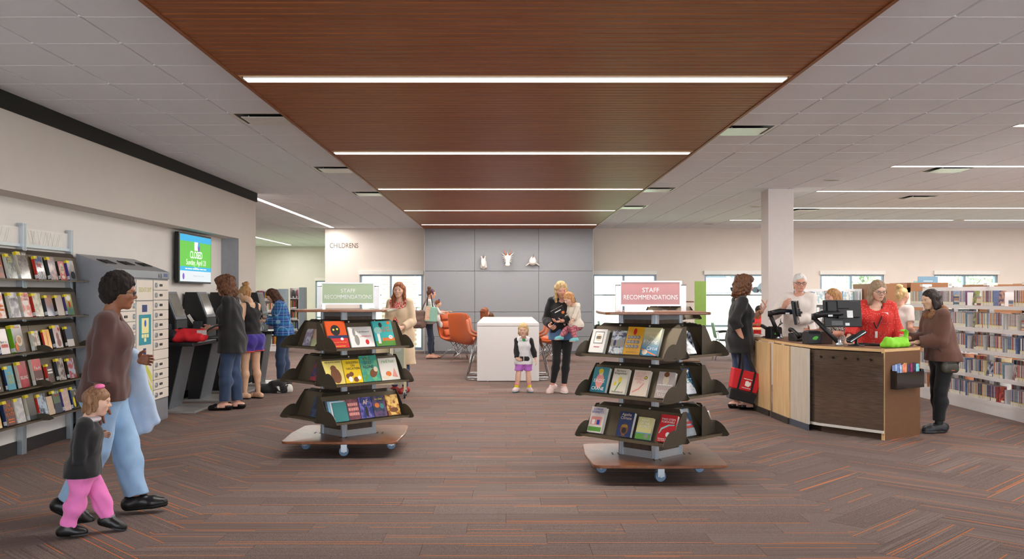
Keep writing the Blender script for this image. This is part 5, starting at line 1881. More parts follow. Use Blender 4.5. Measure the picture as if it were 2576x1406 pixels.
def tower(label, X, Y, faces, sign=None, base_hd=0.70):
    o = thing('display_tower', label, 'book display', (X, Y, 0), 0, 'mobile display towers')
    d = MB().prism(rsquare(base_hd, 0), 'z', 0.135, 0.16).build('base_deck', DECK, o, bevel=0.006)
    b = MB()
    for (x, y) in ((0.3, 0), (-0.3, 0), (0, 0.3), (0, -0.3)):
        for k in range(4):
            b.cyl((x + 0.05 * (k % 2) - 0.02, y + 0.05 * (k // 2) - 0.02, 0.158), (x + 0.05 * (k % 2) - 0.02, y + 0.05 * (k // 2) - 0.02, 0.163), 0.008, n=8)
    b.build('bolt_heads', BLACK, d)
    for (x, y, a) in ((0.41, 0.02, 0.3), (-0.41, 0.0, 2.8), (0.0, 0.42, 1.2), (0.02, -0.36, 0.2)):
        c = MB()
        Mc = Matrix.Translation((x, y, 0)) @ Matrix.Rotation(a, 4, 'Z')
        c.box(-0.03, 0.03, -0.025, 0.025, 0.128, 0.135, Mc)
        c.box(-0.028, 0.028, -0.024, -0.020, 0.04, 0.13, Mc).box(-0.028, 0.028, 0.020, 0.024, 0.04, 0.13, Mc)
        cs = c.build('caster', ALU, o)
        w = MB()
        w.cyl((0, -0.016, 0.045), (0, 0.016, 0.045), 0.045, n=20, m=Mc)
        w.build('wheel', mat('caster_blue', (104, 128, 156), 0.5), cs, False, bevel=0.004)
        MB().cyl((0, -0.028, 0.045), (0, 0.028, 0.045), 0.012, n=10, m=Mc).build('hub', ALU, cs)
    h = 0.19
    for k in range(4):
        Mf = Matrix.Rotation(math.radians(45 + 90 * k), 4, 'Z')
        b = MB()
        b.box(h - 0.045, h, -h, -h + 0.045, 0.16, 1.335, Mf)
        b.box(h - 0.036, h - 0.026, -h - 0.004, -h, 0.16, 1.335, Mf).box(h - 0.018, h - 0.008, -h - 0.004, -h, 0.16, 1.335, Mf)
        b.box(h, h + 0.004, -h + 0.008, -h + 0.018, 0.16, 1.335, Mf).box(h, h + 0.004, -h + 0.026, -h + 0.036, 0.16, 1.335, Mf)
        b.build('post', ALU, o)
        MB().box(-h + 0.045, h - 0.045, -h + 0.014, -h + 0.024, 0.22, 1.29, Mf).build('side_panel', COLW, o)
        MB().box(-h + 0.045, h - 0.045, -h + 0.004, -h + 0.03, 0.16, 0.22, Mf).build('bottom_rail', ALU, o)
        MB().box(-h + 0.045, h - 0.045, -h + 0.004, -h + 0.03, 1.29, 1.335, Mf).build('top_rail', mat('rail_grey', (120, 124, 130), 0.4, metal=0.5), o)
    MB().prism(rsquare(0.56, 0, rc=0.05), 'z', 1.335, 1.358).build('top_board', DECK, o, bevel=0.005)
    fm = []
    for (th, x0, x1) in faces:
        Mf = Matrix.Rotation(math.radians(th), 4, 'Z')
        fm.append(Mf)
        for z in SHZ:
            M_ = Mf @ Matrix.Translation((0, -h, z))
            s = MB()
            s.add([(x0, -0.035, 0.23), (x1, -0.035, 0.23), (x1, -0.13, 0), (x0, -0.13, 0), (x0, -0.031, 0.23), (x1, -0.031, 0.23), (x1, -0.126, 0), (x0, -0.126, 0)],
                  [(0, 3, 2, 1), (4, 5, 6, 7), (0, 1, 5, 4), (3, 7, 6, 2), (0, 4, 7, 3), (1, 2, 6, 5)], M_)
            s.box(x0, x1, -0.25, -0.126, -0.006, 0.0, M_)
            s.box(x0, x1, -0.255, -0.249, -0.012, 0.008, M_)
            sh = s.build('shelf', OLIVE, o)
            f = MB()
            f.add([(x0 + .03, -0.035, 0.23), (x1 - .03, -0.035, 0.23), (x1 - .06, -0.006, 0.258), (x0 + .06, -0.006, 0.258), (x0 + .03, -0.031, 0.228), (x1 - .03, -0.031, 0.228), (x1 - .06, -0.004, 0.254), (x0 + .06, -0.004, 0.254)],
                  [(0, 1, 2, 3), (7, 6, 5, 4), (0, 4, 5, 1), (2, 6, 7, 3), (0, 3, 7, 4), (1, 5, 6, 2)], M_)
            f.build('top_flange', OLIVED, sh)
            for xx in (x0, x1 - 0.004):
                e = MB()
                leaf_end(e, xx, 0.004, 0.9, M_)
                e.build('end_leaf', OLIVED, sh)
            k = MB()
            for xx in (-0.15, 0.15):
                k.cyl((xx, -0.012, 0.24), (xx, -0.03, 0.24), 0.008, n=8, m=M_)
            k.build('hook', ALU, sh)
    if sign:
        sl, m, cm = sign
        s = thing('sign_holder', sl, 'sign', (X, Y, 1.358), 0)
        wr_ = 0.275
        for sx in (-1, 1):
            b = MB().box(sx * wr_ - 0.02, sx * wr_ + 0.02, -0.02, 0.02, 0, 0.215).build('sign_post', mat('sign_post_white', (226, 228, 232), 0.35), s)
            box('post_cap', OLIVED, b, sx * wr_ - 0.021, sx * wr_ + 0.021, -0.021, 0.021, 0.215, 0.222)
        zb, zt = 0.042, 0.255
        b = MB()
        b.box(-0.262, 0.262, -0.012, 0.012, zb, zb + 0.014).box(-0.262, 0.262, -0.012, 0.012, zt - 0.012, zt)
        b.box(-0.262, -0.249, -0.012, 0.012, zb + 0.014, zt - 0.012).box(0.242, 0.262, -0.012, 0.012, zb + 0.014, zt - 0.012)
        b.build('sign_frame', mat('sign_frame', (224, 230, 234), 0.25, coat=0.5), s)
        pn = box('sign_panel', cm, s, -0.249, 0.242, -0.006, 0.006, zb + 0.014, zt - 0.012)
        L_ = mat('sign_letters', (238, 240, 238), 0.5)
        text('sign_lettering', 'STAFF', L_, pn, (0, -0.0065, zb + 0.135), (1, 0, 0), (0, 0, 1), h=0.038)
        text('sign_lettering', 'RECOMMENDATIONS', L_, pn, (0, -0.0065, zb + 0.075), (1, 0, 0), (0, 0, 1), w=0.455, h=0.038)
    return o

def tower_book(X, Y, th, x, zi, w, h, t, label, group, cover, spine=None, art=(), words=(), sticker=None, lean=21.0, roll=0.0, extra_d=0.0):
    M_ = Matrix.Translation((X, Y, 0)) @ Matrix.Rotation(math.radians(th), 4, 'Z') @ Matrix.Translation((x, -0.19 - 0.14 - t * 1.06 - extra_d, SHZ[zi] + 0.002 + 0.36 * t)) @ Matrix.Rotation(-math.radians(lean), 4, 'X') @ Matrix.Rotation(roll, 4, 'Y')
    return book(label, group, M_, w, h, t, cover, spine, art, words, sticker)

RX, RY = 1.215, 7.685
LX, LY = -1.525, 8.84
sr = cover_mat((150, 66, 60), (168, 82, 72), 'grad', 0.5)
sg = cover_mat((126, 146, 88), (138, 156, 104), 'grad', 0.5)
tower('display tower of dark shelves under the red recommendations sign', RX, RY, [(-45, -0.40, 0.485), (45, -0.185, 0.40), (135, -0.38, 0.40), (225, -0.185, 0.185)], ('red STAFF RECOMMENDATIONS sign on top of a display tower', 'red', sr))
tower('display tower of dark shelves under the green recommendations sign', LX, LY, [(45, -0.485, 0.40), (-45, -0.40, 0.185), (-135, -0.40, 0.185), (135, -0.185, 0.185)], ('green STAFF RECOMMENDATIONS sign on top of a display tower', 'green', sg))
tower('display tower with small books, standing near the lime green panel', 3.39, 18.9, [(-45, -0.40, 0.485), (45, -0.185, 0.40), (135, -0.185, 0.40), (225, -0.185, 0.185)], None)

def tower_books():
    g1, g2 = 'books on the red-sign tower', 'books on the green-sign tower'
    c = cover_mat
    p = P_
    R = lambda *a, **k: tower_book(RX, RY, -45, *a, **k)
    R(-.375, 0, .155, .205, .035, 'white novel with an ornate dark frame on the red-sign tower', g1, c((236, 232, 226)), art=[(rect(.2, .84, .38, .9), p['GR']), (rect(.25, .79, .42, .86), p['W']), (oval(.52, .64, .2, .15), p['C'])], words=[('~/~', p['K'], .52, .64, .3, .12), ('~', p['R'], .5, .24, .4, .05)])
    R(-.165, 0, .145, .2, .03, 'blue-grey mystery with misty lake and big white author name', g1, c((60, 66, 96), (200, 208, 216), 'noise', 1.2), art=[(rect(0.02, .98, .3, .6), p['GR']), (oval(.3, .46, .09, .14), p['N'])], words=[('BOUNDARY\nWATERS', p['W'], .5, .88, .8, .16), ('WILLIAM KENT', p['W'], .5, .2, .9, .08), ('KRUEGER', p['W'], .5, .08, .95, .12)])
    R(-.012, 0, .165, .235, .035, 'yellow novel with rows of round typewriter letter keys', g1, c((226, 166, 42)), art=[(oval(.17 + .2 * i, .62 - .17 * j, .1, .065), p['GR']) for j in range(3) for i in range(4)] + [(oval(.5, .82, .1, .12), p['R'])], words=[('D E A R', p['W'], .47, .62, .68, .05), ('M R S.', p['W'], .47, .45, .62, .05), ('B I R D', p['W'], .47, .28, .68, .05), ('AJ PEARCE', p['K'], .5, .07, .6, .05)])
    R(.155, 0, .165, .235, .03, 'turquoise novel with flying biplane and cream script title', g1, c((42, 120, 160), (206, 200, 150), 'grad', .4), art=[([(0, .2), (.04, .24), (.95, .03), (.9, 0)], p['O']), (oval(.25, .12, .16, .1), p['C'])], words=[('Susan Crandall', p['C'], .5, .82, .75, .09), ('The', p['W'], .5, .66, .28, .08), ('Flying', p['W'], .5, .48, .8, .16), ('Circus', p['W'], .66, .26, .62, .13)])
    R(-.36, 1, .16, .215, .035, 'teal novel with a blonde woman in pink', g1, c((36, 110, 130), (70, 140, 150), 'grad', .3), art=[(oval(.5, .46, .26, .3), p['P']), (oval(.5, .78, .14, .12), p['C']), (oval(.48, .84, .16, .1), p['Y'])], words=[('EAGLE', p['W'], .5, .45, .7, .13), ('CRANE', p['W'], .5, .14, .8, .13)])
    R(-.155, 1, .155, .215, .03, 'cream novel with yellow calla lilies below the author name', g1, c((226, 216, 196)), art=[([(.3, .1), (.35, .1), (.62, .52), (.55, .56)], p['G']), (oval(.52, .56, .13, .1, a=.7), p['Y']), (oval(.25, .4, .1, .07, a=.5), p['Y'])], words=[('Barbara\nKingsolver', p['K'], .5, .85, .8, .2), ('Unsheltered', p['K'], .5, .08, .75, .08)])
    R(.05, 1, .16, .215, .025, 'ivory novel with pale pink vine and gold medal on the red-sign tower', g1, c((236, 216, 196)), art=[([(.1, .1), (.5, .25), (.75, .5), (.7, .52), (.45, .3), (.1, .16)], p['P']), (oval(.78, .72, .09, .065), p['K']), (oval(.78, .72, .06, .045), p['Y'])], words=[('LET THE\nGREAT\nWORLD\nSPIN', p['P'], .42, .7, .6, .45)])
    R(.295, 1, .155, .215, .03, 'beige and silver novel with a woman seen from behind', g1, c((206, 186, 176), (190, 176, 170), 'grad', .2), art=[(oval(.5, .68, .18, .2), p['C']), (oval(.5, .9, .16, .1), p['BR'])], words=[('~', p['W'], .5, .5, .9, .06), ('BARBARA\nTAYLOR', p['W'], .5, .18, .8, .25)])
    R(-.39, 2, .15, .22, .035, 'white mystery with pink shopfront below a blue author name', g1, c((228, 214, 206)), art=[(rect(.12, .85, .3, .62), p['P']), (rect(.2, .4, .32, .5), p['W']), (rect(.55, .75, .32, .5), p['B']), (rect(.05, .95, .05, .22), p['G'])], words=[('LORNA\nBARRETT', p['B'], .5, .85, .8, .2)])
    R(-.085, 2, .145, .205, .035, 'navy novel with a bronze urn and gold script', g1, c((34, 52, 96)), art=[(oval(.5, .3, .28, .22), p['BR']), (rect(.38, .62, .02, .14), p['BR']), (oval(.5, .24, .16, .12), p['K'])], words=[('Agatha\nChristie', p['C'], .5, .82, .75, .26), ('THE LABORS\nOF HERCULES', p['Y'], .5, .42, .42, .09)])
    R(.1, 2, .145, .18, .025, 'small pale blue landscape novel with a silver medal', g1, c((100, 160, 180), (214, 204, 140), 'band', .0), art=[(rect(0, 1, 0, .25), p['G']), (oval(.72, .16, .14, .12), p['GR'])], words=[('NEWS\nOF THE\nWORLD', p['W'], .5, .72, .7, .4)])
    R(.315, 2, .155, .22, .03, 'bright red novel with a winding teal path', g1, c((200, 32, 44)), art=[([(.1, .3), (.2, .45), (.6, .6), (.9, .62), (.9, .66), (.55, .65), (.14, .5), (.04, .3)], p['M']), (oval(.6, .28, .12, .09), p['W'])], words=[('TWO STEPS\nFORWARD', p['W'], .5, .78, .85, .17), ('GRAEME SIMSION\nand ANNE BUIST', p['W'], .5, .08, .85, .1)])
    B = lambda *a, **k: tower_book(RX, RY, 45, *a, **k)
    B(.0, 0, .14, .2, .03, 'black and white thriller standing on the shelf side facing the service desk', g1, c((34, 38, 48), (160, 170, 180), 'noise', 4.2))
    B(-.02, 1, .16, .22, .03, 'dark blue novel with pale capitals, seen at a slant on the red-sign tower', g1, c((24, 46, 78), (30, 80, 120), 'noise', 2.2), words=[('EXIT\nWEST', p['M'], .5, .62, .85, .4)])
    B(-.02, 2, .16, .23, .03, 'slate blue novel with faint red title, slanted low shelf', g1, c((70, 96, 120), (44, 60, 80), 'noise', 2.8), words=[('~/~', p['R'], .5, .4, .8, .3)])
    for i in range(3):
        tower_book(RX, RY, 135, -.36 + .012 * i, 2, .15, .17 + .01 * i, .03, ['grey paperback leaning on the back lower shelf beside a purple-labelled one', 'purple-labelled white paperback leaning on the back lower shelf', 'cream paperback leaning on the back lower shelf'][i], g1, c([(150, 140, 130), (150, 90, 160), (220, 212, 200)][i]), extra_d=.035 * i)
    L = lambda *a, **k: tower_book(LX, LY, 45, *a, **k)
    L(-.445, 0, .215, .26, .018, 'orange and red picture book with a round black animal head', g2, c((214, 88, 40)), art=[(rect(0, 1, 0, .36), p['R']), (rect(0, 1, .36, .47), p['N']), (oval(.45, .66, .24, .2), p['K']), (oval(.36, .68, .05, .035), p['Y']), (oval(.55, .7, .05, .035), p['Y']), (oval(.7, .33, .08, .05), p['W'])], words=[('~', p['O'], .5, .2, .8, .05), ('~', p['Y'], .55, .06, .5, .035)])
    L(-.2, 0, .265, .2, .014, 'wide white picture book with a grey dog beside a brown animal', g2, c((230, 226, 222)), art=[(oval(.28, .35, .1, .26), p['GR']), (oval(.2, .72, .06, .2), p['GR']), (oval(.7, .24, .08, .13), p['R'])], words=[('a greyhound', p['K'], .6, .74, .5, .09), ('a GROUNDHOG', p['R'], .66, .52, .5, .08)])
    L(.085, 0, .225, .25, .018, 'turquoise picture book with white tree and orange lettering', g2, c((70, 186, 184)), art=[(rect(0, 1, 0, .2), p['G']), (rect(.35, 1, .2, .32), p['O']), (rect(.12, .26, .1, .6), p['W']), (oval(.2, .62, .2, .14), p['M']), (oval(.82, .92, .1, .07), p['O']), (oval(.38, .84, .09, .1), p['K']), (oval(.8, .34, .11, .08), p['W'])], words=[('CAPS\nFOR SALE', p['O'], .64, .66, .66, .2), ('75c', p['R'], .8, .34, .12, .06)])
    L(-.475, 1, .205, .225, .014, 'pale yellow picture book with a dark brown horse head', g2, c((236, 214, 120)), art=[(oval(.58, .36, .26, .34, a=.3), p['BR']), (oval(.5, .66, .16, .14), p['BR']), (oval(.25, .14, .2, .1), p['GR'])], words=[('THE BLACK HORSE', p['K'], .5, .93, .85, .07)])
    L(-.262, 1, .19, .225, .014, 'bright yellow picture book with three children', g2, c((240, 204, 40)), art=[(oval(.22, .3, .16, .12), p['BR']), (oval(.4, .38, .13, .1), p['BR']), (oval(.62, .14, .15, .11), p['BR']), (oval(.3, .16, .12, .12), p['W']), (oval(.82, .2, .1, .09), p['W'])], words=[('GOLDFISH\nON\nVACATION', p['K'], .55, .74, .8, .36)])
    L(-.065, 1, .2, .255, .014, 'tall green jungle picture book with a hanging brown animal', g2, c((66, 160, 140), (110, 180, 130), 'noise', 3.3), art=[(oval(.66, .32, .24, .16, a=.4), p['BR']), (oval(.82, .46, .12, .1), p['C']), (oval(.2, .16, .18, .05, a=.8), p['G'])], words=[('KYLE\nGOES\nALONE', p['N'], .4, .72, .6, .42)])
    L(.15, 1, .215, .22, .014, 'white picture book with a small animal and a pink hooded figure', g2, c((230, 224, 212)), art=[(oval(.42, .28, .16, .12), p['O']), (oval(.25, .14, .18, .08), p['C']), ([(.6, .15), (.9, .1), (.78, .55)], p['P'])], words=[('red hat', p['G'], .5, .85, .7, .14)])
    for i in range(4):
        L(-.46 + .018 * i, 2, .15, .2 - .006 * i, .022, ['dark grey hardcover first in the packed row, green-sign tower', 'pale blue hardcover second in the packed row, green-sign tower', 'white hardcover third in the packed row, green-sign tower', 'teal hardcover fourth in the packed row, green-sign tower'][i], g2, c([(66, 70, 74), (120, 170, 200), (214, 218, 220), (60, 130, 130)][i]), sticker=WLABEL, extra_d=0.01 * i)
    L(-.36, 2, .12, .19, .025, 'black, green and pink illustrated novel on the bottom shelf', g2, c((50, 60, 54), (200, 150, 150), 'noise', 5.1), art=[(oval(.5, .45, .3, .16), p['G'])], words=[('ART', p['W'], .5, .45, .4, .09)])
    L(-.235, 2, .13, .195, .025, 'dusky pink novel with large outlined title letters', g2, c((140, 84, 92), (110, 64, 76), 'noise', 5.9), words=[('~/~/~', p['P'], .5, .5, .85, .7)])
    L(-.1, 2, .145, .2, .03, 'night-blue fantasy novel with a lone figure silhouette', g2, c((36, 52, 120), (120, 110, 180), 'noise', 6.4), art=[(oval(.5, .3, .12, .26), p['K'])], words=[('AF', p['C'], .5, .76, .4, .22)])
    L(.05, 2, .15, .2, .03, 'dark teal fantasy novel with gold title and purple smoke', g2, c((34, 52, 74), (96, 70, 110), 'noise', 6.9), art=[(oval(.34, .55, .18, .12), p['O']), (oval(.7, .5, .16, .13), p['T'])], words=[('Aru Shah', p['Y'], .5, .85, .6, .09)])
    L(.215, 2, .145, .2, .03, 'golden fantasy novel with a crowd against flames', g2, c((150, 84, 30), (240, 196, 110), 'noise', 7.7), art=[(oval(.5, .25, .36, .12), p['BR'])])
    K = lambda *a, **k: tower_book(LX, LY, -45, *a, **k)
    K(-.26, 0, .14, .17, .02, 'white and violet magazine on the shelf side facing the kiosks', g2, c((206, 206, 216), (150, 130, 170), 'noise', 8.1))
    K(-.15, 0, .15, .17, .02, 'green and orange magazine in clear wrapper facing the kiosks', g2, c((200, 206, 150), (220, 180, 150), 'band', .3))
    K(-.12, 1, .15, .2, .03, 'blue and red novel half hidden behind the front shelf end', g2, c((40, 60, 110), (170, 50, 60), 'noise', 8.8))
    K(-.12, 2, .15, .2, .03, 'blue hardcover half hidden low on the tower side facing the kiosks', g2, c((60, 90, 130), (40, 60, 90), 'noise', 9.2))
    # far tower
    for i in range(14):
        th, x, zi = ((-45, -.34 + .12 * (i % 7), i // 7) if i < 14 else (45, 0, 0))
        tower_book(3.39, 18.9, th, x, zi, .11, .18, .03, 'small book standing on the distant tower near the lime green panel', 'books on the far display tower', c([(206, 190, 150), (120, 80, 50), (60, 90, 110), (224, 214, 200), (150, 60, 50), (70, 70, 72), (196, 160, 80)][i % 7]))
    for i in range(8):
        o = book('book standing upright on top of the distant display tower', 'books on top of the far display tower', Matrix.Translation((3.20 + .045 * i, 18.75, 1.36)) @ Matrix.Rotation(PI / 2, 4, 'Z') @ Matrix.Translation((-.08, 0, 0)), .14, .2 - .01 * (i % 3), .032, c([(150, 120, 80), (224, 224, 226), (110, 74, 50), (160, 130, 90), (214, 206, 190), (130, 84, 60), (90, 96, 110), (70, 56, 44)][i]))
tower_books()

# ================================================================ high table, stools, lounge chairs
def high_table():
    m = mat('white_laminate', (213, 209, 208), 0.35, var=0.015)
    o = thing('high_table', 'long white high table with a solid waterfall end', 'table', (0.0345, 15.7, 0), 0)
    hx = 0.533
    box('table_top', m, o, -hx, hx, 0, 4.3, 0.955, 1.005, bevel=0.003)
    box('end_panel', m, o, -hx, hx, 0.0, 0.05, 0.012, 0.948, bevel=0.003)
    box('end_panel', m, o, -hx, hx, 4.25, 4.3, 0.012, 0.948, bevel=0.003)
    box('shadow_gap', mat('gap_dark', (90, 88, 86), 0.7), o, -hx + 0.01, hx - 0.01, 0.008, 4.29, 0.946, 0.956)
    for (x, y) in ((-0.35, 0.025), (0.35, 0.025), (-0.35, 4.275), (0.35, 4.275)):
        MB().cyl((x, y, 0), (x, y, 0.013), 0.015, n=10).build('glide', ALU, o)
high_table()

ORG = mat('orange_wool', (206, 96, 40), 0.85, var=0.08, vs=90, bump=0.3, bs=500, sheen=0.3, stretch=(1, 1, 3))
CHR = mat('chrome', (210, 214, 218), 0.12, metal=1.0, var=0.02)

def shell_surface(prof, width_fn, wrap, n=9):
    """prof: list of (y,z) along seat-to-back; wrap: how far the sides curve forward"""
    rows = []
    for i, (y, z) in enumerate(prof):
        a = prof[max(i - 1, 0)]
        c = prof[min(i + 1, len(prof) - 1)]
        t = Vector((0, c[0] - a[0], c[1] - a[1])).normalized()
        nn = Vector((0, -t.z, t.y))           # towards the sitter
        if nn.z < 0 and abs(t.y) > abs(t.z):
            nn = -nn
        w = width_fn(i / (len(prof) - 1))
        row = []
        for j in range(n):
            u = -1 + 2 * j / (n - 1)
            row.append(Vector((u * w, y, z)) + nn * wrap * u * u)
        rows.append(row)
    return rows

def stool(label, x, y, rz, grp):
    o = thing('bar_stool', label, 'bar stool', (x, y, 0), rz, grp)
    # forward is +y
    prof = [(0.21, 0.735), (0.15, 0.745), (0.05, 0.735), (-0.06, 0.735), (-0.14, 0.76), (-0.185, 0.82), (-0.205, 0.9), (-0.22, 0.98), (-0.235, 1.06)]
    MB().grid(shell_surface(prof, lambda t: 0.225 - 0.03 * max(0, t - 0.7), 0.03)).build('seat_shell', ORG, o, smooth=True, solid=0.028, subs=1)
    b = MB()
    for sx in (-1, 1):
        b.tube([(sx * 0.17, 0.13, 0.72), (sx * 0.21, 0.24, 0.02), (sx * 0.215, 0.22, 0.012), (sx * 0.215, -0.24, 0.012), (sx * 0.21, -0.26, 0.02), (sx * 0.16, -0.10, 0.72)], 0.0095, 8)
    b.tube([(-0.17, 0.13, 0.718), (0.17, 0.13, 0.718)], 0.009, 8).tube([(-0.16, -0.1, 0.718), (0.16, -0.1, 0.718)], 0.009, 8)
    b.build('sled_frame', CHR, o, True)
    MB().tube([(-0.2, 0.205, 0.26), (0.2, 0.205, 0.26)], 0.009, 8).build('footrest', CHR, o, True)
for i in range(2):
    k = ['next to the solid table end', 'second from the solid table end', 'third along the table', 'beside the grey wall end of the table'][i]
    stool('orange bar stool on the lounge chair side, ' + k, -0.44, 16.15 + 1.0 * i, -PI / 2, 'bar stools around the high table')
    stool('orange bar stool on the window side, ' + k, 0.51, 16.15 + 1.0 * i, PI / 2, 'bar stools around the high table')

def lounge(label, x, y, rz):
    o = thing('lounge_chair', label, 'lounge chair', (x, y, 0), rz, 'orange lounge chairs')
    prof = [(0.36, 0.42), (0.25, 0.445), (0.1, 0.42), (-0.06, 0.385), (-0.17, 0.40), (-0.235, 0.50), (-0.275, 0.65), (-0.315, 0.82), (-0.35, 0.98), (-0.38, 1.1)]
    MB().grid(shell_surface(prof, lambda t: 0.34 - 0.05 * max(0, t - 0.45) * 2 * (1 if t > .45 else 0), 0.07)).build('shell', ORG, o, smooth=True, solid=0.05, subs=1)
    cu = [(0.33, 0.485), (0.2, 0.505), (0.05, 0.48), (-0.08, 0.46)]
    MB().grid(shell_surface(cu, lambda t: 0.27, 0.02)).build('seat_cushion', ORG, o, smooth=True, solid=0.07, subs=1)
    for k, (a, c) in enumerate((((-0.17, 0.53), (-0.215, 0.68)), ((-0.225, 0.71), (-0.265, 0.87)), ((-0.275, 0.90), (-0.32, 1.06)))):
        pr = [a, ((a[0] + c[0]) / 2 + 0.01, (a[1] + c[1]) / 2), c]
        MB().grid(shell_surface(pr, lambda t: 0.25, 0.03)).build('back_cushion', ORG, o, smooth=True, solid=0.05, subs=1)
    b = MB()
    for sx in (-1, 1):
        b.tube([(sx * 0.1, 0.0, 0.385), (sx * 0.33, 0.3, 0.008)], 0.008, 8).tube([(sx * 0.33, 0.3, 0.008), (sx * 0.12, -0.12, 0.385)], 0.008, 8)
        b.tube([(sx * 0.1, 0.05, 0.385), (sx * 0.31, -0.3, 0.008)], 0.008, 8).tube([(sx * 0.31, -0.3, 0.008), (sx * 0.12, 0.15, 0.385)], 0.008, 8)
    b.build('wire_base', CHR, o, True)
lounge('orange lounge chair turned toward the woman with the bags', -1.14, 21.5, math.radians(-118))
lounge('orange lounge chair seen from behind beside the bar stools', -0.80, 20.4, math.radians(-38))
lounge('orange lounge chair behind the blonde woman in black leggings', 1.0, 20.7, math.radians(60))

def side_chair(label, x, y, rz, back):
    o = thing('side_chair', label, 'chair', (x, y, 0), rz, 'window-side chairs')
    prof = [(-0.20, 0.50), (-0.225, 0.62), (-0.25, 0.74), (-0.275, 0.86)]
    MB().grid(shell_surface(prof, lambda t: 0.22 - 0.02 * t, 0.04)).build('backrest', back, o, smooth=True, solid=0.014, subs=1)
    MB().grid(shell_surface([(0.23, 0.44), (0.1, 0.452), (-0.05, 0.447), (-0.2, 0.455)], lambda t: 0.225, 0.012)).build('seat', mat('seat_black', (32, 33, 36), 0.6), o, smooth=True, solid=0.035, subs=1)
    for sx in (-1, 1):
        MB().tube([(sx * 0.235, 0.18, 0.43), (sx * 0.24, 0.23, 0.01)], 0.011, 8).build('leg', ALU, o, True)
        MB().tube([(sx * 0.235, -0.22, 0.66), (sx * 0.235, -0.18, 0.44), (sx * 0.24, -0.27, 0.01)], 0.011, 8).build('leg', ALU, o, True)
        MB().tube([(sx * 0.26, -0.2, 0.64), (sx * 0.265, 0.0, 0.66), (sx * 0.26, 0.1, 0.65)], 0.016, 8).build('armrest', MATS['seat_black'], o, True)
GREENB = mat('chair_green', (122, 150, 124), 0.5)
side_chair('dark mesh side chair beside the window, next to the woman with the bags', -2.60, 22.9, math.radians(90), mat('chair_black', (70, 78, 88), 0.5))
side_chair('green-backed side chair by the window behind the red-sign tower', 2.55, 22.3, math.radians(-100), GREENB)
side_chair('green-backed side chair by the window behind the woman with the red tote', 4.60 + 0.4, 20.8, math.radians(-95), GREENB)
side_chair('green-backed side chair at the small table by the column', 6.9, 21.2, math.radians(90), GREENB)

# lime panel, small table by the window, litter bin
o = thing('lime_panel', 'tall lime green end panel near the windows', 'panel', (4.8, 22.6, 0), 0)
box('panel_board', mat('lime_paint', (142, 176, 84), 0.5), o, -0.135, 0.135, -0.03, 0.03, 0.05, 1.82, bevel=0.004)
box('panel_foot', ALU, o, -0.12, 0.12, -0.2, 0.2, 0.0, 0.05)
o = thing('reading_table', 'small maple table by the window near the column', 'table', (6.0, 20.6, 0), 0)
MAPLE = wood_mat('maple', (206, 168, 118), (226, 194, 146), 0.4, (8, 8, 0.8))
box('table_top', MAPLE, o, -0.6, 0.6, -0.4, 0.4, 0.71, 0.74, bevel=0.004)
for sx in (-1, 1):
    for sy in (-1, 1):
        MB().cyl((sx * 0.54, sy * 0.34, 0), (sx * 0.54, sy * 0.34, 0.71), 0.02, n=10).build('leg', ALU, o)
o = thing('litter_bin', 'round steel litter bin with a green recycling mark behind the desk end', 'bin', (4.03, 14.7, 0), 0)
MB().lathe([(0.19, 0.02), (0.19, 0.62), (0.185, 0.64)], 28).build('body', mat('bin_steel', (170, 158, 146), 0.35, metal=0.7, stretch=(1, 1, 0.02), vs=60), o, True)
MB().lathe([(0.195, 0.0), (0.195, 0.03), (0.19, 0.03)], 28).build('base_ring', BLACK, o, True)
MB().lathe([(0.192, 0.60), (0.192, 0.68), (0.18, 0.69)], 28).build('rim', OLIVED, o, True)
MB().lathe([(0.185, 0.69), (0.17, 0.80), (0.10, 0.85), (0.001, 0.86)], 28).build('lid', MATS['bin_steel'], o, True)
patch('recycling_mark', mat('recycle_green', (90, 190, 50), 0.5), o, [(-0.03, -0.05), (0.03, -0.05), (0.045, 0), (0.02, 0.06), (-0.02, 0.06), (-0.045, 0)], (-0.1, -0.165, 0.5), Vector((0.866, -0.5, 0)), (0, 0, 1), 0.01)
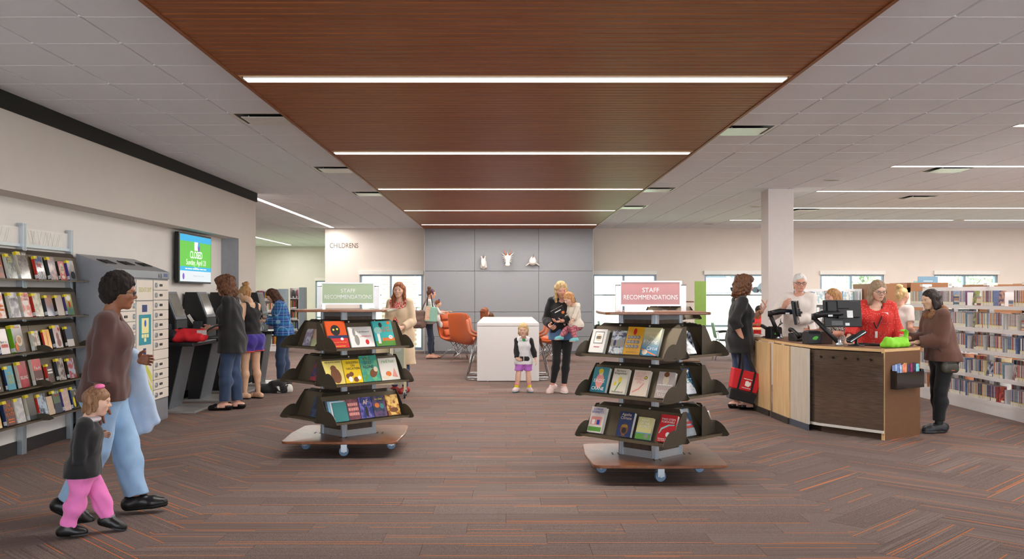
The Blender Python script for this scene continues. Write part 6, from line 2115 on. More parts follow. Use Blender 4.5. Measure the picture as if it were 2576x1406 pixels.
# ================================================================ service desk
def desk():
    o = thing('service_desk', 'angled service desk with maple fronts and dark translucent curved panel', 'desk', (0, 0, 0), 0)
    BRN = mat('desk_brown', (112, 78, 54), 0.5, var=0.06, vs=30, bump=0.05)
    PLY = wood_mat('ply_edge', (206, 164, 112), (226, 190, 140), 0.5, (3, 3, 40))
    T = 0.94
    A = [(3.25, 12.1), (3.29, 11.215), (3.92, 11.215), (3.90, 12.1)]
    Bp = [(3.29, 11.185), (3.31, 10.55), (3.375, 10.05), (3.885, 9.38), (4.415, 9.75), (4.02, 10.28), (3.93, 10.6), (3.92, 11.185)]
    for pts in (A, Bp):
        MB().prism(pts, 'z', T - 0.035, T - 0.004).build('worktop_core', PLY, o)
        MB().prism([(p[0], p[1]) for p in pts], 'z', T - 0.004, T).build('worktop', BRN, o)
    def wall(p, q, z0, z1, t, m, name, off=0.0, parent=o):
        p, q = Vector((*p, 0)), Vector((*q, 0))
        d = (q - p).normalized()
        n = Vector((d.y, -d.x, 0))
        a, b_ = p + n * off, q + n * off
        vs = [a, b_, b_ + n * t, a + n * t]
        return MB().prism([(v.x, v.y) for v in vs], 'z', z0, z1).build(name, m, parent)
    # maple fronts of both units with kick plinths and perforation rows
    inward = -0.02
    for (p, q) in (((3.272, 12.06), (3.305, 11.25)), ((3.31, 11.15), (3.33, 10.56))):
        f = wall(q, p, 0.07, T - 0.04, 0.02, MAPLE, 'front_panel', -0.06)
        wall(q, p, 0.0, 0.07, 0.02, mat('plinth_dark', (52, 46, 42), 0.6), 'plinth', -0.08)
        b = MB()
        pv, qv = Vector((*p, 0)), Vector((*q, 0))
        d = (pv - qv).normalized()
        n = Vector((d.y, -d.x, 0))
        Ln = (pv - qv).length
        for r in range(9):
            for k in range(int(Ln / 0.055)):
                c = qv + d * (0.04 + k * 0.055 + (0.027 if r % 2 else 0)) + n * (-0.0405)
                b.cyl((c.x, c.y, 0.16 + r * 0.035), (c.x - 0.0006 * 0 + n.x * 0.0008, c.y + n.y * 0.0008, 0.16 + r * 0.035), 0.0045, n=6)
        b.build('perforation_rows', mat('hole_dark', (110, 78, 44), 0.8), f)
    wall((3.375, 10.06), (3.33, 10.55), 0.07, T - 0.04, 0.018, wood_mat('maple_pale', (190, 178, 160), (206, 196, 180), 0.3, (8, 8, 0.8)), 'front_panel', -0.05)
    wall((3.375, 10.06), (3.33, 10.55), 0.0, 0.07, 0.018, mat('plinth_blue', (70, 76, 88), 0.5), 'plinth', -0.06)
    for (x, y) in ((3.295, 12.075), (3.315, 11.228), (3.325, 11.172)):
        MB().box(x - 0.02, x + 0.035, y - 0.018, y + 0.018, 0, T - 0.036).build('upright', BRN, o)
    # dark smoky panel following the front, standing off on studs
    SM = bpy.data.materials.new('smoky_panel')
    nt, p = nodes_of(SM)
    N, L = nt.nodes, nt.links
    tc = N.new('ShaderNodeTexCoord')
    mp = N.new('ShaderNodeMapping')
    mp.inputs['Scale'].default_value = (3, 3, 160)
    L.new(tc.outputs['Object'], mp.inputs['Vector'])
    nz = N.new('ShaderNodeTexNoise')
    nz.inputs['Scale'].default_value = 2.5
    L.new(mp.outputs['Vector'], nz.inputs['Vector'])
    cr = N.new('ShaderNodeValToRGB')
    cr.color_ramp.elements[0].position, cr.color_ramp.elements[0].color = 0.3, rgb((78, 64, 54))
    cr.color_ramp.elements[1].position, cr.color_ramp.elements[1].color = 0.75, rgb((116, 97, 82))
    L.new(nz.outputs['Fac'], cr.inputs['Fac'])
    L.new(cr.outputs['Color'], p.inputs['Base Color'])
    p.inputs['Roughness'].default_value = 0.13
    p.inputs['Metallic'].default_value = 0.35
    p.inputs['Coat Weight'].default_value = 0.8
    pts = [(3.345, 10.42), (3.352, 10.25), (3.362, 10.12), (3.385, 10.02), (3.42, 9.95), (3.60, 9.715), (3.865, 9.365)]
    out = []
    for i, q in enumerate(pts):
        a = Vector((*pts[max(i - 1, 0)], 0))
        c = Vector((*pts[min(i + 1, len(pts) - 1)], 0))
        d = (c - a).normalized()
        n = Vector((d.y, -d.x, 0))
        out.append((Vector((*q, 0)), n))
    ring = [(v.x + n.x * 0.004, v.y + n.y * 0.004) for v, n in out] + [(v.x - n.x * 0.004, v.y - n.y * 0.004) for v, n in out[::-1]]
    MB().prism(ring, 'z', 0.10, T - 0.045).build('smoky_panel', SM, o)
    ring = [(v.x + n.x * 0.012, v.y + n.y * 0.012) for v, n in out] + [(v.x - n.x * 0.014, v.y - n.y * 0.014) for v, n in out[::-1]]
    MB().prism(ring, 'z', 0.072, 0.10).build('panel_ledge', mat('ledge_white', (206, 200, 192), 0.4), o)
    b = MB()
    for t in (0.02, 0.22, 0.42, 0.62, 0.82):
        P0, P1 = Vector((3.42, 9.95, 0.82)), Vector((3.865, 9.365, 0.82))
        c = P0 + (P1 - P0) * t
        n = Vector((-0.796, -0.605, 0))
        b.cyl(c + n * 0.003, c + n * 0.012, 0.014, n=12)
    b.build('standoff_studs', mat('stud_dark', (60, 54, 50), 0.3, metal=0.8), o)
    # carcass behind the smoky panel and the brown end panel with its ply edge
    MB().prism([(3.42, 10.4), (3.45, 10.0), (3.90, 9.42), (3.96, 9.46), (3.62, 9.95), (3.60, 10.4)], 'z', 0.0, T - 0.04).build('carcass', mat('carcass_brown', (74, 54, 40), 0.6), o)
    e0, e1 = Vector((3.885, 9.38, 0)), Vector((4.415, 9.75, 0))
    d = (e1 - e0).normalized()
    n = Vector((d.y, -d.x, 0))
    MB().prism([(e0.x, e0.y), (e1.x, e1.y), (e1.x - n.x * 0.03, e1.y - n.y * 0.03), (e0.x - n.x * 0.03, e0.y - n.y * 0.03)], 'z', 0.0, T - 0.034).build('end_panel', BRN, o)
    f0 = e0 - d * 0.006
    MB().prism([(f0.x + n.x * 0.002, f0.y + n.y * 0.002), (e0.x + n.x * 0.002, e0.y + n.y * 0.002), (e0.x - n.x * 0.034, e0.y - n.y * 0.034), (f0.x - n.x * 0.034, f0.y - n.y * 0.034)], 'z', 0.0, T).build('ply_edge', PLY, o)
    # brochure holder on the end panel
    h = thing('brochure_holder', 'smoked acrylic brochure holder screwed to the desk end panel', 'holder', (0, 0, 0), 0)
    sm = mat('smoked_acrylic', (34, 28, 26), 0.1, coat=0.8)
    c0 = e0 + d * 0.10 + n * 0.001
    R_, U_ = d, Vector((0, 0, 1))
    def hb(u0, u1, d0, d1, z0, z1, m, name, par):
        vs = []
        for z in (z0, z1):
            for dd in (d0, d1):
                for u in (u0, u1):
                    q = c0 + R_ * u + n * dd
                    vs.append((q.x, q.y, z))
        return MB().add(vs, [(0, 2, 3, 1), (4, 5, 7, 6), (0, 1, 5, 4), (2, 6, 7, 3), (0, 4, 6, 2), (1, 3, 7, 5)]).build(name, m, par)
    hb(0, 0.5, 0.001, 0.005, 0.52, 0.72, sm, 'back_plate', h)
    hb(0, 0.5, 0.07, 0.074, 0.52, 0.69, sm, 'front_plate', h)
    hb(0, 0.004, 0.005, 0.07, 0.52, 0.71, sm, 'side_plate', h)
    hb(0.496, 0.5, 0.005, 0.07, 0.52, 0.71, sm, 'side_plate', h)
    hb(0.004, 0.496, 0.005, 0.07, 0.52, 0.526, sm, 'bottom_plate', h)
    cl = [(120, 140, 190), (150, 170, 210), (110, 130, 180), (170, 190, 220), (226, 128, 106), (196, 150, 90), (70, 56, 86), (150, 60, 96), (60, 44, 70), (120, 190, 200)]
    us = [0.012, 0.05, 0.09, 0.13, 0.17, 0.215, 0.275, 0.33, 0.37, 0.42]
    ll = ['blue', 'light blue', 'periwinkle', 'pale blue', 'salmon', 'tan', 'dark violet PUZZLE', 'magenta', 'plum', 'aqua']
    for i in range(10):
        q = hb(us[i], us[i] + 0.06, 0.012 + 0.004 * (i % 5), 0.014 + 0.004 * (i % 5), 0.532, 0.765 + 0.008 * (i % 3), cover_mat(cl[i], tuple(min(255, int(v * 1.25)) for v in cl[i]), 'noise', i * .7), 'brochure', None)
        tag(q, ll[i] + ' brochure standing in the smoked holder on the desk end', 'brochure', 'brochures in the desk holder')
desk()

# ---- things on the desk
KB2 = mat('device_black', (26, 26, 28), 0.4, var=0.08)
KB3 = mat('device_dark', (44, 44, 46), 0.5, var=0.08)
DT = 0.94

def monitor(label, screen_c, rz, base, elbow, sz=(0.46, 0.31), tilt=0.0):
    o = thing('computer_monitor', label, 'monitor', base, 0, 'desk monitors')
    b0 = Vector(base)
    c = Vector(screen_c) - b0
    M_ = Matrix.Translation(c) @ Matrix.Rotation(rz, 4, 'Z') @ Matrix.Rotation(tilt, 4, 'X')
    w, h = sz
    # local: back of the screen faces -y
    cs = MB().box(-w / 2, w / 2, -0.012, 0.02, -h / 2, h / 2, M_).build('casing', KB2, o, bevel=0.006)
    MB().box(-w / 2 + 0.03, w / 2 - 0.03, -0.04, -0.012, -h / 2 + 0.1, h / 2 - 0.015, M_).build('rear_bulge', KB2, cs, bevel=0.01)
    MB().box(-0.08, 0.06, -0.052, -0.04, h / 2 - 0.1, h / 2 - 0.005, M_).build('rear_housing', KB2, cs, bevel=0.008)
    MB().box(-w / 2 + 0.012, w / 2 - 0.012, 0.0202, 0.022, -h / 2 + 0.015, h / 2 - 0.012, M_).build('screen', emit_mat('monitor_screen', (70, 96, 120), 0.5), cs)
    MB().box(0.03, 0.10, -0.0425, -0.040, -0.05, 0.03, M_).build('sticker', WLABEL, cs)
    MB().box(0.02, 0.07, -0.0135, -0.012, -h / 2 + 0.015, -h / 2 + 0.045, M_).build('sticker', WLABEL, cs)
    MB().box(-0.14, -0.01, -0.0135, -0.012, -h / 2 + 0.02, -h / 2 + 0.07, M_).build('port_panel', mat('ports', (96, 96, 98), 0.4, var=0.5, vs=120), cs)
    v = M_ @ Vector((-0.03, -0.075, -0.01))
    MB().box(-0.08, 0.02, -0.06, -0.04, -0.06, 0.04, M_).build('mount_plate', KB2, cs, bevel=0.004)
    e = Vector(elbow) - b0
    MB().tube([(0, 0, 0.02), e * 0.5 + Vector((0, 0, 0.012)), e], [0.022, 0.026, 0.024], 10).build('lower_arm', KB2, o, True)
    a = MB()
    a.tube([e + Vector((-0.005, 0, 0.02)), e + (v - e) * 0.3 + Vector((0, 0, 0.035)), e + (v - e) * 0.85 + Vector((0, 0, 0.01)), v], [0.032, 0.038, 0.03, 0.016], 10)
    a.build('upper_arm', KB2, o, True)
    MB().cyl(e + Vector((0, 0, -0.02)), e + Vector((0, 0, 0.05)), 0.03, n=14).build('elbow_joint', KB2, o, True)
    MB().lathe([(0.04, 0.0), (0.04, 0.012), (0.024, 0.03), (0.022, 0.06)], 16).build('clamp_foot', ALU, o, True)
    mid = (e + v) / 2
    MB().box(mid.x - 0.02, mid.x + 0.03, mid.y - 0.042, mid.y - 0.04, mid.z - 0.005, mid.z + 0.015).build('arm_label', WLABEL, o)
    return o
monitor('black monitor seen from behind, in front of the staff member in red', (3.735, 10.15, 1.285), math.radians(8), (3.65, 10.02, DT), (3.41, 10.12, 1.235), sz=(0.44, 0.30), tilt=-0.12)
monitor('slim monitor seen nearly edge-on beside the man in the white sweater', (3.66, 11.55, 1.27), math.radians(68), (3.44, 11.5, DT), (3.30, 11.42, 1.24), sz=(0.46, 0.30), tilt=-0.15)

def desk_things():
    def printer(label, x, y, rz, bag):
        o = thing('receipt_printer', label, 'printer', (x, y, DT), rz, 'receipt printers')
        MB().prism([(-0.09, 0.0), (0.09, 0.0), (0.09, 0.12), (0.04, 0.145), (-0.07, 0.145), (-0.09, 0.12)], 'x', -0.075, 0.075).build('body', KB2, o, bevel=0.006)
        MB().box(-0.06, 0.06, -0.05, 0.03, 0.146, 0.152).build('lid', KB3, o, bevel=0.004)
        MB().box(-0.06, 0.06, -0.094, -0.0905, 0.04, 0.105).build('front_plate', KB3, o)
        patch('green_leaf_mark', mat('leaf_green', (90, 190, 70), 0.5), o, [(-0.03, -0.018), (0.01, -0.022), (0.035, 0.0), (0.03, 0.02), (-0.005, 0.018), (-0.03, 0.0)], (0.0, -0.0945, 0.07), (1, 0, 0), (0, 0, 1))
    printer('black receipt printer with green leaf mark beside the big monitor arm', 3.46, 10.35, 0.1, 0)
    printer('black receipt printer with green leaf mark beside the slim monitor', 3.40, 11.62, 0.15, 0)
    def phone(label, x, y, rz):
        o = thing('desk_phone', label, 'telephone', (x, y, DT), rz, 'desk telephones')
        MB().prism([(-0.11, 0.0), (0.1, 0.0), (0.1, 0.09), (0.06, 0.10), (-0.11, 0.03)], 'x', -0.1, 0.1).build('base', KB2, o, bevel=0.006)
        MB().tube([(-0.07, -0.11, 0.06), (-0.07, -0.05, 0.095), (-0.07, 0.05, 0.135), (-0.07, 0.10, 0.13)], [0.03, 0.02, 0.02, 0.03], 10).build('handset', KB2, o, True)
        b = MB()
        for i in range(3):
            for j in range(4):
                b.box(-0.005 + 0.03 * i, 0.015 + 0.03 * i, -0.08 + 0.03 * j, -0.06 + 0.03 * j, 0.045 + 0.0125 * j, 0.054 + 0.0125 * j)
        b.build('key_pad', KB3, o)
        MB().box(0.0, 0.08, 0.03, 0.07, 0.09, 0.102).build('display', mat('lcd_grey', (120, 130, 130), 0.2), o)
    phone('black desk telephone between the two receipt printers', 3.52, 10.95, 0.2)
    def stand(label, x, y, rz):
        o = thing('barcode_scanner', label, 'scanner', (x, y, DT), rz, 'desk scanners')
        MB().lathe([(0.09, 0.0), (0.09, 0.008), (0.03, 0.016), (0.012, 0.03), (0.012, 0.07)], 20).build('foot', KB2, o, True)
        M_ = Matrix.Translation((0, 0, 0.10)) @ Matrix.Rotation(-0.55, 4, 'Y')
        MB().box(-0.11, 0.11, -0.045, 0.045, -0.02, 0.02, M_).build('head', KB3, o, bevel=0.012)
        MB().box(-0.10, 0.10, -0.047, -0.0455, -0.004, 0.004, M_).build('light_strip', mat('strip_silver', (180, 190, 205), 0.2, metal=0.6), o)
        MB().box(-0.1, 0.0, -0.035, 0.035, 0.02, 0.035, M_).build('grip', KB2, o, bevel=0.008)
    stand('tilted barcode scanner on a round foot beneath the big monitor', 3.80, 9.92, 0.1)
    stand('tilted barcode scanner near the woman with the red tote', 3.42, 11.92, 2.7)
    o = thing('keyboard', 'black computer keyboard lying in front of the staff member in red', 'keyboard', (4.03, 9.95, DT), math.radians(-53))
    MB().prism([(-0.22, -0.08), (0.22, -0.08), (0.22, 0.08), (-0.22, 0.08)], 'z', 0.0, 0.018).build('case', KB2, o, bevel=0.008)
    b = MB()
    for i in range(15):
        for j in range(5):
            b.box(-0.205 + 0.0275 * i, -0.182 + 0.0275 * i, -0.065 + 0.0265 * j, -0.043 + 0.0265 * j, 0.0175, 0.023)
    b.build('key_field', KB3, o)
    o = thing('cable_bundle', 'loose black cables between the slim monitor and the printer', 'cable', (3.42, 11.45, DT), 0)
    for k in range(3):
        MB().tube([(0.05, 0.1, 0.25 - .02 * k), (0.02, 0.02 - .05 * k, 0.2), (-0.04, -0.06 + .03 * k, 0.14), (-0.02, -0.02, 0.04), (0.05, 0.0 + .03 * k, 0.006)], 0.004, 6).build('cable', KB2, o, True)
    o = thing('cash_box', 'dark brown box behind the receipt printer under the big monitor', 'box', (3.60, 10.42, DT), 0.1)
    MB().box(-0.07, 0.09, -0.08, 0.08, 0.0, 0.13).build('carton', mat('carton_brown', (70, 42, 32), 0.6), o, bevel=0.004)
    MB().box(-0.072, 0.092, -0.082, 0.082, 0.128, 0.138).build('carton_lid', mat('carton_lid', (60, 36, 28), 0.6), o)
    # lime bag
    o = thing('carrier_bag', 'lime green fabric carrier bag with knotted handles on the desk corner', 'bag', (4.12, 9.66, DT), math.radians(35))
    G = mat('bag_lime', (140, 216, 52), 0.65, var=0.1, vs=12, bump=0.15, bs=500)
    sdf_obj('bag_body', G, o, [cap((-0.14, 0.0, 0.05), (0.12, 0.0, 0.05), 0.055, 0.055, k=0.04), cap((-0.16, -0.05, 0.028), (0.12, -0.05, 0.03), 0.03, k=0.04), cap((-0.16, 0.05, 0.028), (0.12, 0.05, 0.03), 0.03, k=0.04), cap((-0.17, 0.0, 0.09), (-0.1, 0, 0.085), 0.012, k=0.05), cap((0.12, 0, 0.06), (0.19, 0.01, 0.065), 0.045, 0.02, k=0.03), cap((0.19, 0.01, 0.065), (0.25, 0.03, 0.06), 0.03, 0.006, k=0.02)], 0.006, wr=(0.004, 55, 2.0), cuts=[((0, 0, 0.001), (0, 0, -1))])
    pts = [(0.10 + 0.0 * i, 0.0, 0.10) for i in range(1)]
    pts = [(0.13 + 0.045 * math.cos(t), -0.01, 0.135 + 0.05 * math.sin(t)) for t in np.linspace(-2.2, 2.4, 14)]
    rows = [[Vector(p) + Vector((0, dy, 0)) for dy in (-0.025, 0, 0.025)] for p in pts]
    MB().grid(rows).build('handle_loop', G, o, smooth=True, solid=0.004)
desk_things()

# ================================================================ media shelving by the right side
LAMW = mat('shelf_white', (238, 234, 233), 0.4, var=0.015)
DVDW = 0.014

def dvd_mat():
    m = bpy.data.materials.new('dvd_spine')
    nt, p = nodes_of(m)
    N, L = nt.nodes, nt.links
    oi = N.new('ShaderNodeObjectInfo')
    cr = N.new('ShaderNodeValToRGB')
    cols = [(60, 60, 72), (222, 214, 204), (168, 84, 84), (128, 146, 184), (236, 220, 170), (184, 184, 194), (96, 106, 140), (220, 146, 104), (150, 178, 188), (236, 236, 234), (132, 98, 132), (206, 190, 170)]
    e = cr.color_ramp.elements
    cr.color_ramp.interpolation = 'CONSTANT'
    e[0].color = rgb(cols[0])
    e[1].position = 0.92
    e[1].color = rgb(cols[1])
    for i, c in enumerate(cols[2:]):
        q = e.new(0.08 + 0.084 * i)
        q.color = rgb(c)
    ge = N.new('ShaderNodeNewGeometry')
    ad = N.new('ShaderNodeMath')
    ad.operation = 'ADD'
    L.new(oi.outputs['Random'], ad.inputs[0])
    L.new(ge.outputs['Random Per Island'], ad.inputs[1])
    fr = N.new('ShaderNodeMath')
    fr.operation = 'FRACT'
    L.new(ad.outputs[0], fr.inputs[0])
    L.new(fr.outputs[0], cr.inputs['Fac'])
    tc = N.new('ShaderNodeTexCoord')
    nz = N.new('ShaderNodeTexNoise')
    nz.inputs['Scale'].default_value = 45
    L.new(tc.outputs['Object'], nz.inputs['Vector'])
    mx = N.new('ShaderNodeMix')
    mx.data_type = 'RGBA'
    mx.blend_type = 'OVERLAY'
    mx.inputs['Factor'].default_value = 0.5
    L.new(cr.outputs['Color'], mx.inputs['A'])
    L.new(nz.outputs['Fac'], mx.inputs['B'])
    L.new(mx.outputs['Result'], p.inputs['Base Color'])
    p.inputs['Roughness'].default_value = 0.25
    return m
DVD = dvd_mat()
BAND = mat('dvd_label', (240, 234, 214), 0.5)

def media_shelf():
    X0, D = 6.03, 0.28
    y0, y1 = 9.2, 13.9
    o = thing('media_shelving', 'long white open media shelving filled with film cases', 'shelving', (X0, 0, 0), 0)
    ups = [9.25, 10.2, 11.1, 12.0, 12.95, 13.85]
    for y in ups:
        b = MB().box(0.30, 0.36, y - 0.03, y + 0.03, 0.15, 1.64)
        b.build('upright', LAMW, o)
        MB().box(0.26, 0.40, y - 0.045, y + 0.045, 1.615, 1.65).build('upright_cap', WHITE, o)
    MB().box(0.0, 0.66, y0, y1, 0.0, 0.15).build('base', LAMW, o, bevel=0.004)
    zs = [0.17, 0.47, 0.79, 1.07, 1.355]
    lb = ['bottom', 'second lowest', 'middle', 'second highest', 'top']
    for k, z in enumerate(zs):
        for i in range(len(ups) - 1):
            a, c = ups[i], ups[i + 1]
            s = MB().box(0.0, 0.30, a + 0.002, c - 0.002, z - 0.02, z).box(-0.004, 0.0, a + 0.002, c - 0.002, z - 0.045, z)
            s.build('shelf', LAMW, o)
            MB().box(0.36, 0.66, a + 0.002, c - 0.002, z - 0.02, z).build('shelf', LAMW, o)
            MB().box(0.02, 0.26, c - 0.012, c - 0.008, z, z + 0.17).build('divider', LAMW, o)
    for i in range(len(ups) - 1):
        MB().box(0.28, 0.30, ups[i], ups[i + 1], 1.525, 1.60).build('header', LAMW, o)
    # cases
    rg = random.Random(11)
    H_, W_, T_ = 0.19, 0.135, 0.0145
    me = MB().box(0, W_, 0, T_, 0, H_).mesh('dvd_case')
    me.materials.append(DVD)
    lm = MB().box(-0.0006, 0.0, 0.0004, T_ - 0.0004, 0.002, 0.04).mesh('spine_label')
    lm.materials.append(BAND)
    ym = MB().box(-0.0007, 0.0, 0.0004, T_ - 0.0004, 0.04, 0.046).mesh('label_edge')
    ym.materials.append(YTAPE)
    # front-facing covers and stacks
    cases = []
    cov = []
    for k, z in enumerate(zs):
        for i in range(len(ups) - 1):
            y = ups[i] + 0.03
            end = ups[i + 1] - 0.05
            while y < end - 0.12:
                kind = rg.random()
                if kind < 0.62:
                    n = rg.randint(6, 16)
                    for q in range(n):
                        if y > end - T_:
                            break
                        cases.append((k, y, z, 0))
                        y += T_ + 0.0006
                    y += rg.choice((0.0, 0.0, 0.02))
                elif kind < 0.82:
                    if y < end - W_:
                        cov.append((k, y, z))
                        y += W_ + 0.012
                    else:
                        y = end
                elif kind < 0.93:
                    if y < end - W_:
                        for q in range(rg.randint(5, 9)):
                            cases.append((k, y, z + q * (T_ + 0.0006), 1))
                        y += W_ + 0.01
                    else:
                        y = end
                else:
                    y += 0.07
    vis = [c for c in cases if in_view(X0, c[1], c[2] + 0.1, 5)]
    vis.sort(key=lambda c: c[1])
    near = vis[:240]
    ids = set(near)
    for c in near:
        q = bpy.data.objects.new('dvd_case', me)
        link(q)
        k, y, z, flat = c
        if flat:
            q.matrix_world = Matrix.Translation((X0 + 0.02, y + H_ * 0.71, z + 0.0002)) @ Matrix.Rotation(-PI / 2, 4, 'X') @ Matrix.Translation((0, -T_, -H_ * 0.29)) if False else Matrix.Translation((X0 + 0.02, y, z + 0.0002)) @ Matrix(((1, 0, 0, 0), (0, 0, 1, 0), (0, 1, 0, 0), (0, 0, 0, 1))) @ Matrix.Scale(0.71, 4, (0, 0, 1))
            tag(q, 'film case lying flat in a stack on the %s shelf of the white media shelving' % lb[k], 'film case', 'film cases on the media shelving')
        else:
            q.location = (X0 + 0.012 + 0.004 * rg.random(), y, z + 0.0002)
            tag(q, 'film case standing spine-out on the %s shelf of the white media shelving' % lb[k], 'film case', 'film cases on the media shelving')
        for mm in (lm, ym):
            s = bpy.data.objects.new(mm.name.split('.')[0], mm)
            link(s, q)
    bm = MB()
    lbm = MB()
    for c in cases:
        if c not in ids:
            k, y, z, flat = c
            if not flat:
                lbm.box(X0 + 0.0132, X0 + 0.014, y + 0.0005, y + T_ - 0.0005, z + 0.002, z + 0.042)
            if flat:
                bm.box(X0 + 0.02, X0 + 0.155, y, y + 0.135, z, z + T_)
            else:
                bm.box(X0 + 0.014, X0 + 0.149, y, y + T_, z, z + H_)
    for k, z in enumerate(zs):       # the other side of the shelving
        for i in range(len(ups) - 1):
            y = ups[i] + 0.05
            while y < ups[i + 1] - 0.2:
                if rg.random() < 0.6:
                    bm.box(X0 + 0.50, X0 + 0.64, y, y + T_, z, z + 0.185)
                y += T_ + 0.001
    ms = bm.build('media_case_rows', DVD, None)
    lbm.build('label_band_rows', BAND, ms)
    tag(ms, 'rows of film cases further along and behind on the white media shelving', 'film cases', None, 'stuff')
    cc = [((60, 70, 110), (190, 200, 220)), ((206, 80, 40), (240, 190, 90)), ((120, 30, 40), (210, 90, 70)), ((40, 40, 50), (120, 110, 100)), ((70, 130, 170), (230, 220, 200)), ((90, 50, 90), (220, 160, 130)), ((150, 160, 70), (30, 50, 60)), ((200, 190, 190), (120, 60, 60))]
    nm = ['blue and white', 'red and gold', 'dark red', 'black and grey', 'sky blue', 'purple and peach', 'olive and navy', 'grey and maroon']
    used = {}
    for j, (k, y, z) in enumerate(cov):
        q = MB().box(0, 0.0145, 0, W_, 0, H_).build('dvd_case', cover_mat(cc[j % 8][0], cc[j % 8][1], 'noise', j * 1.31))
        q.matrix_world = Matrix.Translation((X0 + 0.035, y, z + 0.0002)) @ Matrix.Rotation(0.10, 4, 'Y')
        tag(q, '%s film case facing out on the %s shelf of the media shelving' % (nm[j % 8], lb[k]), 'film case', 'film cases on the media shelving')
        box('spine_label', BAND, q, -0.0006, 0, 0.004, W_ * 0.55, 0.004, 0.03)
media_shelf()

# ================================================================ more shelving further back
CNAME = {(206, 180, 130): 'tan', (120, 70, 50): 'brown', (60, 90, 80): 'dark green', (180, 60, 50): 'red', (70, 90, 130): 'blue', (226, 216, 196): 'cream', (60, 56, 54): 'black', (200, 150, 60): 'amber', (110, 140, 130): 'sage',
         (150, 180, 196): 'pale blue', (206, 214, 220): 'white', (90, 120, 146): 'steel blue', (120, 150, 170): 'sky blue', (170, 170, 176): 'grey', (60, 84, 110): 'navy', (226, 222, 214): 'ivory', (180, 120, 110): 'rose', (140, 160, 150): 'grey-green'}
SROW = ['top', 'second', 'third', 'fourth', 'bottom']

def shelf_unit(label, x0, x1, y, depth, top, nsh, body, group, book_cols, book_label, seed, z0=0.12, panel=None, book_group=None, hr=(0.2, 0.27), rows=None):
    """open book shelving facing the lens side"""
    o = thing('book_shelving', label, 'shelving', (x0, y, 0), 0, group)
    w = x1 - x0
    MB().box(0, w, 0.0, depth, 0, z0).build('base', body, o)
    for sx in (0.0, w - 0.02):
        MB().box(sx, sx + 0.02, 0, depth, z0, top).build('side', body, o)
    MB().box(0.02, w - 0.02, depth - 0.02, depth, z0, top).build('back', body, o)
    rg = random.Random(seed)
    st = (top - z0) / nsh
    for k in range(nsh):
        z = z0 + k * st
        MB().box(0.02, w - 0.02, 0.0, depth - 0.02, z, z + 0.02).build('shelf', body, o)
    mats_ = [cover_mat(c) for c in book_cols]
    for k in (range(nsh) if rows is None else rows):
        z = z0 + k * st + 0.0205
        x = x0 + 0.03
        while x < x1 - 0.06:
            t = rg.uniform(0.018, 0.045)
            h = min(rg.uniform(*hr), st - 0.05)
            if rg.random() < 0.06:
                x += 0.05
                continue
            if rg.random() < 0.08 and x < x1 - 0.26:
                q = MB().box(0, 0.19, 0, 0.02, 0, h).build('book', cover_mat(book_cols[rg.randrange(len(book_cols))], book_cols[rg.randrange(len(book_cols))], 'noise', rg.random() * 9))
                q.matrix_world = Matrix.Translation((x, y + 0.03, z)) @ Matrix.Rotation(-0.15, 4, 'X')
                tag(q, 'face-out book on ' + book_label, 'book', book_group)
                box('page_block', PAGES, q, 0.004, 0.186, 0.002, 0.018, 0.003, h + 0.001)
                x += 0.2
                continue
            if x + t > x1 - 0.03:
                break
            ci = rg.randrange(len(mats_))
            q = MB().box(0, t, 0, 0.17, 0, h).build('book', mats_[ci])
            q.location = (x, y + 0.02 + rg.random() * 0.02, z)
            tag(q, '%s spine-out book, %s shelf of %s' % (CNAME[book_cols[ci]], SROW[nsh - 1 - k], book_label), 'book', book_group)
            box('spine_label', WLABEL, q, 0.002, t - 0.002, -0.001, 0.0, 0.012, 0.05)
            x += t + 0.001
    if panel:
        pm, px0, px1, ptop = panel
        b = MB().box(px0 - x0, px1 - x0, -0.02, depth, 0.02, ptop)
        b.build('end_panel', pm, o, bevel=0.004)
    return o

GB = mat('panel_greyblue', (150, 164, 172), 0.6)
MIX = [(206, 180, 130), (120, 70, 50), (60, 90, 80), (180, 60, 50), (70, 90, 130), (226, 216, 196), (60, 56, 54), (200, 150, 60), (110, 140, 130)]
COOL = [(150, 180, 196), (206, 214, 220), (90, 120, 146), (120, 150, 170), (170, 170, 176), (60, 84, 110), (226, 222, 214), (180, 120, 110), (140, 160, 150)]
BRP = mat('panel_brown', (142, 96, 62), 0.5, var=0.08, vs=40)
TEP = mat('panel_teal', (96, 162, 160), 0.6)
shelf_unit('white childrens shelving beyond the plaid-shirted person with grey-blue end panel', -6.75, -5.98, 24.0, 0.3, 1.62, 5, LAMW, 'childrens shelving', MIX, 'the childrens shelving beyond the plaid-shirted person', 21, panel=(GB, -5.98, -5.78, 1.64), book_group='books on the childrens shelving')
shelf_unit('narrow childrens shelving by the sage wall with grey-blue end panel', -6.3, -6.02, 26.6, 0.3, 1.68, 5, LAMW, 'childrens shelving', MIX, 'the narrow childrens shelving by the sage wall', 22, panel=(GB, -6.02, -5.86, 1.70), book_group='books on the narrow shelving')
shelf_unit('white book shelving packed with pale blue spines behind the service desk', 5.25, 6.62, 17.0, 0.3, 1.60, 5, LAMW, 'far shelving', COOL, 'the far white shelving behind the service desk', 23, panel=None, book_group='books on the far white shelving', hr=(0.19, 0.24), rows=(3, 4))
shelf_unit('brown-ended book shelving behind the staff member in red', 6.66, 7.27, 16.6, 0.9, 1.62, 5, LAMW, 'far shelving', COOL, 'the brown-ended shelving', 24, panel=(BRP, 6.64, 7.27, 1.69), book_group='books on the brown-ended shelving', rows=())
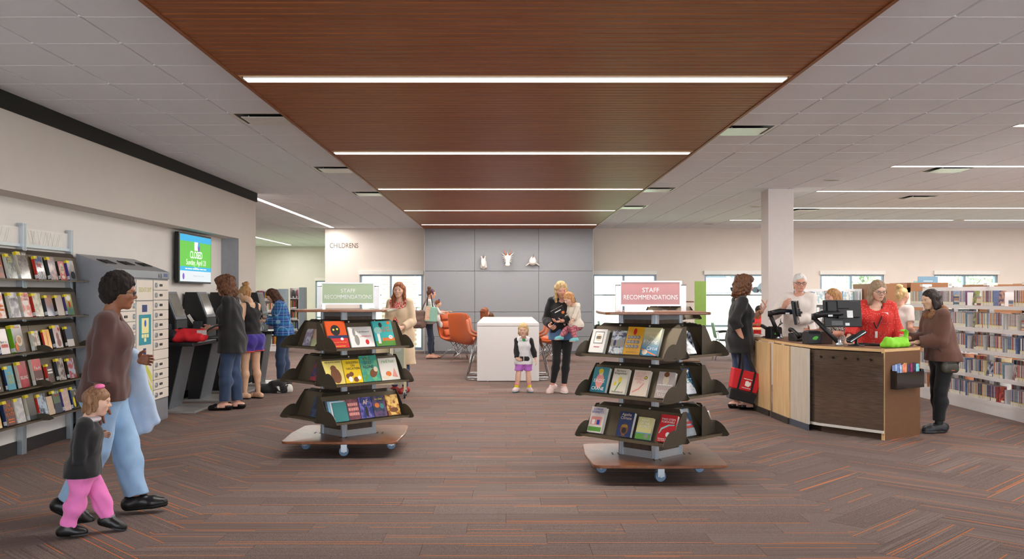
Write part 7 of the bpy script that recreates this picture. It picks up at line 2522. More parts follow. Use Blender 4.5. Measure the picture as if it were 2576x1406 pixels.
shelf_unit('brown-ended book shelving below the blue sign', 7.34, 8.02, 16.6, 0.9, 1.62, 5, LAMW, 'far shelving', MIX, 'the shelving below the blue sign', 25, panel=(BRP, 7.34, 8.02, 1.71), book_group='books below the blue sign', rows=())
shelf_unit('white book shelving seen through the media shelving', 8.1, 8.72, 16.9, 0.3, 1.5, 5, LAMW, 'far shelving', COOL, 'the shelving seen through the media shelving', 26, panel=None, book_group='books seen through the media shelving', rows=(1, 2, 3))
shelf_unit('brown and teal ended shelving seen through the media shelving', 8.76, 9.6, 16.6, 0.9, 1.62, 5, LAMW, 'far shelving', MIX, 'the brown and teal ended shelving', 27, panel=(BRP, 8.74, 9.36, 1.68), book_group='books on the brown and teal shelving', rows=())
o = thing('teal_board', 'teal fabric board beside the brown end panel, seen through the shelving', 'board', (9.37, 16.48, 0), 0)
box('board', TEP, o, 0, 0.24, 0.0, 0.03, 0.05, 1.52, bevel=0.003)
box('foot', ALU, o, 0.02, 0.22, -0.08, 0.12, 0.0, 0.05)
shelf_unit('brown-ended shelving at the far side of the media shelving', 9.72, 10.5, 16.6, 0.9, 1.62, 5, LAMW, 'far shelving', COOL, 'the last brown-ended shelving', 28, panel=(BRP, 9.70, 10.34, 1.70), book_group='books on the last brown-ended shelving', rows=())
o = thing('shelf_sign', 'blue shelf sign standing on the brown-ended shelving', 'sign', (7.75, 16.8, 1.71), 0)
box('sign_board', mat('sign_blue', (112, 148, 172), 0.5), o, -0.18, 0.18, -0.01, 0.01, 0.0, 0.115)
text('sign_lettering', '~', WHITE, o, (0.0, -0.011, 0.03), (1, 0, 0), (0, 0, 1), w=0.17, h=0.022)
box('sign_tab', mat('sign_teal', (120, 168, 170), 0.5), o, -0.25, -0.19, 0.0, 0.02, 0.0, 0.03)
o = thing('wood_box', 'tan plywood box standing on top of the far white shelving', 'box', (5.46, 17.1, 1.60), 0)
box('carton', wood_mat('ply_tan', (186, 138, 84), (200, 152, 98), 0.6, (3, 3, 3)), o, -0.09, 0.09, -0.03, 0.12, 0.0, 0.13)
box('inner_shade', mat('ply_shaded', (150, 104, 66), 0.6), o, -0.09, 0.02, -0.034, -0.03, 0.0, 0.045)  # shade of the box painted as a darker sheet

# ================================================================ book cart behind the green-sign tower
def cart():
    m = mat('cart_beige', (206, 190, 156), 0.45)
    o = thing('book_cart', 'beige steel book cart on black casters beside the woman in the cardigan', 'cart', (-1.72, 13.15, 0), math.radians(4))
    for sx in (-0.26, 0.26):
        MB().box(sx - 0.012, sx + 0.012, -0.02, 0.02, 0.10, 0.95).box(sx - 0.012, sx + 0.012, 0.38, 0.42, 0.10, 0.95).build('frame_leg', m, o)
    MB().box(-0.25, 0.25, 0.0, 0.4, 0.56, 0.58).build('shelf', m, o)
    MB().box(-0.25, 0.25, 0.0, 0.4, 0.20, 0.22).build('shelf', m, o)
    MB().box(-0.25, 0.25, 0.18, 0.2, 0.22, 0.84).build('divider', m, o)
    MB().box(0.11, 0.25, -0.02, -0.012, 0.22, 0.8).build('end_panel', mat('cart_green', (150, 158, 140), 0.4), o)
    MB().cyl((0.16, -0.024, 0.72), (0.16, -0.012, 0.72), 0.05, n=20).build('badge', mat('badge_grey', (170, 172, 168), 0.4), o)
    for (x, y) in ((-0.26, 0), (0.26, 0), (-0.26, 0.4), (0.26, 0.4)):
        c = MB().box(x - 0.02, x + 0.02, y - 0.02, y + 0.02, 0.06, 0.10).build('caster', ALU, o)
        MB().cyl((x - 0.012, y, 0.045), (x + 0.012, y, 0.045), 0.045, n=16).build('wheel', KB2, c)
    cl = [(120, 160, 150), (206, 160, 90), (80, 110, 150), (226, 220, 210), (190, 70, 60), (206, 96, 60)]
    ll = ['sage', 'amber', 'blue', 'white', 'crimson', 'orange red']
    for i in range(6):
        q = MB().box(0, 0.026, 0, 0.16, 0, 0.24 + 0.02 * (i % 3)).build('book', cover_mat(cl[i]))
        q.matrix_world = Matrix.Translation((-1.72, 13.15, 0.5805)) @ Matrix.Rotation(math.radians(4), 4, 'Z') @ Matrix.Translation((0.05 + 0.028 * i, 0.005, 0.0))
        tag(q, ll[i] + ' book standing on the beige book cart', 'book', 'books on the cart')
        box('page_block', PAGES, q, 0.003, 0.023, -0.0005, 0.158, 0.003, 0.24 + 0.02 * (i % 3) + 0.0005)
cart()

# ================================================================ animal heads on the grey wall
def heads():
    W_ = mat('head_white', (232, 226, 218), 0.5, var=0.03)
    def at(px, py):
        return ((px - 1273) * YBLUE / FPX, YBLUE, CAM_H + (740 - py) * YBLUE / FPX)
    CO = mat('horn_copper', (190, 104, 66), 0.35, metal=0.5)
    DK = mat('horn_dark', (110, 66, 44), 0.4, metal=0.4)
    # unicorn: local -y points into the room
    o = thing('unicorn_head', 'white unicorn head with a dark horn mounted on the grey wall', 'wall sculpture', at(1216, 660))
    sdf_obj('head', W_, o, [cap((0, 0.0, -0.10), (0, -0.10, -0.02), 0.075, 0.055, k=0.03), cap((0, -0.12, 0.02), (0, -0.15, -0.08), 0.05, 0.036, k=0.03), ell((0, -0.1, 0.05), (0.055, 0.06, 0.06), k=0.03), cap((0, 0.0, 0.06), (0, -0.07, 0.06), 0.05, k=0.03),
                            cap((-0.035, -0.09, 0.09), (-0.05, -0.09, 0.15), 0.018, 0.008, k=0.01), cap((0.035, -0.09, 0.09), (0.05, -0.09, 0.15), 0.018, 0.008, k=0.01), cap((0.05, -0.02, 0.02), (0.06, -0.03, -0.12), 0.025, 0.03, k=0.02)], 0.006, wr=(0.002, 110, 1.0), cuts=[((0, -0.001, 0), (0, 1, 0))])
    MB().cyl((0.0, -0.135, 0.075), (0.012, -0.15, 0.19), 0.014, 0.003, n=10).build('horn', DK, o, True)
    # dragon
    o = thing('dragon_head', 'white dragon head with copper horns mounted on the grey wall', 'wall sculpture', at(1277, 652))
    sdf_obj('head', W_, o, [cap((0, 0, 0.02), (0, -0.12, 0.03), 0.085, 0.075, k=0.03), cap((0, -0.13, 0.0), (0, -0.2, -0.14), 0.06, 0.045, k=0.03), cap((-0.02, -0.2, -0.145), (0.02, -0.2, -0.145), 0.04, k=0.02), cap((-0.05, -0.15, 0.04), (0.05, -0.15, 0.04), 0.03, k=0.02)] +
            [cap((s * 0.06, -0.06, 0.04 - 0.035 * j), (s * (0.12 + 0.01 * (2 - j)), -0.03, 0.075 - 0.05 * j), 0.014, 0.003, k=0.01) for s in (-1, 1) for j in range(4)] +
            [cap((s * 0.055, -0.07, 0.07), (s * 0.165, -0.03, 0.17), 0.02, 0.003, k=0.01) for s in (-1, 1)] + [cap((0, -0.09, 0.09), (0, -0.06, 0.18), 0.012, 0.003, k=0.01)], 0.006, cuts=[((0, -0.001, 0), (0, 1, 0))])
    for s in (-1, 1):
        MB().tube([(s * 0.035, -0.11, 0.09), (s * 0.06, -0.10, 0.14), (s * 0.075, -0.09, 0.19), (s * 0.08, -0.10, 0.23)], [0.018, 0.014, 0.011, 0.005], 10).build('horn', CO, o, True)
    # narwhal
    o = thing('narwhal_head', 'white narwhal head with a dark tusk mounted on the grey wall', 'wall sculpture', at(1340, 658))
    sdf_obj('head', W_, o, [ell((0, -0.06, 0.0), (0.095, 0.13, 0.10), k=0.03), ell((0, -0.07, 0.05), (0.06, 0.10, 0.08), k=0.03), cap((-0.08, -0.04, -0.04), (-0.17, -0.04, -0.10), 0.02, 0.008, k=0.02), cap((0.08, -0.04, -0.04), (0.17, -0.04, -0.10), 0.02, 0.008, k=0.02)], 0.006, cuts=[((0, -0.001, 0), (0, 1, 0))])
    MB().cyl((0.0, -0.15, 0.09), (0.022, -0.17, 0.18), 0.011, 0.003, n=10).build('tusk', DK, o, True)
heads()

# ================================================================ outdoors seen through the windows
def outdoors():
    g = mat('lawn', (186, 200, 158), 0.9, var=0.25, vs=1.5, bump=0.3, bs=60)
    rows = []
    prof = [(YB + 0.26, -0.1), (26.5, -0.08), (30, 0.1), (40, 0.75), (52, 1.35), (60, 1.6), (75, 1.75), (140, 2.0)]
    for (y, z) in prof:
        rows.append([Vector((x, y, z)) for x in (-60, -30, -10, 0, 10, 30, 70)])
    MB().grid([r[::-1] for r in rows][::-1] if False else rows).build('ground_lawn', g, None)['kind'] = 'structure'
    b = MB().box(-60, 70, -40, YB + 0.26, -0.4, -0.13)  # unseen ground, made pale to bounce daylight up onto the ceiling
    b.build('ground_slab', mat('ground_bounce', (206, 206, 206), 0.9), None)['kind'] = 'structure'
    gv = MB()
    rg = random.Random(4)
    gv.box(-4.6, 16, YB + 0.26, 25.4, -0.12, 0.0)
    gm = mat('gravel_pale', (216, 212, 204), 0.9, var=0.5, vs=45, bump=0.8, bs=45)
    gv.build('gravel', gm, None)
    tag(bpy.data.objects['gravel'], 'pale gravel strip outside along the window wall', 'gravel', None, 'stuff')
    rd = MB()
    rd.grid([[Vector((x, y, z)) for x in (-60, 0, 70)] for (y, z) in ((54, 1.48), (62, 1.68))])
    rd.build('road', mat('asphalt', (176, 174, 172), 0.9), None)['kind'] = 'structure'
    # brick pier and white downpipe column outside the first window
    br = mat('brick_tan', (198, 156, 132), 0.8, var=0.1, vs=30)
    mo = mat('mortar', (214, 202, 190), 0.9)
    o = thing('brick_pier', 'tan brick pier standing outside the window beside the childrens wall', 'pier', (-3.55, 26.2, -0.1), 0)
    box('pier_core', mo, o, -0.02, 0.98, 0.01, 0.6, 0, 2.6)
    me = MB().box(0, 0.19, 0, 0.09, 0, 0.056).mesh('brick')
    me.materials.append(br)
    for r in range(38):
        for k in range(-1, 6):
            x0 = k * 0.2 + (0.1 if r % 2 else 0)
            if x0 < -0.04 or x0 + 0.19 > 1.02:
                continue
            q = bpy.data.objects.new('brick', me)
            link(q, o)
            q.location = (x0, -0.005, 0.01 + r * 0.067)
    o = thing('porch_post', 'white porch post standing outside beside the brick pier', 'post', (-3.75, 25.7, -0.1), 0)
    box('shaft', WHITE, o, -0.08, 0.08, -0.08, 0.08, 0.06, 2.7, bevel=0.005)
    box('foot', MATS['mortar'], o, -0.12, 0.12, -0.12, 0.12, 0, 0.06)
    # parked cars on the road
    def car(label, x, y, z, col):
        o = thing('parked_car', label, 'car', (x, y, z), 0, 'cars parked on the road')
        b = MB().prism([(-2.1, 0.35), (2.1, 0.35), (2.15, 0.6), (2.0, 0.85), (1.2, 0.92), (0.6, 1.38), (-0.9, 1.4), (-1.6, 0.95), (-2.1, 0.88)], 'y', -0.85, 0.85)
        b.build('body', mat('car_%d%d%d' % col, col, 0.3, coat=0.6), o, bevel=0.06)
        MB().prism([(-1.35, 0.95), (0.95, 0.95), (0.5, 1.32), (-0.85, 1.33)], 'y', -0.86, 0.86).build('side_window', mat('car_glass', (60, 66, 72), 0.1), o)
        for wx in (-1.3, 1.3):
            for wy in (-0.8, 0.8):
                MB().cyl((wx, wy - 0.09, 0.32), (wx, wy + 0.09, 0.32), 0.32, n=18).build('wheel', BLACK, o)
    car('pale silver car parked on the road beyond the lawn', 13.2, 57, 1.57, (190, 192, 196))
    car('grey car parked on the road beyond the lawn', 17.5, 58.5, 1.6, (150, 150, 154))
    # trees and shrubs
    lf = mat('leaf_pale', (206, 216, 194), 0.8, var=0.35, vs=6)
    bk = mat('bark_pale', (206, 198, 188), 0.9, var=0.2, vs=20)
    def tree(label, x, y, z, h, seed, leaves=True):
        rg = random.Random(seed)
        o = thing('tree', label, 'tree', (x, y, z), 0, 'trees outside')
        t = MB()
        t.tube([(0, 0, 0), (0.05, 0, h * 0.3), (0, 0.05, h * 0.5)], [0.16, 0.12, 0.09], 10)
        ends = []
        for i in range(16):
            a = rg.uniform(0, 2 * PI)
            L_ = rg.uniform(0.4, 0.6) * h
            p0 = Vector((0.02, 0, h * rg.uniform(0.28, 0.5)))
            p2 = p0 + Vector((math.cos(a) * L_ * 0.7, math.sin(a) * L_ * 0.7, L_ * rg.uniform(0.3, 0.8)))
            p1 = (p0 + p2) / 2 + Vector((0, 0, 0.1))
            t.tube([p0, p1, p2], [0.06, 0.035, 0.012], 6)
            ends.append(p2)
            for j in range(3):
                q = p1 + Vector((rg.uniform(-.5, .5), rg.uniform(-.5, .5), rg.uniform(.1, .7)))
                t.tube([p1, q], [0.025, 0.006], 5)
                ends.append(q)
        t.build('trunk', bk, o, True)
        if leaves:
            f = MB()
            for e in ends:
                for k in range(60):
                    c = e + Vector((rg.gauss(0, .35), rg.gauss(0, .35), rg.gauss(0, .3)))
                    u = Vector((rg.gauss(0, 1), rg.gauss(0, 1), rg.gauss(0, 1))).normalized() * rg.uniform(.05, .1)
                    v = u.cross(Vector((rg.gauss(0, 1), rg.gauss(0, 1), rg.gauss(0, 1)))).normalized() * 0.05
                    f.add([c - u, c + v, c + u, c - v], [(0, 1, 2, 3)])
            f.build('foliage', lf, o)
    tree('bare pale tree on the lawn beyond the window by the column', 8.6, 34, 0.35, 4.2, 1, False)
    tree('leafy tree beyond the window behind the service desk', 12.4, 32, 0.25, 3.4, 2)
    tree('leafy tree beyond the window behind the blue sign', 16.4, 32, 0.25, 3.4, 3)
    tree('leafy tree beyond the last window', 20.4, 33, 0.3, 3.6, 4)
outdoors()
# ================================================================ the people
SK1 = skin_mat('skin_fair', (226, 182, 158))
SK2 = skin_mat('skin_rosy', (222, 168, 146))
SK3 = skin_mat('skin_brown', (150, 98, 72))
SK4 = skin_mat('skin_light_tan', (220, 178, 148))

def cloth(name, c, var=0.08, sheen=0.2, bs=350, bump=0.12, rough=0.85):
    return mat(name, c, rough, var=var, vs=9, bump=bump, bs=bs, sheen=sheen)

def pattern_mat(name, kind, cols, s=1.0):
    if name in MATS:
        return MATS[name]
    m = bpy.data.materials.new(name)
    MATS[name] = m
    nt, p = nodes_of(m)
    N, L = nt.nodes, nt.links
    p.inputs['Roughness'].default_value = 0.85
    tc = N.new('ShaderNodeTexCoord')
    sp = N.new('ShaderNodeSeparateXYZ')
    L.new(tc.outputs['Object'], sp.inputs['Vector'])
    def mth(op, a, b=None):
        n = N.new('ShaderNodeMath')
        n.operation = op
        for i, q in enumerate((a, b)):
            if q is None:
                continue
            if isinstance(q, (int, float)):
                n.inputs[i].default_value = q
            else:
                L.new(q, n.inputs[i])
        return n.outputs[0]
    def mixc(f, a, b):
        n = N.new('ShaderNodeMix')
        n.data_type = 'RGBA'
        L.new(f, n.inputs['Factor'])
        for k, q in (('A', a), ('B', b)):
            if isinstance(q, tuple):
                n.inputs[k].default_value = rgb(q)
            else:
                L.new(q, n.inputs[k])
        return n.outputs['Result']
    def stripe(ax, per, w, off=0.0):
        return mth('LESS_THAN', mth('FRACT', mth('ADD', mth('MULTIPLY', sp.outputs[ax], 1 / per), off + 20)), w)
    if kind == 'plaid':
        c = mixc(mth('MULTIPLY', mth('MAXIMUM', stripe('Y', .09, .45), stripe('X', .09, .45)), 0.7), cols[0], cols[1])
        c = mixc(mth('MULTIPLY', stripe('Z', .10, .42), 0.65), c, cols[2])
        c = mixc(mth('MULTIPLY', mth('MAXIMUM', stripe('Z', .10, .06, .3), mth('MAXIMUM', stripe('Y', .09, .06, .3), stripe('X', .09, .06, .3))), 0.75), c, cols[3])
    elif kind == 'stripe':
        c = mixc(stripe('Z', .022, .3), cols[0], cols[1])
    elif kind == 'dots':
        vo = N.new('ShaderNodeTexVoronoi')
        vo.inputs['Scale'].default_value = 55
        vo.inputs['Randomness'].default_value = 0.25
        L.new(tc.outputs['Object'], vo.inputs['Vector'])
        c = mixc(mth('LESS_THAN', vo.outputs['Distance'], 0.2), cols[0], cols[1])
    else:
        vo = N.new('ShaderNodeTexVoronoi')
        vo.feature = 'DISTANCE_TO_EDGE'
        vo.inputs['Scale'].default_value = 30 * s
        L.new(tc.outputs['Object'], vo.inputs['Vector'])
        c = mixc(mth('LESS_THAN', vo.outputs['Distance'], 0.08), cols[0], cols[1])
    L.new(c, p.inputs['Base Color'])
    return m

DENIM = cloth('denim_dark', (52, 70, 100), 0.2)
DENIML = cloth('denim_light', (150, 184, 218), 0.14)
BLK = cloth('black_cloth', (26, 25, 28), 0.15)
BLK2 = cloth('black_legging', (18, 18, 20), 0.1)
SHOEB = mat('shoe_black', (22, 21, 22), 0.35)
HBR = hair_mat('hair_brown', (62, 38, 24), (126, 82, 54))
HDK = hair_mat('hair_dark', (28, 20, 18), (58, 44, 38))
HBL = hair_mat('hair_blonde', (178, 138, 84), (232, 204, 152))
HAU = hair_mat('hair_auburn', (104, 54, 30), (164, 96, 58))
HGR = hair_mat('hair_ash', (126, 100, 78), (178, 152, 124))
HWH = hair_mat('hair_white', (206, 204, 200), (240, 238, 234))
HDB = hair_mat('hair_darkblonde', (150, 104, 62), (206, 160, 108))
GLS = mat('glasses_frame', (38, 44, 54), 0.3)

def ring(p, name, m, S_, t, r, w=0.012):
    a = p.arm[S_]
    c = a['E'] + (a['W'] - a['E']) * t
    d = nrm(a['W'] - a['E'])
    return MB().cyl(Vector(c - d * w), Vector(c + d * w), r, n=16).build(name, m, p.root, True)

# ---- 1 walking adult
p = Person('person striding in brown sweater and light jeans holding a child\'s hand', (-2.69, 6.15, 0), -74, 1.62, SK3, lean=(0, 3), aL=(-.07, .19, .075), aR=(.08, -.22, .115), toeR=28, toeL=-4, stout=1.16, bust=1.0,
           wR=(.22, -.02, .78), wL=(-.15, .17, 1.05), hR=dict(curl=.5), hL=dict(curl=.6), head=(0, -4, 0), fine=0.9)
p.top('sweater', cloth('knit_brown', (84, 54, 50), 0.1, bs=250), sleeve=1.5, hem=.49, add=.016, armadd=.02, loose=.012, flare=.008, wr=(.0045, 36, 1.0), h=.009)
p.bottom('jeans', DENIML, length=1.93, add=.02, addb=.045, wr=(.006, 34, 2.0), h=.009)
p.shoes(SHOEB, sole=mat('sole_black', (16, 16, 16), 0.7), fat=1.12)
p.hair('afro', hair_mat('hair_afro', (20, 16, 15), (44, 34, 30), 0.8), h=.007, seed=2.0)
p.glasses(GLS)
W1 = p
# jacket over the forearm
a = p.arm[-1]
f0, f1 = a['E'] + (a['W'] - a['E']) * .35, a['E'] + (a['W'] - a['E']) * .95
j = thing('draped_jacket', 'pale blue denim jacket hanging over the walker\'s forearm', 'jacket', p.root.location, p.root.rotation_euler.z)
dn = v3(0, 0, -1)
jp = [cap(f0 + v3(0, 0, .035), f1 + v3(0, 0, .035), .045, .045, k=.03)]
for u, L_, dx, w in ((.15, .36, .0, .04), (.45, .46, .02, .045), (.75, .5, .04, .045), (1.0, .48, .08, .04), (1.15, .44, .14, .03)):
    q0 = f0 + (f1 - f0) * min(u, 1.0)
    jp.append(cap(q0 + v3(-.02, .02 * (u > 1), 0), q0 + dn * L_ + v3(-.05, dx, 0), w * .75, w, k=.04))
sdf_obj('jacket_body', cloth('denim_pale', (176, 194, 218), 0.12), j, jp, .009, wr=(.0045, 30, 3.0), cuts=[((0, 0, .46), (0, 0, -1))])
0 and sdf_obj('jacket_hem', cloth('denim_pale_hem', (150, 172, 200), 0.12), j, [cap(f1 + dn * .44 + v3(-.04, .05, 0), f1 + dn * .50 + v3(-.06, .13, 0), .045, .04, k=.03)], .009, wr=(.005, 40, 1.0))

# ---- 2 toddler in pink trousers
p = Person('toddler walking in black top and bright pink trousers with a pink hair bow', (-2.63, 5.70, 0), -76, .93, SK1, pr=CHILD, lean=(0, 4), aR=(.05, -.09, .046), aL=(-.05, .14, .07), toeL=18, wR=(.12, -.01, .40), wL=(-.18, .06, .60), hL=dict(curl=.9), stout=1.06, head=(0, -6, 0), fine=.85)
p.top('shirt', BLK, sleeve=1.8, hem=.40, add=.03, wr=(.003, 55, 2.0), h=.007)
sdf_obj('collar', cloth('collar_white', (226, 216, 222)), p.root, [ell(p.N + v3(0, .01, .0), (.075, .065, .022), k=.02)], .006, wr=(.003, 70, 1.0))
p.bottom('trousers', cloth('pink_fleece', (240, 128, 196), 0.06, bump=.2), length=1.86, add=.02, addb=.04, waist=.57, wr=(.006, 60, 2.0), h=.007)
p.shoes(SHOEB, kind='boot', high=.05, fat=1.25, sole=mat('sole_grey', (60, 60, 62), 0.6))
p.hair('tot', hair_mat('hair_tot', (120, 84, 58), (170, 128, 96)), h=.006)
MB().ball(tuple(p.q(0, -.02, .52)), (.05, .03, .016), 12, 8).build('hair_bow', mat('bow_pink', (244, 120, 176), 0.6), p.root, True)
for S_ in (-1, 1):
    l = p.leg[S_]
    for k in range(2):
        c = l['A'] + v3(0, 0, -.004 + .022 * k)
        MB().cyl(Vector(c), Vector(c + v3(0, 0, .012)), l['ra'] * 1.62, n=16).build('boot_strap', mat('strap_silver', (190, 190, 196), 0.3, metal=.6, var=.3, vs=300), p.root)

# ---- 3 curly woman at the checkout
def curly_woman(label, loc, yaw, **kw):
    p = Person(label, loc, yaw, 1.72, SK2, stout=1.12, bust=1.1, fine=.95, **kw)
    p.top('blouse', BLK, sleeve=1.38, hem=.43, add=.016, armadd=.022, loose=.035, flare=.01, wr=(.006, 30, 1.4), scoop=.9)
    p.bottom('jeans', DENIM, length=1.92, add=.012, addb=.028, wr=(.004, 38, 2.0))
    p.shoes(mat('shoe_patent', (18, 17, 18), 0.15), kind='flat')
    p.hair('curly', HBR, seed=1.3)
    return p
p = curly_woman('curly-haired woman in black blouse and jeans at the self-checkout', (-3.57, 11.9, 0), 90, aL=(-.08, .07, .077), aR=(.06, -.06, .077), fL=12, wL=(-.06, .25, 1.06), wR=(.04, .27, 1.05), hL=dict(curl=.9, palm=(1, 0, -.2)), hR=dict(curl=.9, palm=(-1, 0, .2)), head=(0, -8, 0), lean=(0, 2))
ring(p, 'wrist_watch', ALU, -1, .9, .031)

# ---- 4 woman in tank top and shorts
p = Person('woman with a hair bun in black tank top and purple shorts', (-3.66, 13.15, 0), 58, 1.63, SK4, stout=1.06, bust=1.0, aL=(-.10, .03, .073), aR=(.08, -.05, .073), fL=25, wL=(-.12, .22, .98), wR=(.08, .3, 1.02), hL=dict(curl=.6), head=(8, -18, 0), lean=(0, 4))
p.top('tank_top', BLK, sleeve=0, hem=.545, add=.008, neck=1.5, scoop=1.3, wr=(.0025, 42, 2.0))
sh = p.bottom('shorts', cloth('shorts_purple', (70, 56, 150), .08), length=.40, add=.022, addb=.045, waist=.57, wr=(.005, 40, 1.0))
p.shoes(mat('strap_red', (198, 52, 36), .5), kind='sandal', sole=mat('sole_dark', (46, 40, 38), .7))
for S_ in (-1, 1):
    l = p.leg[S_]
    c = l['Hj'] + (l['K'] - l['Hj']) * .385
    d = nrm(l['K'] - l['Hj'])
    sdf_obj('shorts_trim', mat('trim_red', (222, 66, 44), .6), sh, [cap(c - d * .006, c + d * .006, l['rt'] * .86 + .05, k=.005, cuts=[(c + d * .008, d), (c - d * .008, -d)])], .006)
l = p.leg[1]
c = l['K'] + (l['A'] - l['K']) * .68
patch('tattoo', mat('tattoo_ink', (96, 84, 84), .6), p.root, [(0, .06), (.012, .03), (.03, .035), (.015, .0), (.028, -.04), (.0, -.02), (-.02, -.05), (-.012, 0), (-.03, .02), (-.01, .03)], Vector(c) + Vector((.008, -.041, 0)), (1, 0, 0), (0, 0, 1), .002)
p.hair('bun', HDB)

# ---- 5 plaid shirt
p = Person('person with shoulder-length brown hair in blue plaid shirt and jeans', (-3.70, 15.2, 0), 96, 1.63, SK1, stout=1.16, lean=(0, 7), aL=(-.08, .04, .073), aR=(.08, -.04, .073), wL=(-.05, .32, 1.05), wR=(.05, .34, 1.12), hL=dict(curl=.8), hR=dict(curl=.6), head=(0, -26, 0))
p.top('plaid_shirt', pattern_mat('plaid_blue', 'plaid', [(34, 84, 160), (30, 60, 130), (52, 130, 176), (150, 190, 214)]), sleeve=1.75, hem=.50, add=.016, armadd=.024, loose=.025, wr=(.005, 34, 2.0))
p.bottom('jeans', DENIM, length=1.93, add=.014, addb=.02)
p.shoes(mat('trainer_grey', (120, 120, 124), .6))
p.hair('longbob', hair_mat('hair_brown2', (46, 24, 16), (92, 54, 34)))
w = p.world(p.arm[-1]['W'])
b = thing('plastic_bag', 'thin grey plastic bag held by the person in plaid', 'bag', (w.x - .02, w.y - .02, w.z - .02))
sdf_obj('bag_film', mat('film_grey', (178, 180, 184), .3, alpha=.85), b, [cap((0, 0, 0), (-.06, .0, -.1), .02, .08, k=.05), cap((-.06, 0, -.1), (-.1, .02, -.17), .09, .08, k=.04)], .008, wr=(.006, 50, 1.0))
b = thing('duffel_bag', 'black duffel bag with white side collapsed on the carpet', 'bag', (-3.52, 13.95, 0), .1)
sdf_obj('bag_body', cloth('duffel_black', (28, 26, 28), .2), b, [cap((-.2, -.02, .06), (.08, .02, .09), .075, .09, k=.05), cap((-.05, .0, .12), (.1, .03, .12), .05, k=.05), cap((-.2, -.05, .04), (.15, -.06, .04), .05, k=.04)], .008, wr=(.008, 30, 2.0), cuts=[((0, 0, .002), (0, 0, -1))])
sdf_obj('bag_side', mat('duffel_white', (214, 212, 206), .5), b, [cap((.06, -.05, .05), (.2, 0, .06), .06, .07, k=.04)], .008, wr=(.007, 34, 1.0), cuts=[((0, 0, .002), (0, 0, -1))])
MB().tube([(.02, -.1, .1), (.06, -.13, .04), (.12, -.13, .02), (.17, -.1, .06), (.19, -.06, .12)], .012, 8).build('strap', MATS['duffel_black'], b, True)
sdf_obj('bag_end', mat('duffel_blue', (44, 74, 150), .6), b, [cap((-.26, -.04, .04), (-.22, .03, .05), .04, k=.03)], .008, cuts=[((0, 0, .002), (0, 0, -1))])

# ---- 6 woman in cardigan behind the tower
p = Person('woman with long auburn hair in beige cardigan and red patterned top', (-1.62, 13.95, 0), 158, 1.67, SK1, stout=1.08, bust=1.0, head=(12, -3, 0), wR=(.12, .26, 1.02), wL=(-.17, .24, 1.0), hL=dict(curl=.7))
p.top('blouse', pattern_mat('red_print', 'cells', [(206, 40, 46), (236, 200, 180)], 1.2), sleeve=.3, hem=.5, add=.012, scoop=1.0)
cd = p.top('cardigan', cloth('knit_beige', (214, 190, 160), .06, bs=250), sleeve=1.88, hem=.26, add=.024, armadd=.026, loose=.03, neck=1.8, scoop=2.2, wr=(.004, 32, 1.0),
           cut=None)
sdf_obj('blouse_front', MATS['red_print'], p.root, [cap(p.P + p.s * .10 + p.fw * .085, p.N + p.fw * .055 - p.s * .10, .085, .075, k=.02)], .009, infl=.0)
p.bottom('jeans', DENIM, length=1.95, add=.012)
p.shoes(mat('shoe_red', (160, 40, 36), .5))
p.hair('long', HAU)

# ---- 7, 8 mother with headband and baby
p = Person('woman with purple headband carrying bags and reaching toward the lounge chair', (-1.80, 21.3, 0), -80, 1.62, SK2, bust=.9, wR=(.14, .36, 1.08), hR=dict(curl=.2, palm=(0, 0, -1), dir=(0, 1, .25)), wL=(-.06, .24, 1.05), head=(0, -8, 0), aR=(.07, .02, .073), aL=(-.07, .1, .073), fine=1.3)
p.top('striped_tee', pattern_mat('tee_stripe', 'stripe', [(232, 228, 222), (150, 146, 144)]), sleeve=.85, hem=.50, add=.014, armadd=.022, loose=.012)
p.bottom('jeans', cloth('denim_ink', (44, 54, 72), .15), length=1.9, add=.006)
p.shoes(mat('strap_brown', (70, 44, 34), .6), kind='sandal', sole=mat('sole_dark', (46, 40, 38), .7))
p.hair('bun', HBR)
sdf_obj('headband', cloth('headband_purple', (84, 52, 104)), p.root, [ell(p.q(0, .0, .12), np.array((.385, .45, .42)) * p.hh, p.Rm.T, k=.01, cuts=[(p.q(0, .06, .3), p.Rm @ nrm(v3(0, .75, .4))), (p.q(0, -.14, .3), p.Rm @ nrm(v3(0, -.75, -.4)))])], .007)
sh = p.world(p.arm[1]['J'])
b = thing('backpack', 'taupe backpack with looped handle hanging from the headband woman\'s shoulder', 'bag', (-2.02, 21.02, .80), math.radians(-20))
TP = cloth('backpack_taupe', (126, 100, 92), .1)
sdf_obj('pack_body', TP, b, [cap((-.1, 0, .0), (.1, 0, .0), .09, k=.05), cap((-.1, 0, .26), (.1, 0, .26), .075, k=.06), cap((-.11, 0, .12), (.11, 0, .12), .09, k=.06)], .012, wr=(.003, 40, 1.0))
sdf_obj('front_pocket', TP, b, [cap((-.08, -.07, .02), (.08, -.07, .02), .05, k=.04), cap((-.07, -.06, .12), (.07, -.06, .12), .045, k=.04)], .012)
MB().tube([(-.05, 0, .33), (-.05, 0, .39), (.05, 0, .39), (.05, 0, .33)], .01, 8).build('top_handle', BLK, b, True)
MB().tube([(.05, .05, .3), (.12, .1, .5), (.16, .16, .62)], .018, 8).build('shoulder_strap', TP, b, True)
b = thing('tote_bag', 'mint tote bag with orange patterned side on the headband woman\'s shoulder', 'bag', (-1.72, 20.98, .88), math.radians(8))
MB().prism([(-.15, .0), (.12, -.02), (.15, .31), (-.12, .36)], 'y', -.06, .06).build('bag_body', mat('tote_mint', (150, 200, 180), .6), b, bevel=.02)
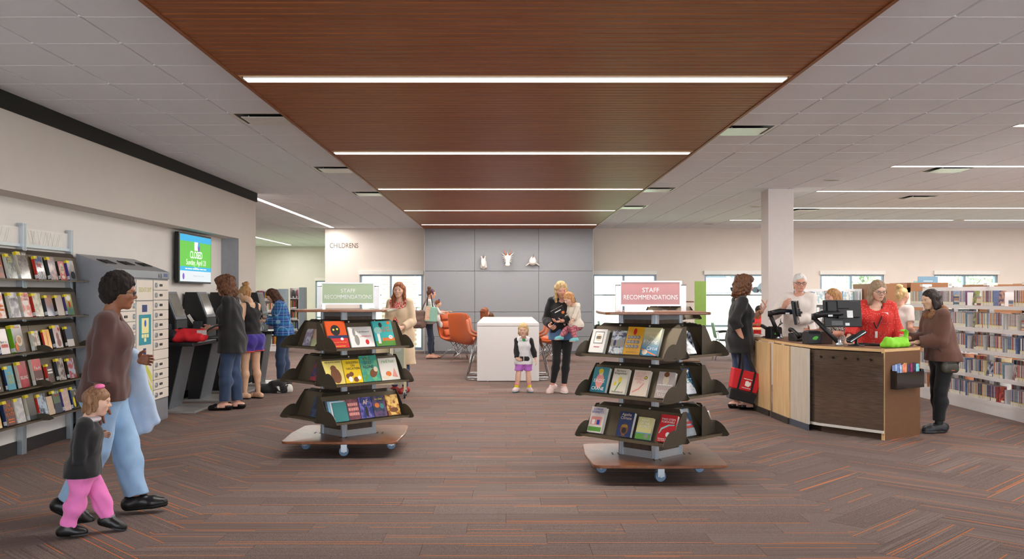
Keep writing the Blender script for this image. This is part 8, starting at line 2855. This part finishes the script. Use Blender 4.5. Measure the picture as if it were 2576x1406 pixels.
MB().prism([(-.152, .03), (-.05, .02), (-.02, .33), (-.12, .355)], 'y', -.063, -.0605).build('pattern_panel', pattern_mat('tote_orange', 'cells', [(232, 222, 206), (222, 130, 50)], 2.0), b)
MB().tube([(-.1, -.04, .34), (-.08, .0, .55), (.0, .08, .6), (.04, -.04, .33)], .012, 8).build('handle', BLK, b, True)
p = Person('baby with a blue hair bow held against the headband woman', (-1.60, 21.18, 0), -75, .72, SK1, pr=BABY, seat=.92, aL=(-.1, .12, .72), aR=(.12, .08, .72), wL=(-.1, .14, 1.1), wR=(.12, .12, 1.05), fine=1.3)
p.top('onesie', cloth('onesie_white', (224, 218, 214)), sleeve=1.7, hem=1.22, add=.01)
p.bottom('leggings', cloth('legging_grey', (200, 196, 196)), length=1.9, add=.01)
p.hair('short', HAU)
MB().ball(tuple(p.q(0, .1, .5)), (.05, .02, .03), 10, 7).build('hair_bow', mat('bow_blue', (70, 76, 150), .6), p.root, True)

# ---- 9 children beyond the table
p = Person('girl with long auburn hair in tan top standing beyond the high table', (-.52, 21.15, 0), -60, 1.19, SK1, pr=CHILD, fine=1.4)
p.top('shirt', cloth('top_tan', (190, 160, 110)), hem=.42, add=.012)
p.bottom('trousers', DENIM, length=1.9)
p.shoes(SHOEB)
p.hair('long', HAU)
p = Person('small brown-haired child standing beyond the high table', (-.36, 21.2, 0), 0, 1.07, SK1, pr=CHILD, fine=1.4)
p.top('shirt', cloth('top_grey', (150, 150, 156)), hem=.42, add=.012)
p.bottom('trousers', DENIM, length=1.9)
p.shoes(SHOEB)
p.hair('tot', HBR)

# ---- 10 toddler in hoodie
p = Person('toddler girl in black and white hoodie, purple shorts and yellow socks', (.27, 14.05, 0), 180, 1.06, SK1, pr=CHILD, head=(-6, -6, 0), aR=(.11, .02, .053), aL=(-.09, 0, .053), fR=-22, fL=14, wR=(.11, .12, .475), wL=(-.2, .05, .44), hR=dict(curl=.6, palm=(0, -1, 0), dir=(-.9, .2, -.3)), stout=.98, fine=.9)
p.top('hoodie', cloth('hoodie_white', (226, 224, 226), .03), sleeve=.06, hem=.40, add=.016, wr=(.003, 50, 2.0), h=.008)
for S_ in (-1, 1):
    sdf_obj('sleeve', BLK, p.root, p.arm_prims(S_, 0, 1.88, k=.012, add=.014), .008, wr=(.0025, 50, 1.0))
sdf_obj('hood', MATS['hoodie_white'], p.root, [cap(p.N + v3(-.06, -.045, -.01), p.N + v3(.06, -.045, -.01), .035, k=.02), cap(p.N + v3(-.065, -.03, 0), p.N + v3(-.045, .045, -.02), .024, k=.02), cap(p.N + v3(.065, -.03, 0), p.N + v3(.045, .045, -.02), .024, k=.02)], .007)
sdf_obj('pocket', BLK, p.root, [cap(p.P + v3(-.05, .062, .055), p.P + v3(.05, .062, .055), .042, k=.03)], .007)
MB().box(-.004, .004, .128, .134, float(p.P[2]), float(p.P[2]) + .11).build('zip', WHITE, p.root)
sdf_obj('undershirt', mat('shirt_green', (40, 150, 80), .7), p.root, [ell(p.N + v3(0, .035, -.03), (.03, .02, .03))], .006)
p.bottom('shorts', cloth('shorts_lilac', (186, 112, 200), .06), length=.62, add=.02, addb=.026, waist=.6, wr=(.004, 50, 2.0), h=.008)
p.socks(mat('sock_yellow', (236, 214, 40), .8), mat('sock_pink', (240, 150, 160), .8), top=.07)
p.shoes(mat('shoe_blush', (220, 196, 200), .6), sole=mat('sole_teal', (84, 150, 146), .6), fat=1.2)
p.hair('tot', HBL)

# ---- 11, 12 blonde woman with toddler on her arm
p = Person('blonde woman in black hoodie and leggings reading a book with a toddler on her arm', (.83, 13.95, 0), 180, 1.71, SK2, bust=.9, lean=(2, 2), head=(6, -20, 4), pel=(-.03, 0, 0), aL=(-.05, .03, .077), aR=(.12, -.06, .095), toeR=16, fR=-28, kR=(-.35, 1, 0), wR=(.17, .25, 1.02), wL=(.0, .27, 1.10), eL=(-1.2, -.4, -.3), hR=dict(curl=.9, palm=(-.6, 0, .8)), hL=dict(curl=.6, palm=(.3, .2, .9)), fine=.95)
p.top('denim_shirt', cloth('denim_mid', (84, 116, 156), .15), sleeve=.2, hem=.47, add=.012, loose=.012)
p.top('hoodie', BLK, sleeve=1.86, hem=.535, add=.020, armadd=.022, loose=.012, wr=(.005, 34, 2.0), neck=1.5)
sdf_obj('hood', BLK, p.root, [cap(p.N + p.rt * -.08 - p.fw * .055, p.N + p.rt * .08 - p.fw * .055, .045, k=.03), cap(p.N + p.rt * .085 - p.fw * .03, p.N + p.rt * .06 + p.fw * .05 - p.s * .02, .03, k=.03), cap(p.N - p.rt * .085 - p.fw * .03, p.N - p.rt * .06 + p.fw * .05 - p.s * .02, .03, k=.03)], .009)
p.bottom('leggings', BLK2, length=1.86, add=.003, waist=.58, wr=None)
p.shoes(mat('trainer_pink', (216, 190, 186), .6), sole=mat('sole_white', (226, 220, 216), .6))
p.hair('long', HBL, seed=2.2)
M_ = Matrix.Translation((.73, 13.60, 1.11)) @ Matrix.Rotation(math.radians(-28), 4, 'Y') @ Matrix.Rotation(math.radians(8), 4, 'X')
book('black-covered book held open by the blonde woman', None, M_, .2, .15, .03, cover_mat((30, 30, 34)), words=[('~', P_['W'], .5, .7, .5, .16)], art=[(oval(.8, .35, .12, .14), P_['O'])])
p = Person('toddler in cream top and pink leggings sitting on the blonde woman\'s arm', (1.04, 13.72, 0), 125, .86, SK1, pr=BABY, seat=1.03, head=(0, -22, 0), aR=(.10, .21, .86), aL=(-.14, .12, .84), kR=(0, 1, .3), wR=(.13, .12, 1.02), wL=(-.1, .15, 1.08), hR=dict(curl=.7), lean=(0, 6), fine=.9)
p.top('top', cloth('top_cream', (232, 222, 206), .04), sleeve=1.75, hem=1.17, add=.014, wr=(.003, 60, 2.0), h=.008)
p.bottom('leggings', pattern_mat('legging_pink', 'cells', [(196, 120, 130), (140, 70, 84)], .6), length=1.9, add=.008, h=.008)
p.shoes(mat('shoe_aqua', (120, 196, 200), .6), sole=mat('sole_peach', (226, 170, 150), .6), fat=1.25)
p.hair('tot', hair_mat('hair_ginger', (176, 112, 66), (222, 170, 116)))
sdf_obj('hood', MATS['top_cream'], p.root, [cap(p.N + v3(-.03, -.06, .0), p.N + v3(.03, -.06, .0), .035, k=.02)], .007, wr=(.004, 70, 1.0))

# ---- 13 woman with the red tote
p = curly_woman('curly-haired woman in black blouse pointing and carrying a red tote', (3.06, 11.95, 0), -90, aR=(.07, .06, .077), aL=(-.06, -.04, .077), wR=(.21, -.02, .92), hR=dict(curl=1.1, palm=(-1, 0, 0)), wL=(-.10, .31, 1.27), eL=(-.5, -.2, -1), hL=dict(point=True, dir=(0, .55, .85), palm=(0, -.85, .5)), head=(0, -4, 0))
ring(p, 'bracelet', mat('bracelet_gold', (150, 120, 70), .3, metal=.8), -1, .9, .03, .006)
hx = p.world(p.arm[1]['W'] + v3(0, 0, -.09))
b = thing('tote_bag', 'red tote bag with black base and straps in the pointing woman\'s hand', 'bag', (3.00, 11.74, .13), math.radians(3))
TR = mat('tote_red', (206, 32, 42), .65, var=.06, vs=10, bump=.12, bs=300)
Mt = Matrix.Rotation(math.radians(14), 4, 'Y')
MB().prism([(-.17, .14), (.17, .14), (.195, .40), (-.195, .40)], 'y', -.075, .075, Mt).build('bag_body', TR, b, bevel=.015)
MB().prism([(-.165, .0), (.165, .0), (.172, .139), (-.172, .139)], 'y', -.077, .077, Mt).build('bag_base', BLK, b, bevel=.015)
h0 = Vector((hx.x - 3.00, hx.y - 11.74, hx.z - .13 + .02))
for sy in (-.079, .079):
    q = [Mt @ Vector((-.09, sy, .1)), Mt @ Vector((-.085, sy, .40)), h0 + Vector((-.01, sy * .1, 0)), h0 + Vector((.01, sy * .1, 0)), Mt @ Vector((.085, sy, .40)), Mt @ Vector((.09, sy, .1))]
    rows = [[v + Vector((-.014, 0, 0)), v + Vector((.014, 0, 0))] for v in q]
    MB().grid(rows).build('strap', BLK, b, solid=.004)
patch('bag_emblem', mat('print_white', (240, 238, 232), .5), b, [tuple(v) for v in [(-.03, -.03), (.02, -.04), (.045, -.01), (.04, .03), (.02, .02), (.0, .035), (-.03, .025)]], Mt @ Vector((.02, -.0768, .24)), Mt @ Vector((1, 0, 0)), Mt @ Vector((0, 0, 1)), .001)
text('bag_lettering', '~', MATS['print_white'], b, Mt @ Vector((.02, -.078, .295)), Mt @ Vector((1, 0, 0)), Mt @ Vector((0, 0, 1)), w=.12, h=.018)
text('bag_lettering', '~', MATS['print_white'], b, Mt @ Vector((.02, -.078, .18)), Mt @ Vector((1, 0, 0)), Mt @ Vector((0, 0, 1)), w=.13, h=.014)

# ---- 14 man in white sweater
p = Person('white-haired man in cream sweater and glasses gesturing behind the desk', (4.02, 12.55, 0), 170, 1.77, SK2, stout=1.12, head=(4, -6, 0), wR=(.25, .27, 1.29), eR=(.8, -.2, -1), hR=dict(dir=(-.35, .35, .7), palm=(-.7, -.3, .3), curl=.35), wL=(.10, .25, 1.13), eL=(-1, -.2, -.6), hL=dict(hide=True), fine=.95)
p.top('sweater', cloth('knit_cream', (228, 220, 214), .03, bs=260), sleeve=1.9, hem=.5, add=.018, armadd=.022, loose=.02, neck=1.12, wr=(.0045, 34, 2.0))
p.bottom('trousers', BLK, length=1.94, add=.015, addb=.03)
p.shoes(SHOEB)
p.hair('short', HWH)
p.glasses(GLS)

# ---- 15 blonde woman at the desk in patterned top
p = Person('blonde woman in black and white patterned top behind the desk monitor', (4.13, 11.42, 0), 105, 1.56, SK2, stout=1.05, bust=1.0, head=(0, -6, 0), wL=(-.12, .3, 1.0), wR=(.1, .32, 1.04), hL=dict(curl=.5))
p.top('blouse', pattern_mat('net_print', 'cells', [(206, 200, 194), (34, 32, 34)], 1.6), sleeve=.9, hem=.48, add=.014, loose=.015)
p.bottom('trousers', BLK, length=1.94)
p.shoes(SHOEB)
p.hair('bob', HDB)

# ---- 16 staff member in red
p = Person('grey-blonde staff member in red dotted blouse with lanyard and glasses', (4.30, 10.66, 0), 170, 1.66, SK1, stout=1.2, bust=1.3, head=(14, -14, 0), wR=(.36, .36, 1.0), wL=(-.24, .22, .93), eR=(.8, -.3, -.6), hR=dict(curl=.3, palm=(0, 0, -1)), fine=.9)
bl = p.top('blouse', pattern_mat('red_dots', 'dots', [(214, 52, 44), (236, 190, 176)]), sleeve=1.86, hem=.47, add=.018, armadd=.024, loose=.03, scoop=1.25, wr=(.005, 32, 2.0))
p.bottom('trousers', BLK, length=1.94)
p.shoes(SHOEB)
p.hair('longbob', HGR, seed=3.0)
p.glasses(mat('glasses_brown', (110, 84, 70), .3))
fy = .155
ln = [p.N + v3(-.07, .0, .0), p.N + v3(-.062, .085, -.07), v3(-.03, fy + .03, 1.22), v3(.02, fy + .035, 1.10), v3(.03, fy + .035, 1.12), p.N + v3(.075, .07, -.09), p.N + v3(.075, .0, .0)]
MB().tube([tuple(q) for q in ln], .007, 6).build('lanyard', BLK, p.root, True)
MB().box(.012, .038, fy + .035, fy + .042, 1.0, 1.075).build('key_card', WHITE, p.root)
bd = MB().box(-.115, -.045, .148, .152, 1.235, 1.29).build('name_badge', WLABEL, p.root)
text('badge_text', '~', mat('print_navy', (34, 42, 84), .5), bd, (-.08, .1525, 1.265), (-1, 0, 0), (0, 0, 1), w=.035, h=.012)

# ---- 17 woman with blonde bun
p = Person('woman with blonde top bun in pale tee facing the media shelving', (5.50, 12.75, 0), -58, 1.58, SK2, wR=(.16, .12, .92), wL=(-.12, .3, 1.0))
p.top('tee', cloth('tee_pale', (232, 214, 206), .03), sleeve=.7, hem=.5, add=.014, armadd=.02, loose=.01)
p.bottom('jeans', DENIM, length=1.94)
p.shoes(SHOEB)
p.hair('bun', hair_mat('hair_pale', (196, 150, 92), (240, 214, 160)))
sdf_obj('backpack', cloth('pack_grey', (176, 172, 168)), p.root, [cap(p.P + v3(-.06, -.17, .05), p.P + v3(.06, -.17, .05), .07, k=.04), cap(p.P + v3(-.06, -.16, .22), p.P + v3(.06, -.16, .22), .06, k=.04)], .011)

# ---- 18 woman in brown jacket
p = Person('dark-haired woman in brown fleece-collar jacket leaning on the desk end', (4.70, 9.95, 0), 93, 1.555, SK4, stout=1.1, head=(6, -2, 0), lean=(0, 8), pel=(0, -.05, 0), aL=(-.07, .03, .07), aR=(.06, -.05, .07), fL=4, wL=(-.05, .26, .98), wR=(.08, .30, 1.02), eL=(-.6, -1, -.6), hL=dict(curl=.5, palm=(0, 0, -1)), fine=.9)
jk = p.top('jacket', cloth('jacket_brown', (98, 64, 52), .08, bs=200), sleeve=1.86, hem=.50, add=.030, armadd=.036, loose=.03, neck=1.3, wr=(.007, 26, 2.0))
sdf_obj('fleece_collar', mat('fleece_brown', (156, 112, 80), .95, var=.3, vs=60, bump=1.0, bs=160), jk, [cap(p.N + p.rt * -.08 - p.fw * .045 + p.s * .015, p.N + p.rt * .08 - p.fw * .045 + p.s * .015, .05, k=.03), cap(p.N + p.rt * .075 - p.fw * .03, p.N + p.rt * .05 + p.fw * .08 - p.s * .03, .042, k=.03), cap(p.N - p.rt * .075 - p.fw * .03, p.N - p.rt * .05 + p.fw * .08 - p.s * .03, .042, k=.03)], .008, wr=(.003, 120, 1.0))
p.bottom('trousers', BLK2, length=1.84, add=.012, addb=.022, wr=(.004, 36, 1.0))
p.socks(mat('sock_black', (34, 34, 38), .8), top=.08)
p.shoes(mat('trainer_black', (38, 38, 42), .5), sole=mat('sole_darkgrey', (74, 74, 78), .6), fat=1.15)
for S_ in (-1, 1):
    l = p.leg[S_]
    c = l['A'] + l['fd'] * .05 + v3(-.034, 0, -.03)
    patch('shoe_swoosh', mat('swoosh_grey', (190, 196, 204), .4), p.root, [(-.02, .0), (-.012, -.008), (.03, .012), (-.008, .0)], Vector(c), (0, -1, 0), (0, 0, 1), .002)
p.hair('bob', HDK, seed=4.0)
b = thing('shoulder_bag', 'small dark green leather shoulder bag at the brown-jacketed woman\'s hip', 'bag', (4.76, 9.80, .66), math.radians(10))
sdf_obj('bag_body', mat('bag_leather', (70, 68, 58), .35), b, [cap((-.06, -.0, .03), (.06, 0, .03), .035, k=.04), cap((-.05, 0, .12), (.04, 0, .13), .03, k=.05), cap((-.06, 0, .07), (.06, 0, .07), .035, k=.04)], .007)
MB().box(-.01, .03, -.038, -.033, .02, .035).build('tag', mat('tag_red', (170, 80, 60), .5), b)
MB().tube([(-.07, 0, .12), (-.10, -.01, .2), (-.17, .02, .33), (-.2, .06, .42)], .006, 6).build('strap', mat('strap_black', (24, 24, 24), .4), b, True)

# ---- 19 child in red at the window table
p = Person('dark-haired child in red shirt sitting at the small table by the window', (5.86, 21.28, 0), 182, 1.30, SK3, pr=CHILD, seat=.52, aL=(-.1, .30, .07), aR=(.1, .30, .07), wL=(-.12, .28, .80), wR=(.12, .28, .80), head=(0, -20, 0), fine=1.4)
p.top('shirt', mat('shirt_red', (206, 40, 44), .7), sleeve=.9, hem=.40, add=.012)
p.bottom('trousers', DENIM, length=1.9)
p.shoes(SHOEB)
p.hair('short', HDK)
